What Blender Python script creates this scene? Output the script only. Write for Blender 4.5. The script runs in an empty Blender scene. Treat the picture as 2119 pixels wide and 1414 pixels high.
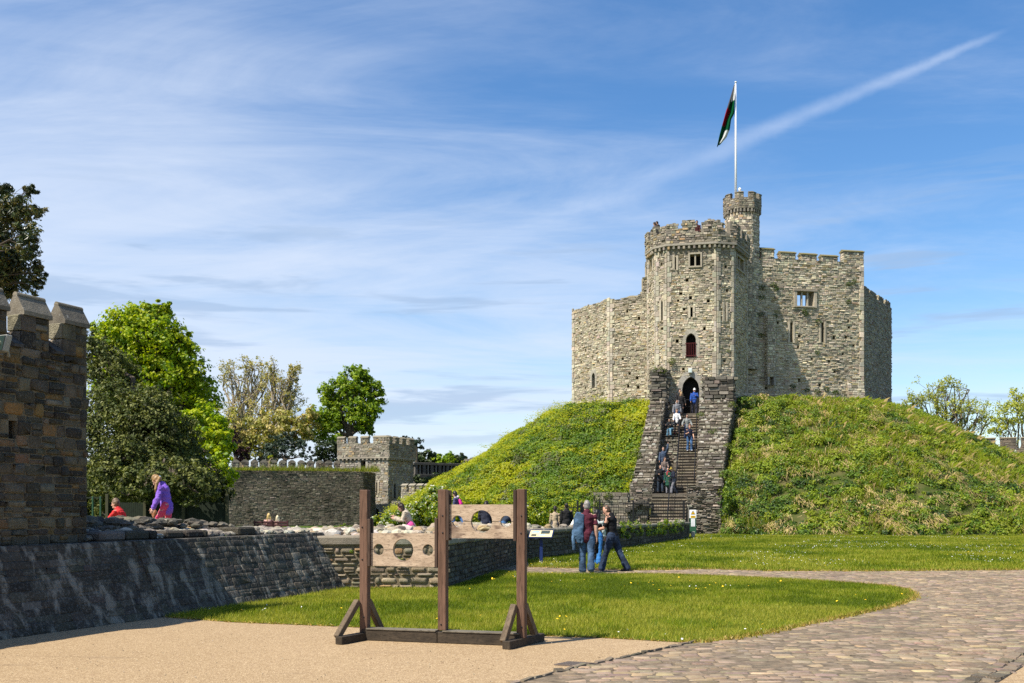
import bpy, bmesh, math, random
import numpy as np
from mathutils import Vector, Matrix, noise as mnoise

random.seed(11)
rng = np.random.default_rng(11)
SC = bpy.context.scene
COL = SC.collection
PI = math.pi
# ---- the photograph's pinhole: 35 mm lens, level, eye 1.6 m up, horizon at row 1050 of 1414
F, CX, H0, EYE = 2060.0, 1059.5, 1050.0, 1.6
def P(px, py, y):
    """point seen at (px, py) that stands y metres away"""
    return np.array([(px - CX) / F * y, y, EYE - (py - H0) / F * y])
def G(px, py, z=0.0):
    """point of the level z seen at (px, py)"""
    return P(px, py, (EYE - z) * F / (py - H0))
def A3(*v): return np.array(v, float)
def nrm(v):
    v = np.asarray(v, float); return v / (np.linalg.norm(v) + 1e-12)
def sR(*c):
    """sRGB 0-255 -> linear"""
    return tuple((x/255/12.92 if x/255 <= .04045 else ((x/255+.055)/1.055)**2.4) for x in c)

# ------------------------------------------------------------------ objects
def props(o, label=None, cat=None, group=None, kind=None):
    if label: o['label'] = label
    if cat: o['category'] = cat
    if group: o['group'] = group
    if kind: o['kind'] = kind
    return o
def thing(name, loc, label, cat, group=None, kind=None):
    o = bpy.data.objects.new(name, None); COL.objects.link(o)
    o.location = tuple(float(v) for v in loc); o.empty_display_size = .3
    return props(o, label, cat, group, kind)
def wloc(o):
    v = np.zeros(3)
    while o is not None:
        v += np.array(o.location); o = o.parent
    return v

class Acc:
    """collects polygons in world coordinates; build() links them as ONE mesh object"""
    def __init__(s): s.v = []; s.c = []; s.li = []; s.lt = []; s.mi = []; s.sm = []; s.n = 0
    def add(s, V, faces, col=(.5,.5,.5), mat=0, sm=False):
        V = np.asarray(V, float).reshape(-1, 3); k = len(V)
        c = np.asarray(col, float)
        s.c.append(np.broadcast_to(c, (k, 3)) if c.ndim == 1 else c)
        s.v.append(V)
        if isinstance(faces, np.ndarray):
            s.li.append((faces + s.n).ravel()); s.lt.append(np.full(len(faces), faces.shape[1])); m = len(faces)
        else:
            s.li.append(np.array([i + s.n for f in faces for i in f])); s.lt.append(np.array([len(f) for f in faces])); m = len(faces)
        s.mi.append(np.broadcast_to(np.asarray(mat), (m,))); s.sm.append(np.full(m, sm))
        s.n += k
    def build(s, name, mats, parent=None, smooth=False, **kw):
        me = bpy.data.meshes.new(name)
        V = np.concatenate(s.v).astype(np.float32); li = np.concatenate(s.li).astype(np.int32)
        lt = np.concatenate(s.lt).astype(np.int32); mi = np.concatenate(s.mi).astype(np.int32)
        C = np.concatenate(s.c)
        loc = np.zeros(3)
        if parent is not None: loc = wloc(parent)
        elif kw.get('origin') is not None: loc = np.asarray(kw['origin'], float)
        V = V - loc.astype(np.float32)
        ls = np.concatenate([[0], np.cumsum(lt)[:-1]]).astype(np.int32)
        me.vertices.add(len(V)); me.vertices.foreach_set('co', V.ravel())
        me.loops.add(len(li)); me.loops.foreach_set('vertex_index', li)
        me.polygons.add(len(lt)); me.polygons.foreach_set('loop_start', ls); me.polygons.foreach_set('loop_total', lt)
        me.polygons.foreach_set('material_index', mi)
        me.update(calc_edges=True)
        a = me.color_attributes.new('Col', 'FLOAT_COLOR', 'POINT')
        a.data.foreach_set('color', np.concatenate([C, np.ones((len(C), 1))], 1).astype(np.float32).ravel())
        me.polygons.foreach_set('use_smooth', np.ones(len(lt), bool) if smooth else np.concatenate(s.sm))
        for m in (mats if isinstance(mats, (list, tuple)) else [mats]): me.materials.append(m)
        o = bpy.data.objects.new(name, me); COL.objects.link(o)
        if parent is not None: o.parent = parent
        else: o.location = loc
        return props(o, kw.get('label'), kw.get('cat'), kw.get('group'), kw.get('kind'))

def hexa(acc, c8, col=(.5,.5,.5), mat=0):
    acc.add(c8, [(3,2,1,0),(4,5,6,7),(0,1,5,4),(1,2,6,5),(2,3,7,6),(3,0,4,7)], col, mat)
def obox(acc, c, ax, ay, az, col=(.5,.5,.5), mat=0, bev=.0):
    """box round c with half vectors ax, ay, az (right handed); bev chamfers its edges"""
    c, ax, ay, az = (np.asarray(v, float) for v in (c, ax, ay, az))
    if bev <= 0:
        s = [(-1,-1,-1),(1,-1,-1),(1,1,-1),(-1,1,-1),(-1,-1,1),(1,-1,1),(1,1,1),(-1,1,1)]
        hexa(acc, [c + i*ax + j*ay + k*az for i, j, k in s], col, mat); return
    L = [np.linalg.norm(v) for v in (ax, ay, az)]
    f = [max(0.0, 1 - bev / max(l, 1e-6)) for l in L]
    V = []; idx = {}
    for i in (-1, 1):
        for j in (-1, 1):
            for k in (-1, 1):
                for a in range(3):
                    w = [f[0], f[1], f[2]]; w[a] = 1
                    idx[i, j, k, a] = len(V); V.append(c + i*w[0]*ax + j*w[1]*ay + k*w[2]*az)
    Fc = []
    for s in (-1, 1):
        q = [(s,-1,-1),(s,1,-1),(s,1,1),(s,-1,1)]; Fc.append([idx[a+(0,)] for a in (q if s > 0 else q[::-1])])
        q = [(-1,s,-1),(-1,s,1),(1,s,1),(1,s,-1)]; Fc.append([idx[a+(1,)] for a in (q if s > 0 else q[::-1])])
        q = [(-1,-1,s),(1,-1,s),(1,1,s),(-1,1,s)]; Fc.append([idx[a+(2,)] for a in (q if s > 0 else q[::-1])])
    for i in (-1, 1):
        for j in (-1, 1):
            Fc.append([idx[i,j,-1,0], idx[i,j,-1,1], idx[i,j,1,1], idx[i,j,1,0]][::(1 if i*j > 0 else -1)])
            Fc.append([idx[i,-1,j,0], idx[i,1,j,0], idx[i,1,j,2], idx[i,-1,j,2]][::(1 if i*j > 0 else -1)])
            Fc.append([idx[-1,i,j,1], idx[-1,i,j,2], idx[1,i,j,2], idx[1,i,j,1]][::(1 if i*j > 0 else -1)])
            for k in (-1, 1):
                t = [idx[i,j,k,0], idx[i,j,k,1], idx[i,j,k,2]]; Fc.append(t if i*j*k > 0 else t[::-1])
    acc.add(V, Fc, col, mat)
def beam(acc, p0, p1, w, d, up=(0,0,1), col=(.5,.5,.5), mat=0, bev=.006):
    """rectangular bar from p0 to p1: w across, d along 'up'"""
    p0, p1 = np.asarray(p0, float), np.asarray(p1, float)
    t = nrm(p1 - p0); x = nrm(np.cross(t, up)); y = np.cross(x, t)
    obox(acc, (p0+p1)/2, x*w/2, t*np.linalg.norm(p1-p0)/2, y*d/2, col, mat, bev)
def tube(acc, pts, rad, seg=6, col=(.5,.5,.5), mat=0, cap=True):
    pts = np.asarray(pts, float); n = len(pts); rad = np.broadcast_to(np.asarray(rad, float), (n,))
    t = np.gradient(pts, axis=0); V = []
    ref = np.array([.31,.17,.93]); 
    if abs(np.dot(nrm(pts[-1]-pts[0]), nrm(ref))) > .85: ref = np.array([.95,.2,.1])
    a = np.arange(seg) * 2*PI/seg
    for i in range(n):
        ti = nrm(t[i]); x = nrm(np.cross(ti, ref)); y = np.cross(ti, x)
        V.append(pts[i] + rad[i]*(np.cos(a)[:,None]*x + np.sin(a)[:,None]*y))
    Fc = [(i*seg+j, i*seg+(j+1) % seg, (i+1)*seg+(j+1) % seg, (i+1)*seg+j) for i in range(n-1) for j in range(seg)]
    if cap: Fc += [tuple(range(seg))[::-1], tuple((n-1)*seg+j for j in range(seg))]
    acc.add(np.concatenate(V), Fc, col, mat)
def prism(acc, poly, z0, z1, col=(.5,.5,.5), mat=0):
    """vertical prism over the plan polygon (counter-clockwise)"""
    poly = [tuple(map(float, p[:2])) for p in poly]
    ar = sum(poly[i-1][0]*poly[i][1]-poly[i][0]*poly[i-1][1] for i in range(len(poly)))
    if ar < 0: poly = poly[::-1]
    n = len(poly)
    V = [(x, y, z0) for x, y in poly] + [(x, y, z1) for x, y in poly]
    acc.add(V, [tuple(range(n))[::-1], tuple(range(n, 2*n))] + [(i, (i+1) % n, n+(i+1) % n, n+i) for i in range(n)], col, mat)
def extrude(acc, poly3, n, col=(.5,.5,.5), mat=0):
    """polygon in space pushed along the vector n"""
    V = [np.asarray(p, float) for p in poly3]; k = len(V); n = np.asarray(n, float)
    acc.add(V + [p + n for p in V], [tuple(range(k))[::-1], tuple(range(k, 2*k))] + [(i, (i+1) % k, k+(i+1) % k, k+i) for i in range(k)], col, mat)
def sheet(acc, poly3, col=(.5,.5,.5), mat=0):
    acc.add(poly3, [tuple(range(len(poly3)))], col, mat)
def inside(poly, X, Y):
    poly = np.asarray(poly, float)[:, :2]; r = np.zeros(len(X), bool)
    x0, y0 = poly[-1]
    for x1, y1 in poly:
        c = ((y1 > Y) != (y0 > Y)) & (X < (x0-x1)*(Y-y1)/((y0-y1) if y0 != y1 else 1e-9) + x1)
        r ^= c; x0, y0 = x1, y1
    return r

# ------------------------------------------------------------------ value noise for numpy
_perm = np.random.default_rng(5).random((64, 64, 64))
def vnoise(p):
    p = np.asarray(p, float); i = np.floor(p).astype(int); f = p - i; f = f*f*(3-2*f); i &= 63; j = (i+1) & 63
    def g(a, b, c): return _perm[a, b, c]
    x0, y0, z0 = i.T; x1, y1, z1 = j.T; u, v, w = f.T
    return ((g(x0,y0,z0)*(1-u)+g(x1,y0,z0)*u)*(1-v)+(g(x0,y1,z0)*(1-u)+g(x1,y1,z0)*u)*v)*(1-w) + \
           ((g(x0,y0,z1)*(1-u)+g(x1,y0,z1)*u)*(1-v)+(g(x0,y1,z1)*(1-u)+g(x1,y1,z1)*u)*v)*w
def fbm(p, o=3):
    p = np.asarray(p, float); r = 0; a = .5
    for _ in range(o): r = r + a*(vnoise(p)-.5)*2; p = p*2.03+7.1; a *= .5
    return r

# ------------------------------------------------------------------ materials
class NT:
    def __init__(s, m): s.t = m.node_tree; s.t.nodes.clear()
    def n(s, typ, **kw):
        nd = s.t.nodes.new(typ)
        for k, v in kw.items():
            if k.startswith('i_'):
                key = k[2:]; key = int(key) if key.isdigit() else key.replace('_', ' ')
                s.set(nd.inputs[key], v)
            else: setattr(nd, k, v)
        return nd
    def set(s, inp, v):
        if isinstance(v, bpy.types.NodeSocket): s.t.links.new(v, inp)
        elif isinstance(v, bpy.types.Node): s.t.links.new(v.outputs[0], inp)
        elif isinstance(v, (tuple, list)) and len(v) == 3 and inp.type == 'RGBA': inp.default_value = (*v, 1)
        else: inp.default_value = v
    def math(s, op, a, b=0.0, clamp=False):
        nd = s.t.nodes.new('ShaderNodeMath'); nd.operation = op; nd.use_clamp = clamp
        s.set(nd.inputs[0], a); s.set(nd.inputs[1], b); return nd.outputs[0]
    def mix(s, f, a, b, blend='MIX'):
        nd = s.t.nodes.new('ShaderNodeMix'); nd.data_type = 'RGBA'; nd.blend_type = blend; nd.clamp_result = False
        s.set(nd.inputs[0], f); s.set(nd.inputs[6], a); s.set(nd.inputs[7], b); return nd.outputs[2]
    def noise(s, vec, scale, detail=3, rough=.55, dist=0.0):
        nd = s.n('ShaderNodeTexNoise'); nd.inputs['Scale'].default_value = scale; nd.inputs['Detail'].default_value = detail
        nd.inputs['Roughness'].default_value = rough; nd.inputs['Distortion'].default_value = dist
        if vec is not None: s.set(nd.inputs['Vector'], vec)
        return nd.outputs['Fac']
    def mapr(s, v, a, b, c=0.0, d=1.0, smooth=False):
        nd = s.n('ShaderNodeMapRange'); nd.interpolation_type = 'SMOOTHSTEP' if smooth else 'LINEAR'
        s.set(nd.inputs[0], v)
        for i, x in enumerate((a, b, c, d)): s.set(nd.inputs[1+i], x)
        return nd.outputs[0]
    def scale(s, vec, v):
        nd = s.n('ShaderNodeVectorMath', operation='MULTIPLY'); s.set(nd.inputs[0], vec); nd.inputs[1].default_value = v; return nd.outputs[0]
    def pos(s): return s.n('ShaderNodeNewGeometry').outputs['Position']
    def bump(s, h, strength=.4, dist=.02):
        nd = s.n('ShaderNodeBump'); nd.inputs['Strength'].default_value = strength; nd.inputs['Distance'].default_value = dist
        s.set(nd.inputs['Height'], h); return nd.outputs[0]
    def out(s, sh): 
        o = s.n('ShaderNodeOutputMaterial'); s.set(o.inputs['Surface'], sh)
def newmat(name):
    m = bpy.data.materials.new(name); m.use_nodes = True; return m, NT(m)
def pbsdf(t, col, rough=.8, normal=None, spec=.3, **kw):
    b = t.n('ShaderNodeBsdfPrincipled'); t.set(b.inputs['Base Color'], col); t.set(b.inputs['Roughness'], rough)
    b.inputs['Specular IOR Level'].default_value = spec
    if normal is not None: t.set(b.inputs['Normal'], normal)
    for k, v in kw.items(): t.set(b.inputs[k.replace('_', ' ')], v)
    return b
def colattr(t): return t.n('ShaderNodeAttribute', attribute_name='Col').outputs['Color']

def stone_mat(name, stain=.5, stain_col=(.03,.03,.032), stain_scale=.5, fine=9, bump=.5, bd=.02, lichen=.0, lichen_col=(.35,.34,.3), streak=0.0, streak_col=(.3,.29,.27)):
    m, t = newmat(name); p = t.pos()
    c = colattr(t)
    n1 = t.noise(p, fine, 5, .65); n2 = t.noise(p, stain_scale, 5, .6, .4); n3 = t.noise(p, fine*4, 3, .6)
    c = t.mix(t.mapr(n1, .25, .75, .0, .55), c, t.mix(1.0, c, (.45,.42,.38), 'MULTIPLY'))
    c = t.mix(t.mapr(n3, .5, .8, 0, .35), c, t.mix(.5, c, (.75,.7,.62)))
    if stain: c = t.mix(t.math('MULTIPLY', t.mapr(n2, .45, .7, 0, 1, True), stain), c, stain_col)
    if lichen:
        n4 = t.noise(p, fine*1.3, 6, .75)
        c = t.mix(t.mapr(n4, .60, .68, 0, lichen, True), c, lichen_col)
    if streak:
        n5 = t.noise(t.scale(p, (2.6, 2.6, .3)), 1.7 if streak > .5 else .45, 6, .65, .3)
        c = t.mix(t.mapr(n5, .50, .63, 0, streak, True), c, streak_col)
    h = t.math('ADD', n1, t.math('MULTIPLY', n3, .5))
    if streak: h = t.math('ADD', h, t.math('MULTIPLY', t.noise(t.scale(p, (5, 5, .9)), 1.3, 5, .65, .4), 2.2))
    t.out(pbsdf(t, c, .92, t.bump(h, bump, bd), .2)); return m
def plain(name, col, rough=.7, var=.15, scale=20, bump=.15, bd=.004, spec=.3, metal=0.0):
    m, t = newmat(name); p = t.pos(); n = t.noise(p, scale, 4)
    c = t.mix(t.mapr(n, .3, .7, 0, 1), tuple(x*(1-var) for x in col), tuple(x*(1+var) for x in col))
    b = pbsdf(t, c, rough, t.bump(n, bump, bd), spec); b.inputs['Metallic'].default_value = metal
    t.out(b); return m
_leafmats = {}
def leaf_mat(name, col, trans=.35, var=.35, scale=1.2, rough=.5, spec=.35):
    m, t = newmat(name); p = t.pos(); n = t.noise(p, scale, 3); n2 = t.noise(p, 14, 2)
    f = t.math('ADD', t.math('MULTIPLY', n, .6), t.math('MULTIPLY', n2, .4))
    c = t.mix(t.mapr(f, .3, .7, 0, 1), tuple(x*(1-var) for x in col), tuple(x*(1+var) for x in col))
    b = pbsdf(t, c, rough, None, spec)
    tr = t.n('ShaderNodeBsdfTranslucent'); t.set(tr.inputs['Color'], t.mix(1.0, c, (1.15,1.2,.5), 'MULTIPLY'))
    mx = t.n('ShaderNodeMixShader'); mx.inputs[0].default_value = trans
    t.set(mx.inputs[1], b); t.set(mx.inputs[2], tr); t.out(mx); return m
def wood_mat(name, c1, c2, axis='z', spots=None, knots=True, rough=.75, fine=1.0):
    m, t = newmat(name); co = t.n('ShaderNodeTexCoord').outputs['Object']
    sc = {'z': (9, 9, .55), 'x': (.55, 9, 9)}[axis]
    q = t.scale(co, sc)
    n = t.noise(q, 2.2*fine, 6, .65, .6); n2 = t.noise(q, 9*fine, 4, .6, .2); n3 = t.noise(co, 2.5, 3)
    c = t.mix(t.mapr(n, .32, .68, 0, 1), c1, c2)
    c = t.mix(t.mapr(n2, .54, .66, 0, .7), c, tuple(x*.35 for x in c1))
    c = t.mix(t.mapr(n3, .45, .7, 0, .4), c, tuple(x*.6 for x in c1))
    if spots:
        v = t.n('ShaderNodeTexVoronoi'); v.inputs['Scale'].default_value = 4.3
        v.feature = 'SMOOTH_F1'; t.set(v.inputs['Vector'], t.n('ShaderNodeVectorMath', operation='ADD', i_0=co, i_1=t.scale(t.n('ShaderNodeTexNoise', i_Scale=5.0).outputs['Color'], (.2,.2,.2))))
        c = t.mix(t.mapr(v.outputs['Distance'], .08, .36, .8, 0, True), c, spots)
    t.out(pbsdf(t, c, rough, t.bump(t.math('ADD', n2, n), .35, .006), .25)); return m

# ------------------------------------------------------------------ masonry
def courses(U, V, ch, cw, split=.0, v0=0.0):
    R = []; v = v0
    while v < V:
        h = random.uniform(*ch); u = -random.uniform(0, cw[0])
        while u < U:
            w = random.uniform(*cw)
            if random.random() < split and h > .12:
                k = random.uniform(.4, .6); R.append((u, u+w, v, v+h*k)); R.append((u, u+w, v+h*k, v+h))
            else: R.append((u, u+w, v, v+h))
            u += w
        v += h
    return np.array(R)
def pick(pal, n, s=.16):
    w = np.array([p[0] for p in pal], float); w /= w.sum()
    i = rng.choice(len(pal), n, p=w); c = np.array([p[1] for p in pal], float)[i]
    return np.clip(c*np.exp(rng.normal(0, s, (n, 1)))*(1+rng.normal(0, .035, (n, 3))), 0, .9)
def stones(acc, O, eu, ev, en, R, pal, depth=(.02,.06), gap=.012, cut=(.12,.35), jit=.05, rings=2, U=None, V=None, holes=(), top=None, keep=None, missing=.0, tint=None, mat=0):
    """a face of separate stones: rectangles R in (u, v) grown into rounded blocks along en"""
    O, eu, ev, en = (np.asarray(x, float) for x in (O, eu, ev, en))
    R = R.copy()
    if U is not None: R[:, 0] = np.maximum(R[:, 0], 0); R[:, 1] = np.minimum(R[:, 1], U)
    if V is not None: R[:, 3] = np.minimum(R[:, 3], V)
    ok = (R[:, 1]-R[:, 0] > .06) & (R[:, 3]-R[:, 2] > .04)
    uc, vc = (R[:, 0]+R[:, 1])/2, (R[:, 2]+R[:, 3])/2
    for a, b, c, d in holes:
        # clip stones that touch an opening; drop those inside
        ov = (R[:, 1] > a) & (R[:, 0] < b) & (R[:, 3] > c) & (R[:, 2] < d)
        insd = ov & (uc > a) & (uc < b) & (vc > c) & (vc < d); ok &= ~insd
        L = ov & ~insd & (uc <= a); R[L, 1] = a
        L = ov & ~insd & (uc >= b); R[L, 0] = b
        L = ov & ~insd & (uc > a) & (uc < b); ok &= ~L
    if top is not None: ok &= R[:, 3] - .06 < top(uc)
    if keep is not None: ok &= keep(uc, vc)
    if missing: ok &= rng.random(len(R)) > missing
    ok &= (R[:, 1]-R[:, 0] > .05)
    R = R[ok]; n = len(R)
    if not n: return
    uc, vc = (R[:, 0]+R[:, 1])/2, (R[:, 2]+R[:, 3])/2
    g = gap*rng.uniform(.5, 1.4, n)
    a = np.maximum((R[:, 1]-R[:, 0])/2-g, .02); b = np.maximum((R[:, 3]-R[:, 2])/2-g, .015)
    k = np.minimum(a, b)*rng.uniform(*cut, n)
    su = np.stack([a, a-k, -(a-k), -a, -a, -(a-k), a-k, a], 1); sv = np.stack([b-k, b, b, b-k, -(b-k), -b, -b, -(b-k)], 1)
    m = np.minimum(a, b)[:, None]
    su = su + rng.normal(0, jit, su.shape)*m; sv = sv + rng.normal(0, jit, sv.shape)*m
    d = rng.uniform(*depth, n)
    tu, tv = rng.normal(0, .25, n), rng.normal(0, .25, n)
    lev = [(1.0, -.015, 0), (.96, .6, 1), (.78, 1.0, 1)] if rings == 3 else [(1.0, -.015, 0), (.86, 1.0, 1)]
    vs = []
    for s, dd, f in lev:
        x = uc[:, None]+su*s; y = vc[:, None]+sv*s
        z = (d[:, None]*dd*(1+tu[:, None]*su/a[:, None]+tv[:, None]*sv/b[:, None]) if f else np.full_like(x, dd))
        vs.append(O + x[..., None]*eu + y[..., None]*ev + z[..., None]*en)
    r = len(lev); V_ = np.concatenate(vs, 1).reshape(-1, 3)
    base = (np.arange(n)*8*r)[:, None]
    Q = np.array([(l*8+j, l*8+(j+1) % 8, (l+1)*8+(j+1) % 8, (l+1)*8+j) for l in range(r-1) for j in range(8)])
    C = pick(pal, n)
    if tint is not None: C = tint(uc, vc, C)
    Fq = (base[:, :, None]+Q[None]).reshape(-1, 4)
    acc.add(V_, Fq, np.repeat(C, 8*r, 0), mat, rings == 3)
    acc.li.append((base+np.arange((r-1)*8, r*8)[None]+acc.n-len(V_)).ravel()); acc.lt.append(np.full(n, 8)); acc.mi.append(np.full(n, mat)); acc.sm.append(np.full(n, rings == 3))
def wall(acc, A, B, z0, z1, thick, pal, mort=(.25,.22,.18), holes=(), top=None, colw=.45, ch=(.14,.26), cw=(.2,.6), split=.12, depth=(.02,.06), gap=.012, cut=(.1,.3), jit=.05, rings=2, missing=.0, tint=None, back=False, face=True, ends=(), lean=0.0):
    """masonry wall from A to B (left to right as seen from outside), solid core with openings + stones on its outer face.
    holes: (u0,u1,z0,z1); top(u): ragged top height; lean: how far the foot stands out"""
    A, B = A3(*A[:2], 0), A3(*B[:2], 0); L = np.linalg.norm(B-A); t = (B-A)/L; n = A3(t[1], -t[0], 0); up = A3(0, 0, 1)
    us = {0.0, L}
    for h in holes: us |= {max(0, h[0]), min(L, h[1])}
    if top is not None: us |= set(np.linspace(0, L, max(2, int(L/colw)+1)).tolist())
    us = sorted(us)
    for ua, ub in zip(us[:-1], us[1:]):
        if ub-ua < 1e-4: continue
        uc = (ua+ub)/2; zt = float(top(np.array([uc]))[0]) if top is not None else z1
        segs = [(z0, zt)]
        for h in holes:
            if h[0]-1e-6 <= uc <= h[1]+1e-6:
                segs = [q for s in segs for q in ((s[0], min(s[1], h[2])), (max(s[0], h[3]), s[1])) if q[1]-q[0] > 1e-3]
        for s0, s1 in segs:
            q = lambda u, z, d: A+t*u+up*z+n*(lean*(1-(z-z0)/(z1-z0))-d)
            hexa(acc, [q(ua,s0,0), q(ub,s0,0), q(ub,s0,thick), q(ua,s0,thick), q(ua,s1,0), q(ub,s1,0), q(ub,s1,thick), q(ua,s1,thick)], mort)
    hs = [(h[0], h[1], h[2]-z0, h[3]-z0) for h in holes]
    tp = (lambda u: top(u)-z0) if top is not None else None
    Hh = max(z1, float(np.max(top(np.linspace(0, L, 60)))) if top is not None else z1)-z0
    ev = nrm(up*(z1-z0) - n*lean); Vn = Hh*math.hypot(1, lean/(z1-z0)); en = np.cross(t, ev)
    kw = dict(pal=pal, depth=depth, gap=gap, cut=cut, jit=jit, rings=rings, missing=missing)
    if face: stones(acc, A+up*z0+n*lean, t, ev, en, courses(L, Vn, ch, cw, split), U=L, V=None if tp else Vn, holes=hs, top=tp, tint=tint, **kw)
    if back: stones(acc, B+up*z0-n*thick, -t, up, -n, courses(L, Hh, ch, cw, split), U=L, V=None if tp else Hh, holes=[(L-b, L-a, c, d) for a, b, c, d in hs], top=(lambda u: tp(L-u)) if tp else None, **kw)
    if 0 in ends: stones(acc, A+up*z0-n*thick, n, up, -t, courses(thick, Hh, ch, cw, split), U=thick, V=Hh, **kw)
    if 1 in ends: stones(acc, B+up*z0, -n, up, t, courses(thick, Hh, ch, cw, split), U=thick, V=Hh, **kw)
    return A, t, n, L
def rubble(acc, n, area, zfun, size, pal, flat=.6, dens=None):
    """loose rounded stones lying on a surface: area = plan polygon"""
    area = np.asarray(area, float)[:, :2]; lo, hi = area.min(0), area.max(0)
    X = rng.uniform(lo[0], hi[0], n*3); Y = rng.uniform(lo[1], hi[1], n*3); k = inside(area, X, Y); X, Y = X[k][:n], Y[k][:n]
    Z = zfun(X, Y); n = len(X); C = pick(pal, n)
    base = ico(2)
    for i in range(n):
        s = random.uniform(*size)*random.choice((.5,.7,1,1)); 
        v = base[0]*(1+.13*rng.normal(size=(len(base[0]), 1)))*np.array([s, s*random.uniform(.55,1), s*flat*random.uniform(.6,1.1)])
        v = v @ np.array(Matrix.Rotation(random.uniform(0, 2*PI), 3, 'Z') @ Matrix.Rotation(random.uniform(-.25,.25), 3, 'X')).T
        acc.add(v+np.array([X[i], Y[i], Z[i]+s*flat*.25]), base[1], C[i], 0, False)
_ico = {}
def ico(sub=1):
    if sub not in _ico:
        bm = bmesh.new(); bmesh.ops.create_icosphere(bm, subdivisions=sub, radius=1)
        _ico[sub] = (np.array([v.co for v in bm.verts]), np.array([[v.index for v in f.verts] for f in bm.faces])); bm.free()
    return _ico[sub]

# ------------------------------------------------------------------ foliage
def leaves(acc, C, size, N=None, aspect=.55, spread=1.0, mat=0, fold=True, droop=0.0):
    """leaf quads at the points C; N: preferred normals"""
    C = np.asarray(C, float); n = len(C); size = np.broadcast_to(np.asarray(size, float), (n,))*rng.uniform(.65, 1.3, n)
    D = rng.normal(size=(n, 3)); D /= np.linalg.norm(D, axis=1)[:, None]
    nn = D if N is None else N + D*spread
    nn = nn/np.linalg.norm(nn, axis=1)[:, None]
    r = rng.normal(size=(n, 3)); r[:, 2] -= droop; x = np.cross(nn, r); x /= np.linalg.norm(x, axis=1)[:, None]; y = np.cross(nn, x)
    s = size[:, None]; w = s*aspect*.5
    V = np.stack([C-y*s*.5, C+x*w-y*s*.05+nn*s*.08, C+y*s*.5, C-x*w-y*s*.05+nn*s*.08], 1).reshape(-1, 3)
    Fc = np.arange(n*4).reshape(-1, 4)
    acc.add(V, Fc, (.1,.2,.05), mat)
def blob_points(c, r, n, shell=.55):
    """points in an ellipsoid, denser near its skin"""
    d = rng.normal(size=(n, 3)); d /= np.linalg.norm(d, axis=1)[:, None]
    k = (shell + (1-shell)*rng.random(n))[:, None]
    return np.asarray(c)+d*k*np.asarray(r), d
def limb(acc, p0, p1, r0, r1, wob=.1, k=6, col=(.1,.08,.06), seg=6):
    p0, p1 = np.asarray(p0, float), np.asarray(p1, float); L = np.linalg.norm(p1-p0); t = np.linspace(0, 1, k)[:, None]
    pts = p0+(p1-p0)*t; off = rng.normal(0, wob*L*.35, (k, 3)); off[0] = 0; off[-1] = 0
    pts = pts+off*np.sin(t*PI); pts[:, 2] += (np.sin(t[:, 0]*PI)*L*.05)
    tube(acc, pts, np.linspace(r0, r1, k), seg, col); return pts
# ------------------------------------------------------------------ materials in use
M_KEEP = stone_mat('keep limestone', stain=.36, stain_col=(.14,.125,.095), stain_scale=.3, fine=7, bump=.6, streak=.24, streak_col=(.24,.21,.155))
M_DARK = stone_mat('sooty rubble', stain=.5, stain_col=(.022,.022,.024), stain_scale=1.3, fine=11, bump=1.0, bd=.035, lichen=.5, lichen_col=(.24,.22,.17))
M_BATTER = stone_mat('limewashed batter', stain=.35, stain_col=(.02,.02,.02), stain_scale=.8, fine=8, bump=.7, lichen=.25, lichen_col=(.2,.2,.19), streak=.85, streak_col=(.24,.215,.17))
M_RUIN = stone_mat('weathered rubble', stain=.25, stain_col=(.08,.075,.06), stain_scale=.9, fine=9, bump=.6, lichen=.25)
M_ROMAN = stone_mat('grimy wall', stain=.65, stain_col=(.026,.023,.016), stain_scale=.25, fine=5, bump=.6, streak=.35, streak_col=(.05,.045,.03))
M_COPE = stone_mat('coping stone', stain=.55, stain_col=(.05,.045,.04), stain_scale=1.6, fine=14, bump=.5, lichen=.7, lichen_col=(.42,.41,.37))
PAL_KEEP = [(6,(.57,.50,.36)),(5,(.53,.47,.345)),(4,(.48,.43,.325)),(2.5,(.63,.56,.42)),(.7,(.46,.35,.18)),(.6,(.34,.25,.17)),(.7,(.24,.21,.165)),(.5,(.50,.40,.22))]
PAL_TOPK = [(4,(.26,.23,.17)),(3,(.33,.29,.22)),(2,(.2,.18,.14)),(1,(.38,.27,.14))]
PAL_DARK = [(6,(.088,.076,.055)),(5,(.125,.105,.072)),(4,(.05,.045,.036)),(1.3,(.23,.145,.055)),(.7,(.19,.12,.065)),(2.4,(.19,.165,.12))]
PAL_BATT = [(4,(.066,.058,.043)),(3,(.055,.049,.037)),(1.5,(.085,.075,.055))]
PAL_RUIN = [(4,(.33,.29,.22)),(3,(.26,.23,.18)),(3,(.40,.36,.29)),(1,(.36,.25,.13)),(1,(.17,.155,.13))]
PAL_PALE = [(4,(.42,.36,.27)),(3,(.34,.28,.20)),(1.5,(.52,.48,.40)),(2,(.34,.245,.14)),(1.5,(.19,.165,.13))]
PAL_STEP = [(4,(.19,.165,.125)),(3,(.25,.22,.17)),(2,(.13,.115,.09)),(1.3,(.36,.33,.27))]
PAL_ROMAN = [(4,(.15,.13,.092)),(3,(.19,.165,.12)),(2,(.11,.097,.072)),(.6,(.28,.25,.19))]
PAL_SETT = [(4,(.25,.188,.122)),(3,(.29,.222,.15)),(2,(.22,.166,.112)),(1.2,(.255,.185,.145)),(1,(.33,.25,.15)),(.8,(.165,.127,.088))]
M_IRON = plain('black iron', (.012,.012,.013), .5, .3, 40, .2)
M_BLACK = plain('unlit interior', (.012,.011,.010), .95, .2)

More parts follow.
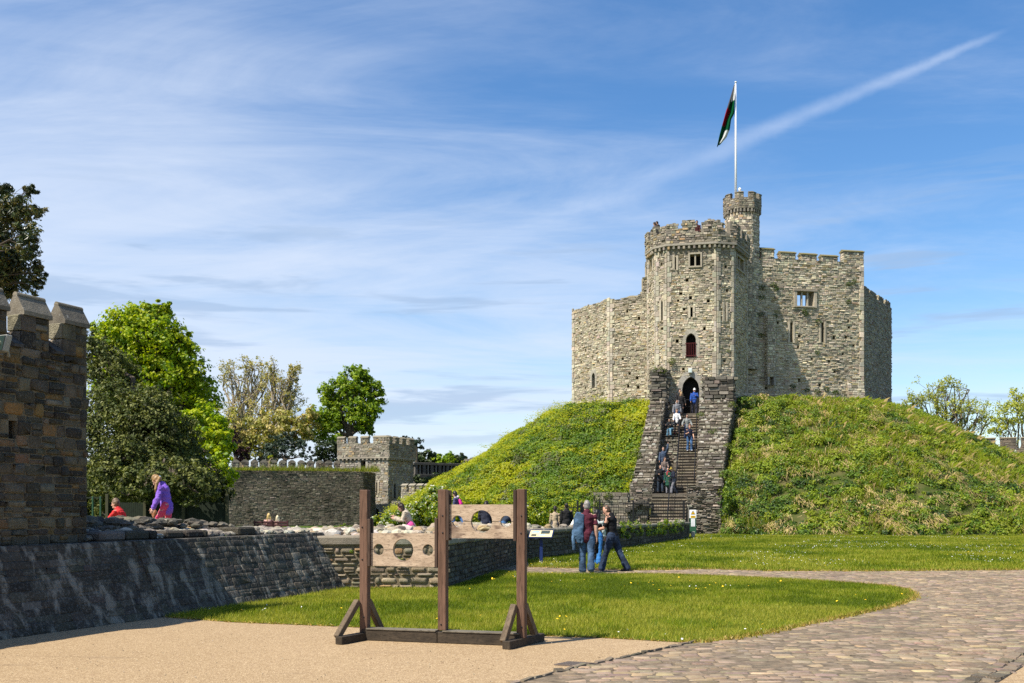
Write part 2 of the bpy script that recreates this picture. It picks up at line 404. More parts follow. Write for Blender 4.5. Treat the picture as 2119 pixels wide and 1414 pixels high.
# ------------------------------------------------------------------ ground, lawns, cobbles
m, t = newmat('rough grassland'); p = t.pos(); n = t.noise(p, .35, 5); n2 = t.noise(p, 6, 4)
c = t.mix(t.mapr(n, .35, .65), (.045,.085,.012), (.075,.11,.018)); c = t.mix(t.mapr(n2, .35, .7, 0, .6), c, (.03,.055,.01))
t.out(pbsdf(t, c, .95, t.bump(n2, .6, .05), .1)); M_FIELD = m
m, t = newmat('turf'); p = t.pos(); n = t.noise(p, .55, 4); n2 = t.noise(p, 5, 5, .65); n3 = t.noise(p, 60, 3)
c = t.mix(t.mapr(n, .3, .7), (.09,.14,.006), (.14,.175,.012)); c = t.mix(t.mapr(n2, .4, .75, 0, .5), c, (.13,.15,.025)); c = t.mix(t.mapr(n3, .35, .7, 0, .7), c, (.03,.06,.006))
t.out(pbsdf(t, c, .9, t.bump(n3, .8, .03), .1)); M_TURF = m
m, t = newmat('resin bound gravel'); p = t.pos(); n = t.noise(p, .5, 4); n2 = t.noise(p, 3.2, 5, .7)
v = t.n('ShaderNodeTexVoronoi'); v.inputs['Scale'].default_value = 95; t.set(v.inputs['Vector'], p)
v2 = t.n('ShaderNodeTexVoronoi'); v2.inputs['Scale'].default_value = 38; t.set(v2.inputs['Vector'], p)
c = t.mix(t.mapr(n, .3, .7), (.345,.245,.135), (.39,.28,.16)); c = t.mix(t.mapr(n2, .45, .8, 0, .35), c, (.29,.20,.11))
hsv = t.n('ShaderNodeSeparateColor'); t.set(hsv.inputs[0], v.outputs['Color'])
c = t.mix(t.mapr(hsv.outputs[0], 0, 1, 0, .6), c, (.17,.105,.05)); c = t.mix(t.mapr(hsv.outputs[1], .6, 1, 0, .6), c, (.62,.48,.30))
s2 = t.n('ShaderNodeSeparateColor'); t.set(s2.inputs[0], v2.outputs['Color']); c = t.mix(t.mapr(s2.outputs[0], .78, 1, 0, .5), c, (.22,.14,.08))
q = t.scale(p, (.45, 2.6, 1)); st = t.noise(q, 1.1, 5, .7, .5); c = t.mix(t.mapr(st, .60, .76, 0, .5, True), c, (.16,.11,.07))
t.out(pbsdf(t, c, .9, t.bump(t.math('ADD', v.outputs['Distance'], n2), .5, .008), .2)); M_GRAVEL = m
M_SETT = stone_mat('worn setts', stain=.0, fine=12, bump=.35, bd=.01, lichen=.0)
M_JOINT = plain('joint dirt', (.15,.115,.075), .95, .5, 9, .6, .02)

g = Acc(); sheet(g, [(-400,-60,-.02),(420,-60,-.02),(420,620,-.02),(-400,620,-.02)], (.1,.1,.05)); g.build('ground', M_FIELD, kind='structure')
a = Acc(); sheet(a, [(-14,2,0),(14,2,0),(16,30,0),(-5,30,0),(-14,24,0)], (.4,.3,.2)); a.build('gravel_forecourt', M_GRAVEL, kind='structure')
def GP(L, z=0.0): return [G(x, y, z) for x, y in L]
SWEEP = [(1300,1188.5),(1400,1190),(1550,1196),(1700,1204),(1830,1213),(1875,1221),(1892,1231),(1884,1242),(1850,1254),(1780,1270),(1660,1296),(1560,1316),(1490,1327),(1430,1331)]
LAWN1 = GP([(335,1277),(500,1252),(718,1219),(900,1217)]) + [A3(-1.25,19.75,0), A3(-.3,25.0,0)] + GP([(1095,1188)]+SWEEP+[(1250,1321),(1133,1317),(960,1311),(700,1297),(475,1288)])
FARE = [(1095,1174),(1200,1177),(1310,1181),(1480,1178.5),(1600,1183),(1800,1183),(2119,1180),(2800,1177)]
LAWN2 = GP(FARE) + [A3(60,52,0), A3(60,58,0), A3(5,58,0), A3(8.6,51,0), A3(8.4,49.2,0), A3(4.08,38.3,0), A3(.47,30,0)]
COBB = GP([(1060,1414),(1200,1380),(1340,1350),(1430,1331)]+SWEEP[::-1]+[(1095,1188)]) + [A3(-.3,25.0,0), A3(-.1,26.5,0)] + GP(FARE+[(2800,1330),(2300,1290),(2119,1345),(2010,1414),(1830,1560),(700,1560)])
EDGE2 = GP([(2119,1345),(2010,1414)])
for nm, poly, z in (('lawn', LAWN1, .008), ('lawn', LAWN2, .008)):
    a = Acc(); sheet(a, [(p[0], p[1], z) for p in poly][::-1]); a.build(nm, M_TURF, kind='structure')
a = Acc(); sheet(a, [(p[0], p[1], .004) for p in COBB][::-1], (.09,.075,.05), 1)
R = courses(26, 24, (.075,.125), (.11,.25), .0)
def in_cobb(u, v):
    X, Y = -4+u, 6.6+v; return inside(COBB, X, Y) & (np.abs(X) < Y*.56+1.5)
# courses run slightly askew and wander, so shear the rows with noise
ang = math.radians(-4)
stones(a, A3(-4,6.6,.0), A3(1,0,0), A3(0,1,0), A3(0,0,1), R, PAL_SETT, (.002,.014), .006, (.15,.4), .11, 3, keep=in_cobb, mat=0)
for V in a.v[1:]:
    w = fbm(np.stack([V[:,0]*.35, V[:,1]*.35, V[:,0]*0], 1), 2); V[:, 1] += w*.35; V[:, 0] += fbm(np.stack([V[:,0]*.3+9, V[:,1]*.3, V[:,0]*0+3], 1), 2)*.3
    V[:, 2] += fbm(np.stack([V[:,0]*2.1, V[:,1]*2.1, V[:,0]*0+5], 1), 2)*.012
a.build('cobbled_path', [M_SETT, M_JOINT], kind='structure', smooth=False)
# edging setts along both sides where gravel and cobbles meet
def edging(P0, P1, pal, w=.12):
    acc = Acc(); P0, P1 = P0*A3(1,1,0), P1*A3(1,1,0); L = np.linalg.norm(P1-P0); t_ = (P1-P0)/L; n_ = A3(-t_[1], t_[0], 0)
    hexa(acc, [P0-n_*w*.5, P1-n_*w*.5, P1+n_*w*.5, P0+n_*w*.5]+[q+A3(0,0,.007) for q in (P0-n_*w*.5, P1-n_*w*.5, P1+n_*w*.5, P0+n_*w*.5)], (.05,.043,.033))
    stones(acc, P0-n_*w*.5+A3(0,0,.007), t_, n_, A3(0,0,1), courses(L, w, (w,w), (.13,.24)), pal, (.008,.022), .008, (.2,.4), .1)
    return acc
PAL_EDGE = [(3,(.16,.13,.088)),(2,(.22,.175,.12)),(1.5,(.09,.075,.053))]
for seg in ([(1030,1424),(1200,1381)], [(1200,1381),(1340,1351)], [(1340,1351),(1432,1331)]):
    s = GP(seg); edging(s[0], s[1], PAL_EDGE, .065).build('kerb_strip', M_SETT, kind='structure')
for k in (0, .17): edging(EDGE2[1]+A3(-.25+k,-.3,0), EDGE2[0]+A3(.3+k,.35,0), PAL_EDGE, .14).build('kerb_strip', M_SETT, kind='structure')
a = Acc(); q = GP([(1146,1377),(1175,1371),(1238,1375),(1205,1381)]); q = [A3(p[0],p[1],0) for p in q]
hexa(a, [p+A3(0,0,.003) for p in q]+[p+A3(0,0,.012) for p in q], (.16,.125,.105))
t_ = nrm(q[2]-q[1]); n_ = nrm(q[0]-q[1])
for i in range(9):
    p0 = q[1]+(q[0]-q[1])*(.1+.1*i); p1 = q[2]+(q[3]-q[2])*(.1+.1*i); beam(a, p0+t_*.03+A3(0,0,.013), p1-t_*.03+A3(0,0,.013), .012, .008, col=(.12,.1,.09), bev=0)
a.build('drain_cover', stone_mat('rusty plate', stain=.4, fine=20, bump=.3), label='dark flat rectangular drain cover set in the sandy gravel beside the cobbles', cat='drain cover')

a = Acc(); n = 420     # loose grit and twig bits swept towards the edges of the gravel
X = rng.uniform(-6, 3, n); Y = rng.uniform(9, 13.2, n); k = ~inside(COBB, X, Y) & ~inside(LAWN1, X, Y)
for x, y in zip(X[k], Y[k]):
    s_ = random.uniform(.003, .007); a.add(ico(1)[0]*np.array([s_, s_*.8, s_*.6])*(1+.2*rng.normal(size=(len(ico(1)[0]), 1)))+A3(x, y, .004+s_*.3), ico(1)[1], pick([(2,(.3,.24,.16)),(1,(.12,.09,.06)),(1,(.5,.44,.34))], 1)[0])
a.build('loose_grit', M_RUIN, kind='stuff', label='loose grit scattered over the sandy gravel', cat='grit')
# grass blades + flowers -------------------------------------------------
def blades(acc, poly, n, h, w, y0=0, y1=99, nm=3):
    poly2 = np.array([(p[0], p[1]) for p in poly]); lo, hi = poly2.min(0), poly2.max(0); lo[1] = max(lo[1], y0); hi[1] = min(hi[1], y1)
    hi[0] = min(hi[0], 34)
    X = rng.uniform(lo[0], hi[0], n); Y = rng.uniform(lo[1], hi[1], n); k = inside(poly2, X, Y) & (np.abs(X) < Y*.56+1.5); X, Y = X[k], Y[k]; n = len(X)
    hh = h*rng.uniform(.5, 1.35, n)*(1+.5*fbm(np.stack([X*.8, Y*.8, X*0], 1), 3)); a_ = rng.uniform(0, 2*PI, n); b_ = rng.uniform(0, 2*PI, n)
    ww = w*rng.uniform(.6, 1.4, n); lean = rng.uniform(.1, .9, n)*hh
    B = np.stack([X, Y, np.full(n, .005)], 1); s = np.stack([np.cos(a_)*ww, np.sin(a_)*ww, 0*a_], 1)
    T = B+np.stack([np.cos(b_)*lean, np.sin(b_)*lean, hh], 1)
    V = np.stack([B-s, B+s, T], 1).reshape(-1, 3)
    f = 1.5*fbm(np.stack([X*.5, Y*.5, X*0+2], 1), 3)+.9*fbm(np.stack([X*2.2, Y*1.6, X*0+5], 1), 2)+rng.normal(0, .33, n)
    mi = np.clip(np.digitize(f, [-.25, .3]), 0, 2)
    acc.add(V, np.arange(3*n).reshape(-1, 3), (.1,.2,.03), mi)
GM = [leaf_mat('blade dark', (.105,.15,.006), .45, .3, 2, .55, .25), leaf_mat('blade mid', (.21,.255,.010), .45, .3, 2, .55, .25), leaf_mat('blade straw', (.34,.33,.04), .45, .3, 2, .55, .25)]
a = Acc(); blades(a, LAWN1, 330000, .055, .0045)
a.build('lawn_grass', GM, kind='stuff', label='short bright grass of the wedge lawn behind the pillory', cat='grass')
a = Acc(); blades(a, LAWN2, 420000, .075, .012)
a.build('lawn_grass', GM, kind='stuff', label='daisy dotted grass between the cobbled path and the mound', cat='grass')
def flowers(acc, poly, n, r, h, clump=.0, y0=0, y1=99):
    poly2 = np.array([(p[0], p[1]) for p in poly]); lo, hi = poly2.min(0), np.minimum(poly2.max(0), (30, y1))
    X = rng.uniform(lo[0], hi[0], n*6); Y = rng.uniform(max(lo[1], y0), hi[1], n*6); k = inside(poly2, X, Y) & (fbm(np.stack([X*.35, Y*.35, X*0+4], 1), 3) > clump) & (np.abs(X) < Y*.55)
    X, Y = X[k][:n], Y[k][:n]; n = len(X); z = h*rng.uniform(.6, 1.2, n)
    an = np.arange(7)*2*PI/7; rr = r*rng.uniform(.7, 1.2, n)
    for i in range(n):
        ti = rng.normal(0, .35, 2)
        c_, s_ = np.cos(an), np.sin(an)
        ring = np.stack([X[i]+c_*rr[i], Y[i]+s_*rr[i], z[i]+rr[i]*(ti[0]*c_+ti[1]*s_)], 1)
        acc.add(np.concatenate([ring, [[X[i], Y[i], z[i]+rr[i]*.35]]]), [(j, (j+1) % 7, 7) for j in range(7)], (1,1,1))
M_DAISY = plain('daisy petals', (.8,.8,.76), .7, .05); M_DAND = plain('dandelion', (.8,.52,.02), .7, .1)
a = Acc(); flowers(a, LAWN2, 1500, .013, .075, .06); flowers(a, LAWN1, 90, .013, .055, .18)
a.build('daisies', M_DAISY, kind='stuff', label='tiny white daisies sprinkled over the lawns', cat='flowers')
a = Acc(); flowers(a, LAWN2, 150, .017, .085, -.1); flowers(a, LAWN1, 70, .018, .06, -.05)
a.build('dandelions', M_DAND, kind='stuff', label='scattered yellow dandelion heads in the lawns', cat='flowers')

def dry_edge(acc, line, n, w, h):
    L = [A3(p[0], p[1], 0) for p in line]
    for i in range(len(L)-1):
        k = max(3, int(n*np.linalg.norm(L[i+1]-L[i]))); u = rng.random(k)[:, None]; B = L[i]+(L[i+1]-L[i])*u+np.concatenate([rng.normal(0, w, (k, 2)), np.full((k, 1), .004)], 1)
        T = B+np.stack([rng.normal(0, .03, k), rng.normal(0, .03, k), h*rng.uniform(.3, 1.2, k)], 1); S = np.stack([rng.normal(0, .007, k), rng.normal(0, .004, k), 0*u[:, 0]], 1)
        acc.add(np.stack([B-S, B+S, T], 1).reshape(-1, 3), np.arange(3*k).reshape(-1, 3), (.3,.2,.1), rng.integers(0, 2, k))
a = Acc(); dry_edge(a, GP(SWEEP), 420, .05, .05); dry_edge(a, GP(FARE[:7]), 260, .07, .07); dry_edge(a, GP([(1430,1331),(1250,1321),(1133,1317),(960,1311),(700,1297),(475,1288),(335,1277)]), 160, .02, .03)
a.build('dry_grass_edge', [leaf_mat('dry edge', (.42,.29,.07), .3, .3, 3), leaf_mat('dry edge green', (.25,.24,.03), .35, .3, 3)], kind='stuff', label='dry yellowed grass fringe along the edges of the lawns', cat='grass')
# ------------------------------------------------------------------ pillory
E_ = nrm(A3(.966,-.257,0)); G_ = nrm(A3(.49,.872,0)); UP = A3(0,0,1)
PX = [A3(-1.774,12.02,0), A3(-.813,11.76,0), A3(.113,11.51,0)]
W_POST = wood_mat('red brown timber', (.085,.046,.028), (.175,.10,.066)); W_POSTX = wood_mat('black stained beam', (.028,.021,.014), (.075,.056,.036), 'x')
W_BRACE = wood_mat('grey brown oak', (.085,.060,.036), (.17,.125,.08), 'z'); W_BOARD = wood_mat('bleached pine', (.31,.225,.15), (.50,.39,.275), 'x', (.07,.035,.028))
W_BATT = wood_mat('dark batten', (.045,.028,.02), (.10,.065,.045)); W_TOP = wood_mat('worn beam top', (.10,.085,.06), (.2,.175,.13), 'x')
pil = thing('pillory', PX[1], 'old wooden double pillory with two pierced boards standing on the sandy gravel', 'pillory')
for i, p in enumerate(PX):
    a = Acc(); z0 = .15 if i == 1 else .09
    obox(a, p+UP*(z0+1.81)/2, E_*.051, np.cross(UP, E_)*.052, UP*(1.81-z0)/2, bev=.007); a.build('post', W_POST, pil)
gx = np.cross(UP, E_)
bm_ = [PX[0]-E_*.02, PX[1]-E_*.055, PX[1]-E_*.05, PX[2]+E_*.0]
for p0, p1 in (bm_[:2], bm_[2:]):
    a = Acc(); beam(a, p0+UP*.067-gx*.0, p1+UP*.067-gx*.0, .13, .13, bev=.006); o = a.build('base_beam', W_POSTX, pil)
    b = Acc(); beam(b, p0+UP*.141+E_*.06, p1+UP*.141-E_*.015, .15, .018, bev=.004); b.build('capping_board', W_TOP, o)
for p, n0, n1 in ((PX[0], .50, .38), (PX[2], .37, .48)):
    a = Acc(); beam(a, p-G_*n0+UP*.047, p+G_*n1+UP*.047, .10, .093, bev=.006); a.build('foot_beam', W_POSTX, pil)
    for s in (-1, 1):
        a = Acc(); off = -E_*.06 if s < 0 else E_*.0
        beam(a, p+G_*s*(.33 if s > 0 else n0-.06)+UP*.075+off, p+G_*s*.055+UP*.47+off, .072, .072, up=G_*s, bev=.005); a.build('brace', W_BRACE, pil)
def half_board(L, h, cuts, up):
    """outline in (u, v): lower half has its cut-outs in the top edge, upper half in the bottom edge"""
    pts = []; y = h if up else 0.0
    edge = []
    for c, r in cuts:
        an = np.linspace(PI, 0, 25)
        edge += [(c+r*math.cos(k), y+(-1 if up else 1)*r*math.sin(k)) for k in an]
    if up: return [(0, 0), (L, 0), (L, h)] + edge[::-1] + [(0, h)]
    return [(0, h)] + [(0, 0)] + edge + [(L, 0), (L, h)]
def board(pa, pb, z0, z1, uc):
    A_, B_ = pa+E_*.053, pb-E_*.053; L = np.linalg.norm(B_-A_); zm = (z0+z1)/2; th = .048
    for up, zz, h in ((True, z0, zm-z0-.003), (False, zm+.003, z1-zm-.003)):
        pts = half_board(L, h, [(L*uc[0], .066), (L*.5, .129), (L*uc[1], .066)], up)
        o_ = A_-gx*th/2
        a = Acc(); extrude(a, [o_+E_*u+UP*(zz+v) for u, v in (pts if up else pts[::-1])], gx*th)
        a.build('pierced_board', W_BOARD, pil, origin=None)
    return L
board(PX[1], PX[2], 1.237, 1.632, (.155,.845)); board(PX[0], PX[1], .895, 1.29, (.148,.852))
for p, s, z0, z1 in ((PX[0], 1, .89, 1.46), (PX[1], -1, .89, 1.47), (PX[1], 1, 1.21, 1.80), (PX[2], -1, 1.21, 1.80)):
    for k in (-1, 1):
        a = Acc(); c_ = p+E_*s*(.053+.018)+gx*k*(.026+.017)
        obox(a, c_+UP*(z0+z1)/2, E_*.0175, gx*.0165, UP*(z1-z0)/2, bev=.004); a.build('guide_batten', W_BATT, pil)

for i, p in enumerate(PX):
    for z in ((1.5, 1.3, .22) if i else (1.36, .97, .28)):
        a = Acc(); v_, f_ = ico(2); a.add(v_*.010+p-gx*.053*np.sign(gx[1])+UP*z+E_*random.uniform(-.015,.015), f_, sm=True); a.build('bolt', M_IRON, pil)
# ------------------------------------------------------------------ tower wall with battlements, left
d_ = nrm(A3(.37,.93,0)); nW = A3(d_[1], -d_[0], 0)      # wall line and its outward normal (to the right)
CORN = A3(-6.1,14.27,0)                                   # right end of the tower's upright face
TW = thing('tower', CORN-d_*2, 'dark sooty battlemented tower of grey and ochre stones at the left edge', 'tower')
a = Acc(); pA = CORN-d_*7
hole = [(7-1.33, 7-1.2, 2.5, 2.74)]
# the upright face starts where the batter ends
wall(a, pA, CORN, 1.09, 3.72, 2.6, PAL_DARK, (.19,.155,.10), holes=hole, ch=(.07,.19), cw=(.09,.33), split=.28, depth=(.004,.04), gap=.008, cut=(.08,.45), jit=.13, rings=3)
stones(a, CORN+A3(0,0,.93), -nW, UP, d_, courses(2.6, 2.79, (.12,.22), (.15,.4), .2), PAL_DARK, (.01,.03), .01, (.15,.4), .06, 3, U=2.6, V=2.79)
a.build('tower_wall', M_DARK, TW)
b = Acc(); q = pA+d_*(7-1.265)-nW*.12+UP*2.62
obox(b, q-nW*.03, d_*.064, -nW*.01, UP*.119, (.02,.02,.02))
for i in range(6): obox(b, q+UP*(-.1+.04*i)+nW*.02, d_*.06, -nW*.02, UP*.008, (.12,.11,.1))
b.build('vent_grille', M_IRON, TW)
def ashlar(acc, c, ax, ay, az, pal=None, bev=.012):
    obox(acc, c, ax, ay, az, pick(pal or [(1,(.27,.235,.17)),(1,(.33,.29,.21))], 1)[0], 0, bev)
def merlon(acc, u0, u1, zb=3.72, ze=4.17, zr=4.44, depth=.22):
    c0, c1 = CORN+d_*u0, CORN+d_*u1
    wall(acc, c0, c1, zb, ze, depth, PAL_DARK, (.14,.115,.08), ch=(.12,.2), cw=(.14,.3), split=.2, depth=(.012,.035), cut=(.15,.45), jit=.06, rings=3, gap=.01)
    for z in np.arange(zb, ze-.05, .225):       # dressed quoins on the end that faces the camera
        zz = min(z+.225, ze)
        obox(acc, c0-nW*depth*.5+UP*(z+zz)/2-d_*.012, d_*.02, -nW*(depth*.5+.012), UP*((zz-z)/2-.006), pick([(1,(.30,.255,.17)),(1,(.36,.31,.22)),(1,(.22,.19,.14))], 1)[0], 0, .008)
        obox(acc, c0+nW*.012+d_*.09+UP*(z+zz)/2, d_*(.1+.03*random.random()), -nW*.02, UP*((zz-z)/2-.006), pick(PAL_DARK, 1)[0], 0, .008)
def coping(acc, u0, u1, ze, zr, depth):
    o0, o1 = CORN+d_*(u0-.012), CORN+d_*(u1+.012); ov = .055
    e = [(ov, ze-.01), (ov, ze+.045), (-depth*.5+.03, zr), (-depth*.5-.03, zr), (-depth-ov, ze+.045), (-depth-ov, ze-.01)]
    extrude(acc, [o0+nW*x+UP*z for x, z in e], o1-o0, (.21,.185,.14))
    n_ = 9; an = np.linspace(0, PI, n_)
    ring = [(-depth*.5+.042*math.cos(k), zr-.005+.05*math.sin(k)) for k in an]
    extrude(acc, [o0+nW*x+UP*z for x, z in ring], o1-o0, (.25,.215,.15))
for i, (u0, u1) in enumerate(((-.43,0.0), (-1.12,-.67), (-1.83,-1.36), (-2.5,-2.07), (-3.2,-2.74))):
    a = Acc(); merlon(a, u0, u1); o = a.build('merlon', M_DARK, TW); b = Acc(); coping(b, u0, u1, 4.17, 4.43, .22); b.build('coping', M_COPE, o)
for u0, u1 in ((-.67,-.43), (-1.36,-1.12), (-2.07,-1.83), (-2.74,-2.5)):
    a = Acc(); o0, o1 = CORN+d_*(u0+.045), CORN+d_*(u1-.045)
    extrude(a, [o0+nW*x+UP*z for x, z in ((.09,3.71),(.09,3.75),(-.2,3.93),(-.3,3.93),(-.3,3.71))], o1-o0, (.07,.065,.06)); a.build('crenel_sill', M_COPE, TW)
fl = thing('floodlight', P(6,712,12.6), 'small square outdoor floodlight fixed to the tower wall at the left edge', 'floodlight')
q = A3(*fl.location); fx, fy = nrm(A3(.85,-.45,.0)), None; fz = nrm(A3(.25,-.05,.95)); fy = np.cross(fz, fx)
a = Acc(); obox(a, q, fx*.1, fy*.045, fz*.11, (.1,.1,.1), 0, .012); beam(a, q+fy*.05, q+fy*.2-UP*.12-A3(.1,0,0), .03, .03, col=(.05,.05,.05)); a.build('housing', plain('lamp housing', (.28,.28,.25), .5), fl)
a = Acc(); obox(a, q-fy*.05, fx*.085, fy*.006, fz*.095); a.build('glass', plain('lamp glass', (.03,.05,.045), .08, .1, 5, 0, .001, .6), fl)
a = Acc(); v_, f_ = ico(2); a.add(v_*.03+q-fy*.06, f_); a.build('bulb', plain('bulb', (.7,.65,.4), .3), fl)

# ------------------------------------------------------------------ ruined battered wall at its foot, running right
RW = thing('ruined_wall', A3(-4.6,16.4,0), 'long low ruined wall with a sloping streaked dark face, running from the tower foot', 'ruined wall')
BL = [A3(-8.1,7.0,0)-d_*0, A3(-6.16,12.0,0), A3(-5.05,14.5,0), A3(-3.25,19.6,0)]
def batter(acc, A, B, zt, back, ztop_fun=None, streak=True):
    t_ = nrm(B-A); n_ = A3(t_[1], -t_[0], 0); L = np.linalg.norm(B-A)
    tA, tB = A-n_*back+UP*zt, B-n_*back+UP*zt; core_c = (.06,.056,.048)
    hexa(acc, [A, B, B-n_*2.2, A-n_*2.2, tA, tB, B-n_*2.2+UP*zt, A-n_*2.2+UP*zt], core_c)
    ev = nrm(tA-A); en = np.cross(t_, ev)
    stones(acc, A, t_, ev, en, courses(L, np.linalg.norm(tA-A), (.07,.15), (.12,.38), .25), PAL_BATT, (.001,.009), .002, (.15,.45), .14, 3, U=L, V=np.linalg.norm(tA-A))
a = Acc()
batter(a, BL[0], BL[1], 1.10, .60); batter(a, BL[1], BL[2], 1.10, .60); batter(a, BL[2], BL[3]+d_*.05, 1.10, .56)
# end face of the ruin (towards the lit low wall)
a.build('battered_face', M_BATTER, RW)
a = Acc()
tL, tR = A3(-6.0,14.45,0), A3(-3.95,19.75,0); dd = nrm(tR-tL); nn = A3(dd[1], -dd[0], 0); Lr = np.linalg.norm(tR-tL)
for (u0, u1, zz) in ((0,1.2,.13),(1.45,2.45,.11),(3.25,3.85,.14)):   # capping course of big blocks, broken in places
    u = u0
    while u < u1-.05:
        w = min(random.uniform(.22,.55), u1-u); zt = 1.105
        ashlar(a, tL+dd*(u+w/2)-nn*.2+UP*(zt+zz/2)+nn*random.uniform(-.03,.03), dd*(w/2-.008), -nn*random.uniform(.2,.26), UP*(zz/2+.005), PAL_BATT+[(1,(.2,.18,.15))], .03); u += w
a.build('capping_course', M_DARK, RW)
def zr_(x, y): 
    p = np.stack([x, y], 1)-tL[:2]; u = p @ dd[:2]; w = -(p @ nn[:2])
    return 1.10+np.clip(w, 0, 1.1)*(.20-.15*np.clip(u/Lr, 0, 1))
core = [tL, tR, A3(-4.9,20.2,0), A3(-6.7,15.0,0), A3(-7.1,14.2,0)]
a = Acc(); prism(a, core, 0, 1.09, (.2,.18,.15))
rubble(a, 2600, [tL-nn*.1, tR-nn*.06, core[2], core[3], core[4]], zr_, (.04,.13), PAL_RUIN+[(4,(.2,.185,.16)),(3,(.11,.10,.085)),(2,(.5,.46,.38))], .5)  # dark entries put the shade on the ruin into the stone colours
a.build('rubble_top', M_RUIN, RW)
a = Acc()      # ridge of long stones at the back, shade painted into their dark colours
for i in range(150):
    u = random.uniform(-.3, 4.0); z = 1.36-.16*max(0, u-2.3)/2+random.uniform(-.16,.05)
    c_ = tL+dd*u-nn*random.uniform(.6,1.25); s = random.uniform(.07,.19)
    v_ = ico(2)[0]*(1+.18*rng.normal(size=(42,1)))*np.array([s*1.2,s*.7,s*.42])
    v_ = v_ @ np.array(Matrix.Rotation(math.atan2(dd[1],dd[0])+random.uniform(-.5,.5), 3, 'Z')).T
    a.add(v_+c_+UP*z, ico(2)[1], pick([(3,(.12,.105,.085)),(2,(.16,.135,.10)),(.6,(.26,.23,.18)),(2,(.07,.063,.05))], 1)[0])
for i in range(3): pass
prism(a, [tL-nn*.75, tL+dd*3.0-nn*.75, tL+dd*3.0-nn*1.3, tL-nn*1.3], .9, 1.3, (.1,.09,.08)); a.build('boulder_ridge', M_RUIN, RW)

# low wall in front of the moat, lit part and shaded part with shade painted into its stones
LW = thing('low_wall', A3(-1.3,19.7,0), 'low mossy retaining wall around the moat with a flat stone coping', 'wall')
cor = A3(-1.29,19.7,0); pts = [A3(-3.9,19.55,0), cor, A3(.47,30,0), A3(4.08,38.3,0), A3(8.4,49.2,0), A3(9.3,52.3,0)]
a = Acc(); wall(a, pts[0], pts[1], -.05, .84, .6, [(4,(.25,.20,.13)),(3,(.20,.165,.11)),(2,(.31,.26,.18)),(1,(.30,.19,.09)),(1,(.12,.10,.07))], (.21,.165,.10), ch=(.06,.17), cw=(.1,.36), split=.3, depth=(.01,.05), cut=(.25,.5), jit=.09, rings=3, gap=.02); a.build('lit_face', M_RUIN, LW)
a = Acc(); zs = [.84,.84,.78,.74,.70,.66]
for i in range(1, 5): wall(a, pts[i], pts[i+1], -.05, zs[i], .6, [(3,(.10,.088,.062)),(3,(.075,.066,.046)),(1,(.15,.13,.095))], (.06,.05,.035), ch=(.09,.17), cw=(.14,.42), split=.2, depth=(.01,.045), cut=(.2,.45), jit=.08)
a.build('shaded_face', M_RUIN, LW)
def copes(acc, A, B, z0, z1, h, w, over, pal):
    L = np.linalg.norm(B-A); t_ = (B-A)/L; n_ = A3(t_[1], -t_[0], 0); u = 0
    while u < L-.05:
        k = min(random.uniform(.5,1.3), L-u); z = z0+(z1-z0)*(u/L)
        obox(acc, A+t_*(u+k/2)-n_*(w/2-over)+UP*(z+h/2+.004)+n_*random.uniform(-.02,.02), t_*(k/2-.008), -n_*w/2, UP*h/2*random.uniform(.9,1.08), pick(pal, 1)[0], 0, .035); u += k
a = Acc(); copes(a, pts[0], pts[1]-A3(.0,0,0), .84, .84, .19, .62, .05, [(2,(.27,.245,.18)),(1,(.22,.2,.15))])
for i in range(1, 5): copes(a, pts[i], pts[i+1], zs[i], zs[i+1], .15, .55, .06, [(2,(.24,.22,.17)),(1,(.17,.155,.12))])
a.build('coping', M_COPE, LW)
a = Acc(); hexa(a, [A3(-17,35,-.1), A3(-3.2,35,-.1), A3(-4,62,-.1), A3(-22,62,-.1), A3(-17,35,.12), A3(-3.2,35,.12), A3(-4,62,.05), A3(-22,62,.05)]); a.build('lawn', M_TURF, kind='structure')
PLAT = [A3(-4.2,20.1,0), A3(-1.75,20.2,0), A3(-.2,30,0), A3(.9,33,0), A3(-2.5,34.6,0), A3(-8.5,32.4,0), A3(-9,26,0), A3(-5,20.3,0)]
FR = thing('rubble_foundations', A3(-3,26,0), 'broad flat field of pale loose stones on top of the ruined foundations', 'ruin foundations')
a = Acc(); prism(a, PLAT, -.1, .86, (.32,.27,.2)); a.build('foundation_core', M_RUIN, FR)
a = Acc(); rubble(a, 2600, PLAT, lambda x, y: np.full(len(x), .85)+.04*fbm(np.stack([x, y, x*0], 1), 2), (.06,.18), PAL_PALE, .55)
rubble(a, 260, [A3(-4.4,23.5,0), A3(-1.6,23.5,0), A3(-.4,29.5,0), A3(-5.2,30,0)], lambda x, y: np.full(len(x), .9)+.08*rng.random(len(x)), (.08,.22), PAL_PALE, .65)
rubble(a, 240, [A3(-.5,30.5,0), A3(.9,32.8,0), A3(-1.5,34.3,0), A3(-2.6,33,0)], lambda x, y: np.full(len(x), .9)+.05*rng.random(len(x)), (.1,.22), PAL_PALE, .65)
a.build('loose_stones', M_RUIN, FR)
a = Acc()     # stones along the top of the long wall
for i in range(2, 5):
    t_ = nrm(pts[i+1]-pts[i]); n_ = A3(t_[1], -t_[0], 0)
    q = [pts[i]-n_*.15, pts[i+1]-n_*.15, pts[i+1]-n_*.75, pts[i]-n_*.75]
    rubble(a, 70 if i == 2 else 40, q, lambda x, y, z=zs[i]: np.full(len(x), z+.13), (.07,.2), PAL_RUIN, .6)
a.build('top_stones', M_RUIN, LW)
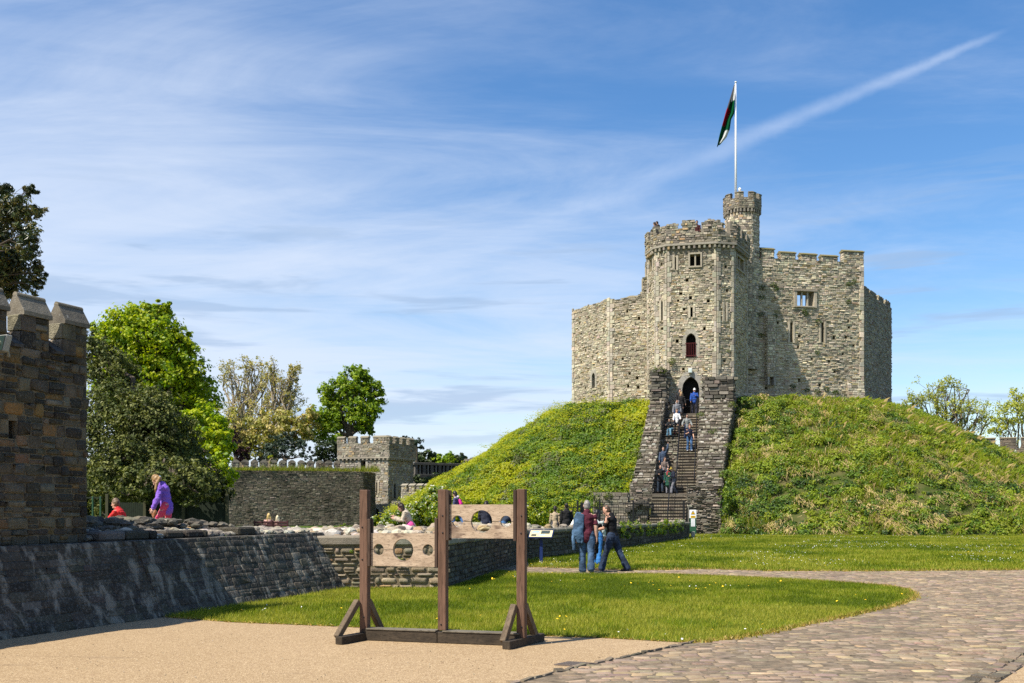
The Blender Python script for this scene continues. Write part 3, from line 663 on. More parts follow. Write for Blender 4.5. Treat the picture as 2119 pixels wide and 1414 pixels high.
# ------------------------------------------------------------------ the mound
MC = A3(18, 86, 0)
_ra = [(-180,29,1.05),(-140,28,1.0),(-115,27,.95),(-100,29,.92),(-85,31,1.1),(-60,33,1.15),(-30,31,1.1),(0,31,1.12),(90,32,1.1),(180,29,1.05)]
DOOR = A3(12.71,70.86,0); ST_A = nrm(A3(.208,.978,0)); ST_B = A3(ST_A[1], -ST_A[0], 0)
def SP(r, q, z): return DOOR + ST_B*r - ST_A*q + A3(0,0,z)
def stair_z(q):
    q = np.asarray(q, float)
    return np.where(q < .9, 8.2, np.where(q < 8.65, 8.2-(q-.9)*.742, np.where(q < 9.5, 2.45, 2.45-(q-9.5)*.742)))
def motte_z(x, y, plants=0.0, carve=True):
    x, y = np.asarray(x, float), np.asarray(y, float)
    dx, dy = x-MC[0], y-MC[1]; d = np.hypot(dx, dy); th = np.degrees(np.arctan2(dy, dx))
    R0 = np.interp(th, [a[0] for a in _ra], [a[1] for a in _ra]); pw = np.interp(th, [a[0] for a in _ra], [a[2] for a in _ra])
    tt = np.clip((d-14.6)/(R0-14.6), 0, 1.2)
    h = 9.25*(1-tt**pw)
    h = h+.5*fbm(np.stack([x*.32, y*.32, 0*x], -1).reshape(-1, 3), 3).reshape(x.shape)*np.clip(tt*6, 0, 1)
    if carve:
        r = (x-DOOR[0])*ST_B[0]+(y-DOOR[1])*ST_B[1]; q = -((x-DOOR[0])*ST_A[0]+(y-DOOR[1])*ST_A[1])
        cut = (np.abs(r+.4) < 2.6) & (q > -1.5)
        rec = (r > -2.9) & (r < -.2) & (q > 2.9)
        h = np.where(cut, np.minimum(h, np.where(q < 9.3, np.where(rec, np.minimum(stair_z(q)-.9, 1.6), stair_z(q)-1.4), -.3)), h)
    return np.maximum(h, -.3)
gx_, gy_ = np.meshgrid(np.linspace(-18, 60, 157), np.linspace(48, 125, 155))
hz = motte_z(gx_, gy_); V = np.stack([gx_, gy_, hz], -1).reshape(-1, 3); nx_, ny_ = 157, 155
idx = np.arange(nx_*ny_).reshape(ny_, nx_); q = np.stack([idx[:-1,:-1], idx[:-1,1:], idx[1:,1:], idx[1:,:-1]], -1).reshape(-1, 4)
q = q[(V[q][:, :, 2] > -.25).any(1)]
m, t = newmat('mound earth'); p = t.pos(); n = t.noise(p, .8, 4); n2 = t.noise(p, 6, 4)
c = t.mix(t.mapr(n, .35, .65), (.04,.06,.01), (.10,.09,.035)); t.out(pbsdf(t, c, .95, t.bump(n2, .7, .08), .1))
a = Acc(); a.add(V, q); a.build('mound', m, smooth=True, kind='structure')

# ------------------------------------------------------------------ the keep
KP = thing('castle_keep', A3(18,80,8), 'tall pale stone castle keep with battlements on top of the green mound', 'castle')
ZB = 7.2
def soot_top(z1, z0):
    def f(u, v, C):
        k = np.clip((v-(z0-ZB))/(z1-z0), 0, 1)[:, None]*.75*(.6+.6*rng.random((len(C), 1)))
        return C*(1-k)+k*np.array([.17,.155,.125])*(.6+.8*rng.random((len(C), 1)))
    return f
KW = dict(pal=PAL_KEEP, mort=(.40,.345,.23), ch=(.07,.17), cw=(.11,.42), split=.12, depth=(.008,.065), gap=.010, cut=(.08,.3), jit=.07, missing=.025)
def putlogs(L, z0, z1, n, avoid=()):
    H = []
    for _ in range(n*3):
        u, z = random.uniform(.4, L-.6), random.uniform(z0, z1)
        if all(not(u+.5 > a and u-.3 < b and z+.5 > c and z-.3 < d) for a, b, c, d in list(avoid)+H): H.append((u, u+random.uniform(.16,.24), z, z+random.uniform(.17,.26)))
        if len(H) >= n: break
    return H
def ragged(base, amp, step=.9, seed=0):
    def f(u):
        u = np.asarray(u, float); k = np.floor(u/step*1.0)
        return base+amp*fbm(np.stack([u*.9, u*0+seed, u*0], -1), 3)+amp*.8*(fbm(np.stack([k*3.7, k*0+seed, k*0+1.3], -1), 1))
    return f
# plan of the gate tower, left to right as seen from outside
Fm, F0, F1, F2, F3, F4 = [A3(*p, 0) for p in ((10.1,73.76),(10.42,71.89),(11.11,71.2),(14.48,70.48),(15.77,70.83),(17.46,74.0))]
tower_pts = [A3(10.15,75.4,0), Fm, F0, F1, F2, F3, F4, A3(17.5,75.6,0)]
TZ = 20.2
L12 = np.linalg.norm(F2-F1)
def u_of(A, B, px):                 # distance along A-B of the plan point that lies on the sight line px
    k = (px-CX)/F; d = nrm(B-A); return (k*A[1]-A[0])/(d[0]-k*d[1])
def z_at(A, B, u, py): y = (A+nrm(B-A)*u)[1]; return EYE-(py-H0)/F*y
def op(A, B, x0, x1, ytop, ybot):
    u0, u1 = u_of(A, B, x0), u_of(A, B, x1); um = (u0+u1)/2
    return (u0, u1, z_at(A, B, um, ybot), z_at(A, B, um, ytop))
o_door = op(F1, F2, 1411.5, 1447, 780, 848); o_door = (o_door[0], o_door[1], 8.2, o_door[3])
o_arch = op(F1, F2, 1419.5, 1440, 690, 740); o_slit = op(F1, F2, 1429, 1433.5, 636, 656); o_twin = op(F1, F2, 1428, 1449.5, 527, 551); o_sl2 = op(F1, F2, 1396.5, 1399, 532, 558)
gate = []
def gate_facet(A, B, holes, n=3):
    a = Acc(); pl = putlogs(np.linalg.norm(B-A), 11, 19, n, holes)
    wall(a, A, B, ZB, TZ, .9, holes=list(holes)+pl, tint=soot_top(20.2, 17.5), **KW)
    up = nrm(B-A)
    for e, P_, s in ((0, A, 1), (1, B, -1)):          # dressed quoins at both edges
        z = 8.6
        while z < TZ-.2:
            h = random.uniform(.28,.45); w = random.choice((.17,.30))
            c_ = P_+up*s*w/2; n_ = A3(up[1], -up[0], 0)
            obox(a, c_+n_*.04+UP*(z+h/2), up*(w/2), -n_*.05, UP*(h/2-.008), pick([(3,(.50,.44,.33)),(2,(.44,.40,.31)),(1,(.38,.34,.27))], 1)[0], 0, .02); z += h
    return a
o_fl = op(F0, F1, 1369, 1372.5, 624, 663); o_ls = op(Fm, F0, 1344, 1351, 537, 562); o_r1 = op(F2, F3, 1499, 1501.5, 629, 663); o_r2 = op(F3, F4, 1523, 1537, 535, 559)
facets = [(tower_pts[0], Fm, []), (Fm, F0, [o_ls]), (F0, F1, [o_fl]), (F1, F2, [o_door, o_arch, o_slit, o_twin, o_sl2]), (F2, F3, [o_r1]), (F3, F4, [o_r2]), (F4, tower_pts[-1], [])]
for k, (A, B, hs) in enumerate(facets): gate_facet(A, B, hs, 9 if k == 3 else 3).build('gate_tower_wall', M_KEEP, KP)
a = Acc(); prism(a, tower_pts, TZ-.05, TZ+.5, (.2,.18,.15)); a.build('tower_roof', M_KEEP, KP); a = Acc(); prism(a, [A3(11.3,75.3,0), A3(11.5,72.6,0), A3(14.1,72.0,0), A3(15.3,72.5,0), A3(16.4,75.3,0)], ZB, TZ-.1, (.02,.02,.02)); a.build('tower_interior', M_BLACK, KP)  # solid black core paints the dark interior and closes off the sky
# corbel table, string course and ragged parapet
def offset(poly, d):
    out = []
    for i in range(len(poly)):
        p = poly[i]; t0 = nrm(p-poly[max(i-1, 0)]) if i else nrm(poly[1]-p); t1 = nrm(poly[i+1]-p) if i < len(poly)-1 else t0
        n0, n1 = A3(t0[1], -t0[0], 0), A3(t1[1], -t1[0], 0); b = nrm(n0+n1); out.append(p+b*d/max(.35, float(np.dot(b, n0))))
    return out
tp = tower_pts[1:7]
op_ = offset(tp, .24)
a = Acc()
for A, B in zip(op_[:-1], op_[1:]):
    t_ = nrm(B-A); n_ = A3(t_[1], -t_[0], 0); L = np.linalg.norm(B-A)
    for u in np.arange(.18, L-.05, .36): obox(a, A+t_*u-n_*.12+UP*(TZ-.13), t_*.085, -n_*.14, UP*.12, pick(PAL_TOPK, 1)[0], 0, .03)
    beam(a, A-n_*.13+UP*(TZ+.08), B-n_*.13+UP*(TZ+.08), .34, .17, col=(.33,.30,.24), bev=.02)
a.build('corbel_table', M_KEEP, KP)
a = Acc()
def crag(seed, base, gaps):
    def f(u):
        u = np.asarray(u, float); z = base+.22*fbm(np.stack([u*1.6, u*0+seed, u*0], -1), 3)*2
        for g0, g1, dz in gaps: z = z-dz*((u > g0) & (u < g1))
        return z
    return f
KP2 = dict(pal=PAL_TOPK+[(3,(.42,.37,.27))], mort=(.25,.22,.17), ch=(.12,.22), cw=(.15,.45), depth=(.01,.07), cut=(.1,.35), jit=.07, colw=.22, back=True)
gaps = [[(.7,1.3,.7)], [(.2,.6,.5)], [(.75,1.15,.55),(2.05,2.5,.7)], [(.5,1.1,.6)], [(.9,1.5,.8),(2.3,2.8,.6)]]
for k, (A, B) in enumerate(zip(op_[:-1], op_[1:])):
    wall(a, A, B, TZ+.17, 21.9, .5, top=crag(k*3.1, 21.75 if k != 2 else 21.8, gaps[k]), **KP2)
a.build('parapet', M_KEEP, KP)
# openings of the tower
def arch_poly(w, h, spring, n=8, pointed=True):
    """left to right outline of an arched opening of width w and height h, springing at 'spring'"""
    R = []; 
    for i in range(n+1):
        k = i/n; x = -w/2+w/2*k; rise = h-spring
        R.append((x, spring+rise*(math.sqrt(max(0, 1-(1-k)**2)) if not pointed else .8*math.sqrt(max(0, 1-(1-k)**2))+.2*k)))
    return [(-w/2, 0)]+R+[(-x, z) for x, z in R[::-1][1:]]+[(w/2, 0)]
def surround(acc, C, t_, w, h, spring, fw, d, col, pointed=True, vous=True):
    """dressed stone band round an arched opening + the spandrel that fills the square hole behind it"""
    n_ = A3(t_[1], -t_[0], 0); ip = arch_poly(w, h, spring, 8, pointed); k = len(ip)
    op2 = [(x+(fw if x > 0 else -fw if x < 0 else 0)*(1 if abs(x) > w*.49 or z <= spring else .8), z+(0 if z <= spring else fw*(.3+.8*(z-spring)/(h-spring)))) for x, z in ip]
    for i in range(k-1):
        q = [ip[i], ip[i+1], op2[i+1], op2[i]]
        extrude(acc, [C+t_*x+UP*z+n_*d for x, z in q][::-1], -n_*(.3+d), np.array(col)*random.uniform(.8,1.12))
def spandrel(acc, C, t_, w, h, spring, dep, col, pointed=True):
    n_ = A3(t_[1], -t_[0], 0); ip = arch_poly(w, h, spring, 8, pointed)[1:-1]; m_ = len(ip)//2
    extrude(acc, [C+t_*x+UP*z-n_*.01 for x, z in ip[:m_+1]+[(0, h+.03), (-w/2-.01, h+.03)]], -n_*dep, col)
    extrude(acc, [C+t_*x+UP*z-n_*.01 for x, z in [(w/2+.01, h+.03), (0, h+.03)]+ip[m_:]][::1], -n_*dep, col)
def opening(A, B, o, kind, name='window'):
    t_ = nrm(B-A); n_ = A3(t_[1], -t_[0], 0); C = A+t_*(o[0]+o[1])/2+UP*o[2]; w, h = o[1]-o[0], o[3]-o[2]
    b = Acc(); obox(b, C-n_*.62+UP*h/2, t_*(w/2+.02), -n_*.02, UP*(h/2+.02)); ob = b.build(name, M_BLACK, KP)  # black panel paints the darkness inside the opening
    a = Acc()
    if kind in ('arch', 'door'):
        sp = h*(.74 if kind == 'arch' else .68)
        surround(a, C, t_, w, h, sp, .26 if kind == 'arch' else .34, .05, (.40,.37,.30) if kind == 'arch' else (.36,.34,.30))
        spandrel(a, C, t_, w, h, sp, .5, (.38,.35,.29)); a.build('stone_surround', M_KEEP, ob)
    elif kind == 'twin':
        f = .12; col = (.42,.37,.28)
        for s in (-1, 1): obox(a, C+t_*s*(w/2+f/2)+UP*h/2+n_*.03, t_*f/2, -n_*.09, UP*(h/2+f), col, 0, .012)
        for z in (-f/2, h+f/2): obox(a, C+UP*z+n_*.033, t_*(w/2), -n_*.09, UP*f/2, col, 0, .012)
        obox(a, C+UP*h/2-n_*.03, t_*.055, -n_*.07, UP*h/2, col, 0, .012); a.build('stone_frame', M_KEEP, ob)
    else:
        for s in (-1, 1): a = Acc(); obox(a, C+t_*s*(w/2+.085)+UP*h/2+n_*.015, t_*.08, -n_*.06, UP*(h/2+.08), (.5,.44,.33), 0, .012); a.build('stone_jamb', M_KEEP, ob)
    return ob, C, t_, n_, w, h
opening(F1, F2, o_door, 'door', 'doorway'); ob, C, t_, n_, w, h = opening(F1, F2, o_arch, 'arch')
a = Acc(); red = plain('dark red iron', (.085,.012,.012), .5)
for i in range(6): q = C+t_*(-w/2+.03+(w-.06)*i/5)+n_*.1; tube(a, [q+UP*.02, q+UP*1.02], .018, 5)
for z in (.12, 1.0): beam(a, C-t_*(w/2+.06)+n_*.1+UP*z, C+t_*(w/2+.06)+n_*.1+UP*z, .04, .04, bev=.005)
a.build('window_guard', red, ob)
opening(F1, F2, o_twin, 'twin'); opening(F1, F2, o_slit, 'slit', 'arrow_slit'); opening(F1, F2, o_sl2, 'slit', 'arrow_slit'); opening(F0, F1, o_fl, 'slit', 'arrow_slit')
opening(Fm, F0, o_ls, 'slit'); opening(F2, F3, o_r1, 'slit', 'arrow_slit'); opening(F3, F4, o_r2, 'twin')
q = F1+nrm(F2-F1)*u_of(F1, F2, 1428.5)+A3(-.208,-.978,0)*.2; q[2] = z_at(F1, F2, 1.6, 768)
dl = thing('door_floodlight', q, 'small white floodlight above the pointed castle doorway', 'floodlight')
a = Acc(); obox(a, q, t_*.14, -n_*.09, UP*.17, (.5,.5,.5), 0, .02); beam(a, q-n_*.0+UP*.1, q-n_*.3+UP*.1, .05, .05); a.build('housing', plain('lamp box', (.55,.56,.54), .4), dl)
a = Acc(); obox(a, q+n_*.095-UP*.02, t_*.11, -n_*.006, UP*.12); a.build('glass', plain('lamp pane', (.5,.58,.55), .1, .05, 4, 0, .001, .6), dl)

# curtain walls of the shell keep
L0, L1, L2, L3 = A3(10.3,74.6,0), A3(7.5,75.9,0), A3(4.9,80.4,0), A3(5.4,88,0)
K0, K1, K2 = A3(17.6,75.2,0), A3(27.19,77,0), A3(31.9,83.7,0)
def curtain(A, B, top, holes, tint=None, thick=1.3, quoin=(), np_=6, z1=18, **k2):
    a = Acc(); L = np.linalg.norm(B-A); kw = {**KW, **k2}
    wall(a, A, B, ZB, z1, thick, top=top, holes=list(holes)+putlogs(L, 10.5, 16.5, np_, holes), tint=tint, colw=.3, **kw)
    up = nrm(B-A)
    for P_, s in quoin:
        z = 8.0; n_ = A3(up[1], -up[0], 0)
        while z < z1-.6:
            h = random.uniform(.25,.42); w = random.choice((.2,.36)); obox(a, P_+up*s*w/2+n_*.045+UP*(z+h/2), up*w/2, -n_*.05, UP*(h/2-.008), pick([(3,(.52,.46,.35)),(2,(.44,.40,.32))], 1)[0], 0, .02); z += h
    return a
def soot(k0, col=(.15,.14,.115), amt=.8):
    def f(u, v, C):
        k = np.clip((v+ZB-k0)/2.2, 0, 1)[:, None]*amt*(.5+.7*rng.random((len(C), 1))); k = np.clip(k, 0, 1); return C*(1-k)+k*np.array(col)*(.6+.8*rng.random((len(C), 1)))
    return f
o_lw = op(L2, L1, 1225.5, 1232, 772, 803)
f1 = ragged(17.45, .28, .8, 2); curtain(L1, L0, lambda u: f1(u)+np.clip((u-2.35)/.3, 0, 1)*1.4, [], soot(15.6), quoin=((L1, 1),), np_=7).build('curtain_wall', M_KEEP, KP)
f2 = ragged(17.5, .28, .9, 5); curtain(L2, L1, f2, [o_lw], soot(16.2), quoin=((L2, 1), (L1, -1)), np_=12).build('curtain_wall', M_KEEP, KP)
opening(L2, L1, o_lw, 'arch')
curtain(L3, L2, ragged(17.4, .3, .9, 8), [], soot(15.6)).build('curtain_wall', M_KEEP, KP)
o_sky = op(K0, K1, 1648, 1683, 604, 634); o_s1 = op(K0, K1, 1634.5, 1640.5, 668, 708); o_s2 = op(K0, K1, 1699, 1705, 668, 708)
ZC = 20.45
a = curtain(K0, K1, None, [o_sky, o_s1, o_s2], soot(21.5, amt=.3), z1=ZC, quoin=((K1, -1),), np_=16, cw=(.15,.5)); a.build('curtain_wall', M_KEEP, KP)
tK = nrm(K1-K0); nK = A3(tK[1], -tK[0], 0); LK = np.linalg.norm(K1-K0)
fr = Acc(); us, ue, zs_, ze_ = o_sky
C = K0+tK*(us+ue)/2; w, h = ue-us, ze_-zs_
for s in (-1, 1): obox(fr, C+tK*s*(w/2+.12)+nK*.05+UP*(zs_+h/2), tK*.12, -nK*.1, UP*(h/2+.12), (.47,.41,.31), 0, .015)
obox(fr, C+nK*.07+UP*(ze_+.07), tK*(w/2+.28), -nK*.12, UP*.075, (.30,.26,.2), 0, .015); obox(fr, C+nK*.05+UP*(zs_-.05), tK*w/2, -nK*.1, UP*.05, (.45,.4,.31), 0, .01)
for s in (-.17, .17): obox(fr, C+tK*s*w+UP*(zs_+h/2)-nK*.1, tK*.06, -nK*.1, UP*h/2, (.45,.40,.31), 0, .015)
wf = fr.build('mullioned_window', M_KEEP, KP, origin=None)
for o in (o_s1, o_s2): opening(K0, K1, o, 'slit', 'arrow_slit')
# battlements of the right wall
def batt(A, B, u0, u1, zb, zt, thick=.55, ov=.09, name='merlon'):
    a = Acc(); t_ = nrm(B-A); n_ = A3(t_[1], -t_[0], 0)
    wall(a, A+t_*u0, A+t_*u1, zb, zt, thick, PAL_KEEP+PAL_TOPK, (.3,.26,.2), ch=(.13,.22), cw=(.15,.4), depth=(.01,.05), ends=(0, 1))
    o = a.build(name, M_KEEP, KP); b = Acc(); e = [(ov, zt), (ov, zt+.05), (-thick/2, zt+.22), (-thick-ov, zt+.05), (-thick-ov, zt)]
    p0, p1 = A+t_*(u0-.06), A+t_*(u1+.06); extrude(b, [p0+n_*x+UP*z for x, z in e], p1-p0, (.20,.175,.085)); b.build('coping', M_MOSS, o)
M_MOSS = stone_mat('mossy coping', stain=.5, stain_col=(.14,.13,.02), stain_scale=1.5, fine=10, bump=.5)
for x0, x1, zt in ((1576,1602,21.15),(1616,1646,20.95),(1659,1690,20.9),(1702,1733,20.85),(1746,1787,21.3)):
    batt(K0, K1, u_of(K0, K1, x0), min(LK, u_of(K0, K1, x1)), ZC, zt)
for x0, x1 in ((1602,1616),(1646,1659),(1690,1702),(1733,1746)):
    u0, u1 = u_of(K0, K1, x0)+.07, u_of(K0, K1, x1)-.07; p0, p1 = K0+tK*u0, K0+tK*u1
    a = Acc(); extrude(a, [p0+nK*x+UP*z for x, z in ((.09,ZC-.02),(.09,ZC+.03),(-.5,ZC+.2),(-.55,ZC-.02))], p1-p0, (.2,.18,.14)); a.build('crenel_sill', M_COPE, KP)
a = Acc(); q0 = u_of(K0, K1, 1583); qz0, qz1 = z_at(K0, K1, q0, 790), z_at(K0, K1, q0, 655)     # latrine chute / buttress strip
wall(a, K0+tK*q0+nK*.45, K0+tK*(q0+.62)+nK*.45, qz0+.3, qz1, .5, PAL_KEEP, (.3,.26,.2), ch=(.14,.25), cw=(.2,.4), ends=(0,1))
for s in (.06,.56): obox(a, K0+tK*(q0+s)+nK*.25+UP*qz0, tK*.07, -nK*.28, UP*.3, (.4,.38,.33), 0, .02)
a.build('buttress_strip', M_KEEP, KP)
KDK = dict(pal=[(4,(.33,.30,.25)),(3,(.26,.245,.22)),(2,(.4,.36,.29)),(1,(.25,.16,.1))])  # darker stones put the shade of the right face into its colour
fa = ragged(18.55, .12, .9, 3)
def steps_top(u): return np.where((u % 2.1) < 1.45, 18.75, 18.35)+.05*fbm(np.stack([u*2, u*0, u*0], -1), 2)
curtain(K1, K2, steps_top, [], soot(17.5, (.1,.1,.095)), **KDK).build('curtain_wall', M_KEEP, KP)
Bk = [K2, A3(32,91,0), A3(26,98,0), A3(16,99.5,0), A3(9,96,0), L3]
a = Acc()
for A, B in zip(Bk[:-1], Bk[1:]): wall(a, A, B, ZB, 17, 1.2, PAL_KEEP, (.28,.25,.19), top=ragged(16.9, .25, 1, A[0]), face=False)
a.build('rear_wall', M_KEEP, KP)
# sloping plinth at the foot of the right wall's corner
a = Acc(); wall(a, K1-tK*1.4+nK*.02, K1+nK*.02, 8.6, 11.4, .3, PAL_KEEP, (.3,.26,.2), lean=.55, ch=(.14,.26)); a.build('corner_plinth', M_KEEP, KP)

# flag turret behind the gate tower
TC = A3(17.55,75.9,0); TR = 1.28
a = Acc(); oct_ = [TC+A3(math.cos(k), math.sin(k), 0)*TR for k in np.radians(np.arange(8)*45+22.5)]
oct2 = [TC+(p-TC)*1.12 for p in oct_]
for i in range(8):
    A, B = oct_[i-1], oct_[i]
    wall(a, A, B, 12, 24.0, .4, PAL_KEEP+[(4,(.27,.24,.19))], (.3,.26,.2), ch=(.14,.24), cw=(.18,.42), depth=(.01,.05)) if (nrm(A+B-2*TC)[1] < .5) else wall(a, A, B, 12, 24.0, .4, PAL_KEEP, face=False)
a.build('turret_shaft', M_KEEP, KP)
a = Acc()
for i in range(8):
    A, B = oct2[i-1], oct2[i]; t_ = nrm(B-A); n_ = A3(t_[1], -t_[0], 0); L = np.linalg.norm(B-A)
    for u in (.14, .42, .7, .98): obox(a, A+t_*min(u, L-.08)-n_*.07+UP*23.9, t_*.07, -n_*.09, UP*.13, (.22,.2,.16), 0, .02)
    wall(a, A, B, 24.03, 24.85, .3, PAL_TOPK, (.2,.18,.14), ch=(.13,.2), cw=(.15,.4), depth=(.01,.04))
a.build('turret_parapet', M_KEEP, KP)
a = Acc(); prism(a, oct_, 23.6, 24.3, (.2,.18,.15)); a.build('turret_roof', M_KEEP, KP)
for i in range(8):       # merlons wrap the corners of the octagon
    p = oct2[i]; 
    ia, ib = oct2[i-1], oct2[(i+1) % 8]; a = Acc()
    for q in (ia, ib):
        t_ = nrm(q-p); A, B = (p+t_*.36, p) if q is ia else (p, p+t_*.36)
        wall(a, A, B, 24.85, 25.2, .28, PAL_TOPK, (.2,.18,.14), ch=(.13,.2), cw=(.15,.3), depth=(.01,.03))
        t2 = nrm(B-A); n_ = A3(t2[1], -t2[0], 0); extrude(a, [A+n_*x+UP*z for x, z in ((.05,25.2),(.05,25.24),(-.15,25.33),(-.33,25.24),(-.33,25.2))], B-A, (.17,.145,.09))
    a.build('turret_merlon', M_KEEP, KP)
# plants rooted in the keep's joints
IVY = [leaf_mat('wall weeds', (.06,.10,.012), .3), leaf_mat('wall weeds pale', (.16,.19,.02), .35)]
a = Acc()
for x, y in ((1600,590),(1605,598),(1664,645),(1667,650),(1756,588),(1765,584),(1692,666),(1602,655),(1640,800),(1668,808),(1690,810),(1710,806),(1728,812),(1760,806),(1775,812),(1690,730),(1755,625)):
    u = u_of(K0, K1, x); c_ = K0+tK*u+nK*.1; c_[2] = z_at(K0, K1, u, y); pt, d = blob_points(c_, (.28,.14,.2), 110); leaves(a, pt, .09, d, spread=.6, mat=0)
for x in range(1563, 1580, 4): 
    u = u_of(K0, K1, x)
    for z in (16.2, 17.5, 18.2, 14.6): pt, d = blob_points(K0+tK*u+nK*.1+UP*z, (.2,.12,.2), 25); leaves(a, pt, .1, d, mat=0)
a.build('wall_plants', IVY, KP, kind=None)

# flagpole, flag, white device
FP = A3(17.04,75.75,24.3)
pole = thing('flagpole', FP, 'tall thin white flagpole rising from the battlemented turret', 'flagpole')
a = Acc(); top_ = FP+A3(-.02,0,9.6); tube(a, [FP, FP+(top_-FP)*.5, top_], [.085,.07,.045], 10); a.build('pole', plain('white paint', (.8,.8,.78), .35, .03), pole, smooth=True)
a = Acc(); v_, f_ = ico(2); a.add(v_*np.array([.09,.09,.07])+top_+UP*.05, f_); a.build('finial', plain('white cap', (.75,.75,.72), .4), pole)
a = Acc(); tube(a, [top_-UP*.1+A3(-.09,-.03,0), FP+A3(-.12,-.03,.8)], .008, 4); a.build('halyard', plain('rope', (.5,.48,.4), .8), pole)
# flag: a limp cloth hanging down and away to the left of the pole in long folds
nu, nw = 48, 22; V = np.zeros((nu, nw, 3)); C = np.zeros((nu, nw, 3))
hy = top_+A3(-.07,0,-.12)
Lx = ([0,.2,.45,.66,.82,1.0], [-.03,-.32,-.70,-.98,-1.18,-1.36]); Rx = ([0,.22,.46,.56,.72,.86,1.0], [.0,-.01,-.03,-.26,-.34,-.58,-1.12])
for i in range(nu):
    for j in range(nw):
        u, w = i/(nu-1), j/(nw-1); x0, x1 = np.interp(u, *Lx), np.interp(u, *Rx)
        zb = -4.75*u+ (1-w)*0.0 - .25*w*(u > .5)*(u-.5)*-2*.8
        V[i, j] = hy+A3(x0+(x1-x0)*w, -.22*math.sin(w*8.5+u*2.2)*min(1, u*4)*(1-.3*u)+.1*u, zb)
        c = (.0,.085,.028)
        if u < .27 and w > .35: c = (.75,.75,.74)
        elif .40 < u < .66 and w < .55-.5*(u-.4): c = (.26,.006,.02)
        elif u > .76 and w > .52 and u < .96: c = (.62,.64,.62)
        elif w < .2 and u < .4: c = (.10,.09,.10)  # fold shading painted into the cloth along its left edge
        C[i, j] = c
idx = np.arange(nu*nw).reshape(nu, nw); q = np.stack([idx[:-1,:-1], idx[:-1,1:], idx[1:,1:], idx[1:,:-1]], -1).reshape(-1, 4)
m, t = newmat('flag cloth'); c = colattr(t); b = pbsdf(t, c, .8, None, .1); tr = t.n('ShaderNodeBsdfTranslucent'); t.set(tr.inputs[0], c)
mx = t.n('ShaderNodeMixShader'); mx.inputs[0].default_value = .35; t.set(mx.inputs[1], b); t.set(mx.inputs[2], tr); t.out(mx)
a = Acc(); a.add(V.reshape(-1, 3), q, C.reshape(-1, 3)); fo = a.build('flag', m, smooth=True, origin=hy, label='limp dark green flag with white and red parts drooping from the white flagpole', cat='flag')
md = fo.modifiers.new('thick', 'SOLIDIFY'); md.thickness = .012
q = P(1531, 402, 75.5); wd = thing('mast_equipment', q-UP*.3, 'small white equipment mast beside the flagpole on the turret', 'equipment')
a = Acc(); tube(a, [q-UP*.3, q+UP*.05], .05, 8); obox(a, q+UP*.12, A3(.12,0,0), A3(0,.1,0), A3(0,0,.1), bev=.03); a.build('bracket', plain('white plastic', (.75,.75,.73), .4), wd)
a = Acc(); v_, f_ = ico(2); a.add(v_*np.array([.12,.11,.15])+q+UP*.35, f_); a.build('dome', plain('white dome', (.78,.78,.76), .35), wd, smooth=True)

# ------------------------------------------------------------------ staircase up the mound
STR = thing('stone_staircase', SP(0,10,0), 'long steep stone staircase between broken rubble side walls climbing the mound to the castle door', 'staircase')
M_STEP = stone_mat('stair rubble', stain=.4, stain_col=(.05,.045,.035), stain_scale=.8, fine=8, bump=.7, lichen=.3, lichen_col=(.4,.38,.33))
def flight(r0, r1, q0, q1, name):
    a = Acc(); n_ = int(round((q1-q0)/.262)); dq = (q1-q0)/n_; zt = float(stair_z(q0)); dz = (zt-float(stair_z(q1)))/n_
    for i in range(n_):
        z = zt-dz*(i+1); qa = q0+dq*i
        c8 = [SP(r0,qa+dq+.02,max(-.3,z-3.9)), SP(r1,qa+dq+.02,max(-.3,z-3.9)), SP(r1,qa,max(-.3,z-3.9)), SP(r0,qa,max(-.3,z-3.9))]; top = [SP(r0,qa+dq,z-.035), SP(r1,qa+dq,z-.035), SP(r1,qa,z-.035), SP(r0,qa,z-.035)]
        hexa(a, c8+top, (.055,.045,.033))
        u = r0
        while u < r1-.05:            # treads of separate slabs with a nosing
            w = min(random.uniform(.4,.8), r1-u); obox(a, SP(u+w/2, qa+dq/2+.02, z), ST_B*(w/2-.006), -ST_A*-1*(dq/2+.02)*1.0, UP*.04, pick([(2,(.20,.165,.115)),(1,(.25,.21,.155)),(1,(.15,.125,.09))], 1)[0], 0, .012); u += w
    a.build(name, M_STEP, STR)
flight(-.62, .62, .95, 8.65, 'upper_flight'); flight(-2.0, -.64, .95, 3.45, 'side_flight'); flight(-2.05, .1, 9.5, 12.6, 'lower_flight')
a = Acc()
def slab(r0, r1, q0, q1, z0, z1, col=(.14,.12,.09)): hexa(a, [SP(r0,q1,z0), SP(r1,q1,z0), SP(r1,q0,z0), SP(r0,q0,z0), SP(r0,q1,z1), SP(r1,q1,z1), SP(r1,q0,z1), SP(r0,q0,z1)], col)
slab(-2.0,.62,-.05,.95,7.0,8.2); a.build('landing', M_STEP, STR); a = Acc(); slab(-2.05,.65,8.65,9.5,.8,2.45); a.build('landing', M_STEP, STR)
# masonry block under the side flight, facing the camera
a = Acc(); wall(a, SP(-2.0,3.6,0), SP(-.66,3.6,0), 1.6, 6.24, 2.2, PAL_STEP, (.1,.085,.06), ch=(.08,.17), cw=(.12,.45), split=.2, depth=(.01,.09), jit=.09, lean=.9)
a.build('middle_block', M_STEP, STR)
a = Acc(); slab(-2.0,-.66,4.4,8.66,1.2,2.47); a.build('recess_floor', M_STEP, STR)
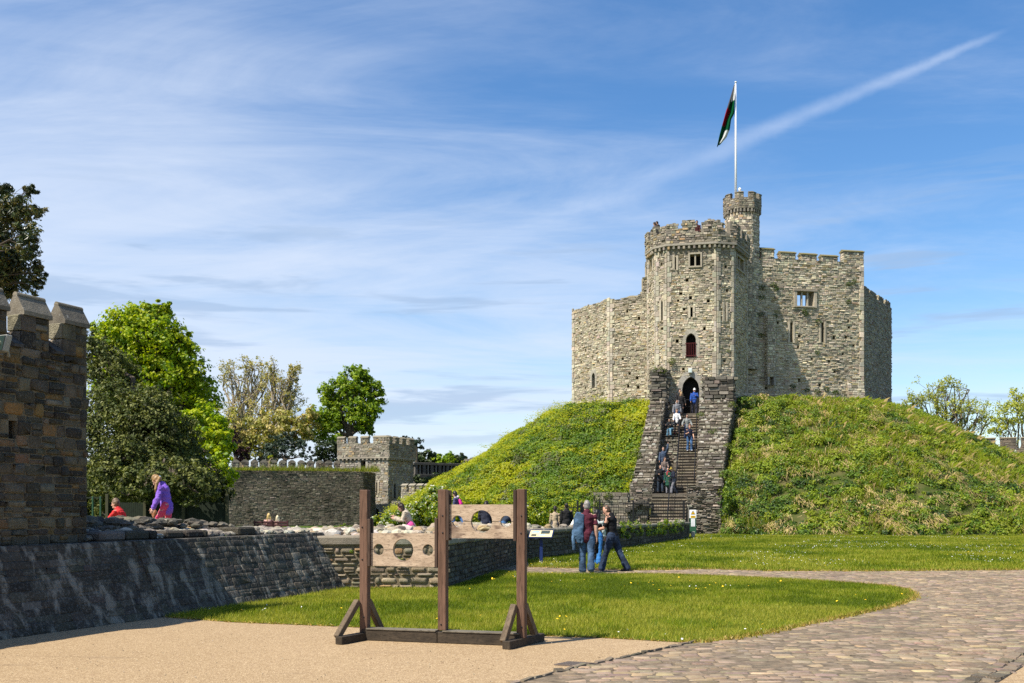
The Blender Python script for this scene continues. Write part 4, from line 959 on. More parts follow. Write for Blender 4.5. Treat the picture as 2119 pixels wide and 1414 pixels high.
# side walls: stepped ragged rubble with a sloping top
def side_wall(ri, ro, q0, q1, zf, name, front=True, right=True):
    a = Acc(); q = q0; k = 0
    while q < q1-.05:
        dq = min(random.uniform(.10,.24), q1-q); qm = q+dq/2; z = float(zf(qm))+random.uniform(-.09,.09); i_, o_ = ri(qm), ro(qm)
        zb = max(-.3, z-3.2)
        c8 = [SP(i_,q+dq,zb), SP(o_,q+dq,zb), SP(o_,q,zb), SP(i_,q,zb)]; hexa(a, c8+[p*A3(1,1,0)+UP*(z-.06) for p in c8], (.1,.085,.06))
        u = i_
        while u < o_-.04:            # the broken top: flat stones of every size
            w = min(random.uniform(.14,.5), o_-u); hh = random.uniform(.03,.075)
            obox(a, SP(u+w/2, qm+random.uniform(-.03,.06), z-.05+hh/2), ST_B*(w/2-.01), ST_A*(dq/2+.01), UP*hh, pick(PAL_STEP, 1)[0], 0, .03)
            if random.random() < .22: obox(a, SP(u+w/2+random.uniform(-.1,.1), qm, z+hh), ST_B*w*.3, ST_A*dq*.3, UP*.06, pick([(1,(.5,.47,.4)),(1,(.4,.36,.29))], 1)[0], 0, .02)
            u += w
        # ragged riser faces in small courses
        q += dq
    a.build(name, M_STEP, STR)
    b = Acc()
    for side, rr in ((-1, ri), (1, ro)):
        A_, B_ = (SP(rr(q0),q0,0), SP(rr(q1),q1,0)); t_ = nrm(B_-A_); L = np.linalg.norm(B_-A_); n_ = A3(t_[1], -t_[0], 0)
        if np.dot(n_, ST_B)*side < 0: n_ = -n_
        def tz(u, q0=q0, q1=q1, L=L): return zf(q0+(q1-q0)*u/L)+.0
        stones(b, A_, t_, UP, n_, courses(L, 9.5, (.05,.12), (.15,.5), .15), PAL_STEP, (.005,.06), .01, (.1,.3), .08, 2, U=L, top=tz, keep=lambda u, v, tz=tz: v > tz(u)-3.2)
    b.build(name+'_face', M_STEP, STR)
zl = lambda q: 9.15-(np.asarray(q, float)-.8)*.775
side_wall(lambda q: .66+.0*q, lambda q: 3.0-(q-.8)*.11, .8, 9.0, zl, 'right_wall')
side_wall(lambda q: -2.75-(q-.8)*.085, lambda q: -1.72-(q-.8)*.045, .8, 8.4, lambda q: 9.2-(np.asarray(q, float)-.8)*.8, 'left_wall')
# piers against the tower
PAL_PIER = [(3,(.15,.135,.11)),(2,(.10,.09,.075)),(2,(.2,.18,.145))]
def pier(r0, r1, q1, z0, z1, name):
    a = Acc(); wall(a, SP(r0,q1,0), SP(r1,q1,0), z0, z1, q1-.02, PAL_PIER, (.06,.055,.045), ch=(.16,.3), cw=(.35,.9), split=.1, depth=(.02,.20), jit=.05, ends=(0,1), top=ragged(z1, .12, .5, r0))
    a.build(name, M_STEP, STR)
pier(-2.7,-1.62,.85,7.2,11.35,'left_pier'); pier(1.0,3.0,.85,7.2,10.75,'right_pier')
# front of the right wall and the ruins left and right of the foot
a = Acc(); wall(a, SP(.12,10.3,0), SP(2.15,10.3,0), -.3, 2.35, 1.4, PAL_STEP, (.1,.085,.06), ch=(.045,.11), cw=(.15,.55), split=.1, depth=(.01,.09), jit=.09, top=ragged(2.3, .2, .5, 3), ends=(0,1))
wall(a, SP(.12,9.2,0), SP(2.2,9.2,0), -.3, 2.95, .9, PAL_STEP, (.1,.085,.06), ch=(.045,.11), cw=(.15,.55), depth=(.01,.09), jit=.09, top=ragged(2.9, .15, .5, 6), ends=(0,1))
wall(a, SP(.75,9.05,0), SP(2.25,9.05,0), -.3, 3.4, .5, PAL_STEP, (.1,.085,.06), ch=(.09,.17), cw=(.25,.6), depth=(.01,.05), ends=(0,1)); a.build('front_wall', M_STEP, STR)
a = Acc(); wall(a, SP(-3.5,8.6,0), SP(-2.1,8.6,0), -.3, 3.2, 1.0, PAL_STEP, (.1,.085,.06), ch=(.08,.17), cw=(.2,.5), depth=(.01,.06), top=ragged(3.1, .15, .5, 9), ends=(0,1))
wall(a, SP(-5.5,11.2,0), SP(-3.4,11.2,0), -.3, 2.5, 1.0, [(3,(.26,.235,.18)),(2,(.2,.18,.14))], (.14,.12,.09), ch=(.12,.22), cw=(.25,.6), depth=(.01,.05), top=ragged(2.5, .12, .5, 11), ends=(0,1))
wall(a, SP(-3.4,11.4,0), SP(-2.2,11.4,0), -.3, 2.2, 1.2, PAL_STEP, (.1,.085,.06), ch=(.08,.17), cw=(.15,.5), depth=(.01,.09), jit=.1, top=ragged(2.0, .25, .5, 13), ends=(0,1))
for i in range(9): obox(a, SP(-3.35+i*.16, 11.55+.1*random.random(), 1.95-.11*abs(i-5)), ST_B*.2, ST_A*.22, UP*.09, (.06,.055,.045), 0, .03)
a.build('gate_ruin', M_STEP, STR)
a = Acc()
for p in [SP(r, q, float(zl(q))+.05) for r, q in ((.75,2.5),(1.6,4.2),(2.9,1.5),(2.6,5.5))]+[SP(-3.2,6.5,5.0), SP(-3.5,8.2,3.6), SP(-4.6,11.3,2.3), SP(-5.3,11.25,2.2), SP(-5.2,11.35,1.7), SP(-1.3,3.6,5.6), SP(-1.7,3.7,5.2), SP(-2.3,.9,11.3), SP(-1.9,.95,11.2), SP(-1.3,.3,12.0), SP(2.2,9.2,2.6), SP(2.3,8.0,3.6)]:
    pt, d = blob_points(p, (.35,.2,.28), 170); leaves(a, pt, .1, d, spread=.6, mat=rng.integers(0, 2, 170))
a.build('stair_weeds', IVY, STR)
# handrails
def rail(pts, posts, h=.95, name='handrail'):
    a = Acc(); top = [p+UP*h for p in pts]; tube(a, top, .022, 6); tube(a, [p+UP*h*.5 for p in pts], .014, 5)
    for i in range(len(pts)-1):
        L = np.linalg.norm(pts[i+1]-pts[i]); k = max(1, int(L/1.25))
        for j in range(k+1): q = pts[i]+(pts[i+1]-pts[i])*j/k; tube(a, [q, q+UP*h], .02, 5)
    a.build(name, M_IRON, STR)
sz = lambda r, q: SP(r, q, float(stair_z(q)))
rail([sz(-.63,1.1), sz(-.63,8.6)], 6); rail([sz(.5,.95), sz(.5,8.6)], 6); rail([sz(-1.9,.95), sz(-1.9,3.4)], 3); rail([sz(-.95,9.5), sz(-.95,12.4)], 3)
rail([SP(-1.95,3.42,6.3), SP(-.66,3.42,6.3)], 2); rail([SP(-.6,.95,8.2), SP(.5,.95,8.2)], 2); rail([SP(.55,.95,8.2), SP(.55,.2,8.2)], 2); rail([SP(-1.0,9.45,2.45), SP(.1,9.45,2.45)], 2)

# iron railings and gates before the stair foot
IR = thing('iron_railing', SP(-1.4,14.2,0), 'long black iron railing with pointed bars crossing the foot of the staircase', 'railing')
ra, rb = P(1172,1085,56.2)*A3(1,1,0), P(1428,1085,56.6)*A3(1,1,0); tR_ = nrm(rb-ra); LR = np.linalg.norm(rb-ra)
a = Acc()
for u in np.arange(0, LR, .135):
    h = 1.75 if u < 3.2 else 1.95; q = ra+tR_*u; tube(a, [q, q+UP*(h-.08), q+UP*(h+.05)], [.011,.011,.002], 4)
for z0, z1, u0, u1 in ((.2,.2,0,LR),(1.6,1.6,0,3.2),(1.8,1.8,3.2,LR)): beam(a, ra+tR_*u0+UP*z0, ra+tR_*u1+UP*z1, .025, .045, bev=0)
a.build('bars', M_IRON, IR)
for px in (1195,1241,1310,1415):
    a = Acc(); q = ra+tR_*((px-1172)/256*LR); beam(a, q, q+UP*2.0, .09, .09, up=(0,1,0), bev=.01); a.build('gate_post', M_IRON, IR)
a = Acc(); q = ra+tR_*((1200-1172)/256*LR); obox(a, q+tR_*.2+A3(0,.1,1.1), tR_*.18, A3(0,.02,0), UP*.75, bev=.0); a.build('solid_panel', M_IRON, IR)

# warning sign post
q = P(1434,1114,52.6)*A3(1,1,0); sg = thing('warning_sign', q, 'white warning sign with a yellow triangle above a green notice box on a short post', 'sign')
a = Acc(); obox(a, q+UP*.12, A3(.09,0,0), A3(0,.09,0), UP*.2, (.4,.38,.33), 0, .02); a.build('stone_foot', M_RUIN, sg)
a = Acc(); obox(a, q+UP*.62, A3(.165,0,0), A3(0,.06,0), UP*.4, bev=.01); nb = a.build('notice_box', plain('green paint', (.028,.10,.05), .45), sg)
a = Acc(); obox(a, q+A3(-.01,-.066,.80), A3(.105,0,0), A3(0,.004,0), UP*.21); pn = a.build('paper_notice', plain('paper', (.75,.76,.75), .7, .04), nb)
a = Acc()
for i in range(5): obox(a, q+A3(-.01+random.uniform(-.02,.02),-.071,.94-.07*i), A3(random.uniform(.03,.08),0,0), A3(0,.001,0), UP*.006)
a.build('lettering', plain('ink', (.2,.2,.2), .8), pn)
a = Acc(); obox(a, q+UP*1.24, A3(.185,0,0), A3(0,.02,0), UP*.22, bev=.012); sp = a.build('sign_plate', plain('white sign', (.8,.8,.79), .4, .02), sg)
a = Acc(); f_ = q+A3(0,-.022,0)
extrude(a, [f_+A3(x,0,z) for x, z in ((-.12,1.225),(.12,1.225),(0,1.43))], A3(0,-.004,0)); a.build('black_triangle', plain('black print', (.01,.01,.01), .5), sp)
a = Acc(); extrude(a, [f_+A3(x,-.005,z) for x, z in ((-.095,1.238),(.095,1.238),(0,1.402))], A3(0,-.004,0)); obox(a, f_+A3(0,-.005,1.10), A3(.125,0,0), A3(0,.003,0), UP*.055)
a.build('yellow_field', plain('yellow print', (.85,.5,.01), .5, .02), sp)
a = Acc(); ff = f_+A3(0,-.0105,0); beam(a, ff+A3(-.02,0,1.26), ff+A3(.01,0,1.31), .004, .018, bev=0); beam(a, ff+A3(.01,0,1.31), ff+A3(-.015,0,1.345), .004, .018, bev=0); obox(a, ff+A3(-.005,0,1.365), A3(.012,0,0), A3(0,.002,0), UP*.012)
beam(a, ff+A3(-.05,0,1.255), ff+A3(.05,0,1.255), .004, .012, bev=0)
for i in range(2): obox(a, ff+A3(0,0,1.115-.03*i), A3(.09,0,0), A3(0,.001,0), UP*.006)
a.build('symbol_lettering', plain('black ink', (.01,.01,.01), .5), sp)
a = Acc(); s_ = q+A3(-.24,0,0); tube(a, [s_, s_+UP*1.7], .025, 6); a.build('thin_post', plain('grey post', (.2,.18,.15), .7), sg)
# blue information lectern
q = G(1120,1165)*A3(1,1,0); lec = thing('information_board', q, 'tilted cream information panel in a dark blue frame on a blue post', 'information board')
blue = plain('navy paint', (.014,.03,.12), .4); fx = nrm(A3(.97,-.22,0)); fyv = nrm(A3(.16,.80,.46)); fn = np.cross(fx, fyv)
a = Acc(); beam(a, q, q+UP*.80, .09, .06, up=(0,1,0), bev=.008); a.build('post', blue, lec)
c_ = q+UP*.83
a = Acc(); obox(a, c_, fx*.35, fyv*.21, fn*.018, bev=.008); fr_ = a.build('frame', blue, lec)
a = Acc(); obox(a, c_+fn*.019-fyv*.012, fx*.325, fyv*.178, fn*.003); pa = a.build('panel', plain('cream print', (.68,.58,.30), .35, .04), fr_)
a = Acc(); obox(a, c_+fn*.0235+fx*.12+fyv*.06, fx*.13, fyv*.085, fn*.001); obox(a, c_+fn*.0235-fx*.2-fyv*.1, fx*.075, fyv*.05, fn*.001); a.build('dark_picture', plain('dark print', (.04,.055,.05), .4, .6, 30), pa)
a = Acc(); obox(a, c_+fn*.0235-fx*.16+fyv*.08, fx*.1, fyv*.05, fn*.001); obox(a, c_+fn*.0235+fx*.05-fyv*.09, fx*.09, fyv*.04, fn*.001); a.build('blue_picture', plain('blue print', (.25,.38,.42), .4, .3, 30), pa)
# white leaflet panel on the wall behind the two men
q = P(1190,1088,43); bd = thing('small_notice_board', q*A3(1,1,0), 'small white and yellow notice board standing by the moat wall beside the black coated man', 'notice board')
a = Acc(); tube(a, [q*A3(1,1,0), q], .03, 6); a.build('post', plain('grey steel', (.2,.2,.2), .5), bd)
a = Acc(); obox(a, q+UP*.15, nrm(A3(.7,-.5,0))*.16, nrm(A3(.3,.6,.5))*.2, nrm(A3(-.3,-.4,.8))*.01); a.build('board', plain('white board', (.78,.76,.66), .4, .1, 9), bd)

# ------------------------------------------------------------------ far walls and towers
RWALL = thing('curtain_wall', P(600,1080,86)*A3(1,1,0), 'long dark grimy castle wall with grass growing along its top', 'castle wall')
wa, wb, wc = A3(-44,79,0), P(752,1085,88)*A3(1,1,0), P(777,1085,90.5)*A3(1,1,0)
a = Acc(); wall(a, wa, wb, -.3, 4.75, 2.5, PAL_ROMAN, (.105,.09,.065), ch=(.10,.18), cw=(.16,.42), depth=(.004,.035), gap=.006, jit=.12); wall(a, wb, wc, -.3, 4.72, 2.5, PAL_ROMAN, (.06,.055,.045), ch=(.12,.2), cw=(.2,.5), depth=(.01,.06)); a.build('wall_face', M_ROMAN, RWALL)
a = Acc(); GRASS_T = [leaf_mat('top grass', (.22,.27,.02), .45), leaf_mat('top grass dry', (.38,.36,.09), .45)]
k = 5200; u = rng.random(k); s_ = rng.random(k); B = wa+(wb-wa)*u[:, None]*1.035+np.stack([s_*.2, s_*2.0-.25, 4.75+.1*rng.random(k)], 1); h = rng.uniform(.15,.55,k)*(.6+.8*vnoise(np.stack([u*60,u*0,u*0],1)))
ag = rng.uniform(0, 2*PI, k); w_ = .035; T = B+np.stack([.2*np.cos(ag*3), -.12+.15*np.sin(ag*2), h], 1); S = np.stack([np.cos(ag)*w_, np.sin(ag)*w_, 0*ag], 1)
a.add(np.stack([B-S, B+S, T], 1).reshape(-1, 3), np.arange(3*k).reshape(-1, 3), (.1,.1,.1), rng.integers(0, 2, k)); a.build('top_grass', GRASS_T, RWALL, kind=None)
CW = thing('battlement_wall', P(600,975,93)*A3(1,1,0), 'far stone wall walk with a row of pointed merlons behind the grassy wall', 'castle wall')
a = Acc(); pA, pB = P(478,1080,92)*A3(1,1,0), P(742,1080,95)*A3(1,1,0); tW = nrm(pB-pA); nWw = A3(tW[1], -tW[0], 0); LW_ = np.linalg.norm(pB-pA)
obox(a, (pA+pB)/2+UP*2.6-nWw*.4, tW*LW_/2, -nWw*.35, UP*2.7, (.16,.145,.115)); a.build('wall_core', M_KEEP, CW)
for i in range(14):
    px = 487+19.2*i; u = (px-478)/264*LW_; a = Acc(); c_ = pA+tW*u
    wall(a, c_-tW*.3, c_+tW*.3, 5.25, 5.75, .5, PAL_TOPK, (.2,.18,.14), ch=(.14,.25), cw=(.2,.4), ends=(0,1))
    e = [(-.36,5.75),(-.33,5.86),(-.12,6.03),(.12,6.03),(.33,5.86),(.36,5.75)]
    extrude(a, [c_+tW*x+UP*z+nWw*.06 for x, z in e], -nWw*.62, (.24,.215,.165)); a.build('merlon', M_COPE, CW)
BT = thing('gate_turret', A3(-11.4,92,0), 'square pale stone turret with corbelled battlements behind the grimy wall', 'tower')
b0, b1, b2 = A3(-16.15,93.6,0), A3(-11.45,92,0), A3(-9.55,96.2,0)
KB = dict(pal=[(4,(.42,.38,.30)),(3,(.36,.33,.27)),(2,(.48,.44,.36)),(1.5,(.40,.30,.16)),(1,(.22,.2,.17))], mort=(.3,.27,.21), ch=(.14,.25), cw=(.2,.5), depth=(.01,.05), cut=(.08,.25), split=.1)
hA = op(b0, b1, 747, 757, 950, 974); hS = op(b0, b1, 779, 781.5, 999, 1020); hD = op(b1, b2, 814, 819, 1000, 1031); hD0 = op(b0, b1, 775, 785, 1052, 1083)
a = Acc(); wall(a, b0, b1, -.5, 6.05, .8, holes=[hA, hS, hD0], **KB); a.build('front_wall', M_KEEP, BT); a = Acc(); wall(a, b1, b2, -.5, 6.05, .8, holes=[hD], **KB); a.build('side_wall', M_KEEP, BT)
bk = b0+(b2-b1); a = Acc(); prism(a, [b0, b1, b2, bk], 5.9, 6.2, (.3,.27,.2)); wall(a, b2, bk, -.5, 6, .5, KB['pal'], face=False); wall(a, bk, b0, -.5, 6, .5, KB['pal'], face=False); a.build('rear_wall', M_KEEP, BT)
KPn = KP
def opening2(A, B, o, kind, name):
    global KP
    KP = BT; r = opening(A, B, o, kind, name); KP = KPn; return r
opening2(b0, b1, hA, 'arch', 'doorway'); opening2(b0, b1, hS, 'slit', 'arrow_slit'); opening2(b1, b2, hD, 'arch', 'doorway'); opening2(b0, b1, hD0, 'arch', 'doorway')
pb = offset([b0, b1, b2], .2); pb[0] = pb[0]-nrm(b1-b0)*.2; pb[2] = pb[2]+nrm(b2-b1)*.2
a = Acc()
for A, B in zip(pb[:-1], pb[1:]):
    t_ = nrm(B-A); n_ = A3(t_[1], -t_[0], 0); L = np.linalg.norm(B-A)
    for u in np.arange(.15, L, .42): obox(a, A+t_*u-n_*.1+UP*6.06, t_*.1, -n_*.11, UP*.09, (.36,.32,.25), 0, .03)
    beam(a, A-n_*.12+UP*6.2, B-n_*.12+UP*6.2, .3, .14, col=(.38,.34,.27))
    wall(a, A, B, 6.27, 7.55, .4, **{**KB, 'pal': PAL_TOPK+[(3,(.36,.33,.26))]})
a.build('parapet', M_KEEP, BT)
for A, B, us_ in ((pb[0], pb[1], ((0,.75),(1.2,1.95),(2.45,3.2),(3.75,5.2))), (pb[1], pb[2], ((0.02,.6),(1.15,1.85),(2.4,3.1),(3.7,4.6)))):
    t_ = nrm(B-A); n_ = A3(t_[1], -t_[0], 0)
    for u0, u1 in us_:
        u1 = min(u1, np.linalg.norm(B-A)); a = Acc(); wall(a, A+t_*u0, A+t_*u1, 7.55, 8.05, .38, PAL_TOPK+[(3,(.36,.33,.26))], ch=(.13,.2), cw=(.15,.4), ends=(0,1))
        extrude(a, [A+t_*(u0-.04)+n_*x+UP*z for x, z in ((.07,8.05),(.07,8.1),(-.19,8.25),(-.45,8.1),(-.45,8.05))], t_*(u1-u0+.08), (.24,.215,.15)); a.build('merlon', M_KEEP, BT)
LB = thing('low_battlement', P(860,1050,89)*A3(1,1,0), 'low pale battlemented wall right of the square turret, half sunk in shrubs', 'castle wall')
a = Acc(); pA, pB = A3(-10.1,90.5,0), A3(-6.7,89,0); wall(a, pA, pB, -.3, 3.0, .8, **KB); a.build('wall_face', M_KEEP, LB)
t_ = nrm(pB-pA); n_ = A3(t_[1], -t_[0], 0)
for u0 in (0.05,.85,1.65,2.45):
    a = Acc(); wall(a, pA+t_*u0, pA+t_*(u0+.55), 3.0, 3.55, .6, **{**KB, 'ends': (0,1)}); extrude(a, [pA+t_*(u0-.04)+n_*x+UP*z for x, z in ((.07,3.55),(.07,3.6),(-.3,3.75),(-.67,3.6),(-.67,3.55))], t_*.63, (.33,.3,.23)); a.build('merlon', M_KEEP, LB)
a = Acc(); wall(a, A3(-10.6,87.6,0), A3(-8.0,87,0), -.3, 2.15, .6, PAL_STEP+PAL_RUIN, (.2,.18,.14), ch=(.13,.24)); a.build('outer_low_wall', M_RUIN, LB)
AG = thing('wall_gallery', P(910,970,106)*A3(1,1,0), 'dark covered stone wall gallery with a row of narrow openings, beyond the turret', 'gallery')
a = Acc(); pA, pB = P(852,1080,104)*A3(1,1,0), P(972,1080,108)*A3(1,1,0); t_ = nrm(pB-pA); n_ = A3(t_[1], -t_[0], 0); LG = np.linalg.norm(pB-pA)
c_ = (pA+pB)/2; colg = (.085,.078,.068)
obox(a, c_+UP*2.3, t_*LG/2, -n_*.7, UP*2.7, colg); obox(a, c_+UP*6.15-n_*.1, t_*(LG/2+.1), -n_*.75, UP*.13, (.12,.11,.095), 0, .02); obox(a, c_+UP*5.6-n_*.62, t_*LG/2, -n_*.05, UP*.6, (.03,.03,.03))
for i in range(15):
    u = LG*(i+.5)/15; wd_ = .32 if i % 2 == 0 else .09; obox(a, pA+t_*u+n_*.45+UP*5.52, t_*wd_/2*1.0, -n_*.16, UP*.52, (.25,.235,.2) if i % 2 else (.13,.12,.105), 0, .01)
obox(a, c_+n_*.45+UP*5.02, t_*LG/2, -n_*.2, UP*.05, (.2,.185,.15)); a.build('gallery', M_DARK, AG)
a = Acc(); q = P(982,1080,108)*A3(1,1,0); obox(a, q+UP*3.3, t_*.7, -n_*.7, UP*3.3, (.12,.11,.09)); obox(a, q+UP*6.7, t_*.85, -n_*.85, UP*.14, (.15,.135,.11), 0, .03); obox(a, q+UP*6.88, t_*.4, -n_*.4, UP*.1, (.15,.135,.11), 0, .05); a.build('end_pier', M_DARK, AG)
OW = thing('outer_wall', P(2080,930,102)*A3(1,1,0), 'distant brown battlemented wall with an arrow slit, right of the mound', 'castle wall')
a = Acc(); pA, pB = P(2018,1050,101)*A3(1,1,0), A3(82,92,0); t_ = nrm(pB-pA); n_ = A3(t_[1], -t_[0], 0)
KO = dict(pal=[(3,(.24,.185,.13)),(3,(.19,.15,.115)),(1,(.3,.24,.17)),(1,(.13,.11,.09))], mort=(.14,.12,.09), ch=(.2,.34), cw=(.3,.8), depth=(.01,.06))
wall(a, pA, pB, -.3, 7.55, 1.0, **KO); a.build('wall_face', M_KEEP, OW)
for i in range(12):
    u0 = u_of(pA, pB, 2029+43.5*i); u1 = u_of(pA, pB, 2059.5+43.5*i); a = Acc(); wall(a, pA+t_*u0, pA+t_*u1, 7.55, 8.5, .6, **KO, ends=(0,1)); obox(a, pA+t_*(u0+u1)/2-n_*.3+UP*8.57, t_*((u1-u0)/2+.06), -n_*.4, UP*.07, (.36,.29,.19), 0, .03); a.build('merlon', M_KEEP, OW)
a = Acc(); q = pA+t_*u_of(pA, pB, 2095.5)+n_*.07
for i in range(8): 
    for s in (-1, 1): obox(a, q+t_*s*.22+UP*(5.9+.2*i), t_*(.1 if i % 2 else .16), -n_*.02, UP*.085, (.62,.58,.52))
obox(a, q+UP*6.6-n_*.03, t_*.06, -n_*.02, UP*.8, (.02,.02,.02)); a.build('arrow_slit', M_COPE, OW)
# ------------------------------------------------------------------ people
def loft(pts, rad, side=(1,0,0), seg=12, capn=2):
    """closed tube with elliptical rings: rad = [(a, b)], a along 'side'"""
    pts = np.asarray(pts, float); n = len(pts); rad = np.array([(r, r) if np.isscalar(r) else r for r in rad], float)
    t = np.gradient(pts, axis=0); t /= np.linalg.norm(t, axis=1)[:, None]
    P_, R_, T_ = [], [], []
    for s, e in ((0, -1), (None, None)):
        if s is None: continue
        for k in range(capn, 0, -1): an = k/(capn+.35)*PI/2; P_.append(pts[0]-t[0]*min(rad[0])*math.sin(an)); R_.append(rad[0]*math.cos(an)); T_.append(t[0])
    P_ += list(pts); R_ += list(rad); T_ += list(t)
    for k in range(1, capn+1): an = k/(capn+.35)*PI/2; P_.append(pts[-1]+t[-1]*min(rad[-1])*math.sin(an)); R_.append(rad[-1]*math.cos(an)); T_.append(t[-1])
    a = np.arange(seg)*2*PI/seg; V = []; side = np.asarray(side, float)
    for p, r, ti in zip(P_, R_, T_):
        x = side-ti*np.dot(side, ti)
        if np.linalg.norm(x) < .15: x = np.array([.3,.9,.2])-ti*np.dot([.3,.9,.2], ti)
        x = nrm(x); y = np.cross(ti, x); V.append(p+np.cos(a)[:, None]*r[0]*x+np.sin(a)[:, None]*r[1]*y)
    m = len(V); Fc = [(i*seg+j, i*seg+(j+1) % seg, (i+1)*seg+(j+1) % seg, (i+1)*seg+j) for i in range(m-1) for j in range(seg)]
    Fc += [tuple(range(seg))[::-1], tuple((m-1)*seg+j for j in range(seg))]
    return np.concatenate(V), Fc
def ball(c, r, n=2): v, f = ico(n); return v*np.asarray(r)+np.asarray(c), [tuple(q) for q in f]
def fuse(name, shells, mat, parent, vox, M, wrinkle=0.0, wscale=9, smooth_it=2):
    """melt overlapping closed shells into one continuous surface"""
    acc = Acc()
    for V, f in shells: acc.add(V, f)
    o = acc.build(name, mat)
    md = o.modifiers.new('r', 'REMESH'); md.mode = 'VOXEL'; md.voxel_size = vox; md.use_smooth_shade = True
    ms = o.modifiers.new('s', 'SMOOTH'); ms.iterations = smooth_it; ms.factor = .5
    dg = bpy.context.evaluated_depsgraph_get(); me = bpy.data.meshes.new_from_object(o.evaluated_get(dg), depsgraph=dg)
    old = o.data; o.modifiers.clear(); o.data = me; bpy.data.meshes.remove(old)
    n = len(me.vertices); V = np.zeros(n*3, np.float32); me.vertices.foreach_get('co', V); V = V.reshape(-1, 3)
    if wrinkle and n:
        N = np.zeros(n*3, np.float32); me.vertices.foreach_get('normal', N); N = N.reshape(-1, 3)
        V = V+N*(wrinkle*fbm(V*np.array([wscale, wscale, wscale*1.5])+3.3, 3))[:, None]
    if n:
        W = (V @ M[:3, :3].T + M[:3, 3]).astype(np.float32)
        if parent is not None: W = W-wloc(parent).astype(np.float32)
        me.vertices.foreach_set('co', W.ravel()); me.update()
        me.polygons.foreach_set('use_smooth', np.ones(len(me.polygons), bool))
    if not me.materials: me.materials.append(mat)
    if parent is not None: o.parent = parent
    return o
_cm = {}
def cloth(c, kind='cloth'):
    k = (tuple(c), kind)
    if k not in _cm:
        m, t = newmat(kind+'_'+'_'.join('%d' % (x*255) for x in c)); co = t.pos(); n = t.noise(co, 9, 4); n2 = t.noise(co, 160, 2)
        if kind == 'denim':
            n3 = t.noise(co, 4.5, 3); col = t.mix(t.mapr(n3, .4, .68), tuple(x*.7 for x in c), tuple(min(1, x*2.0) for x in c)); col = t.mix(t.mapr(n2, .3, .7, 0, .4), col, tuple(x*.5 for x in c)); r = .85
        elif kind == 'hair':
            w = t.noise(t.scale(co, (1, 1, .12)), 120, 3); col = t.mix(t.mapr(w, .35, .65), tuple(x*.55 for x in c), tuple(x*1.4 for x in c)); r = .45
        elif kind == 'skin': col = t.mix(t.mapr(n, .3, .7, 0, 1), tuple(x*.9 for x in c), tuple(min(1, x*1.08) for x in c)); r = .5
        else: col = t.mix(t.mapr(n, .3, .7, 0, 1), tuple(x*.85 for x in c), tuple(min(1, x*1.12) for x in c)); r = .85
        t.out(pbsdf(t, col, r, t.bump(t.math('ADD', n2, t.math('MULTIPLY', n, 2)), .25, .004), .25)); _cm[k] = m
    return _cm[k]
SKIN = (.52,.30,.21)
def rotx(v, a): c, s = math.cos(a), math.sin(a); return np.array([v[0], v[1]*c-v[2]*s, v[1]*s+v[2]*c])
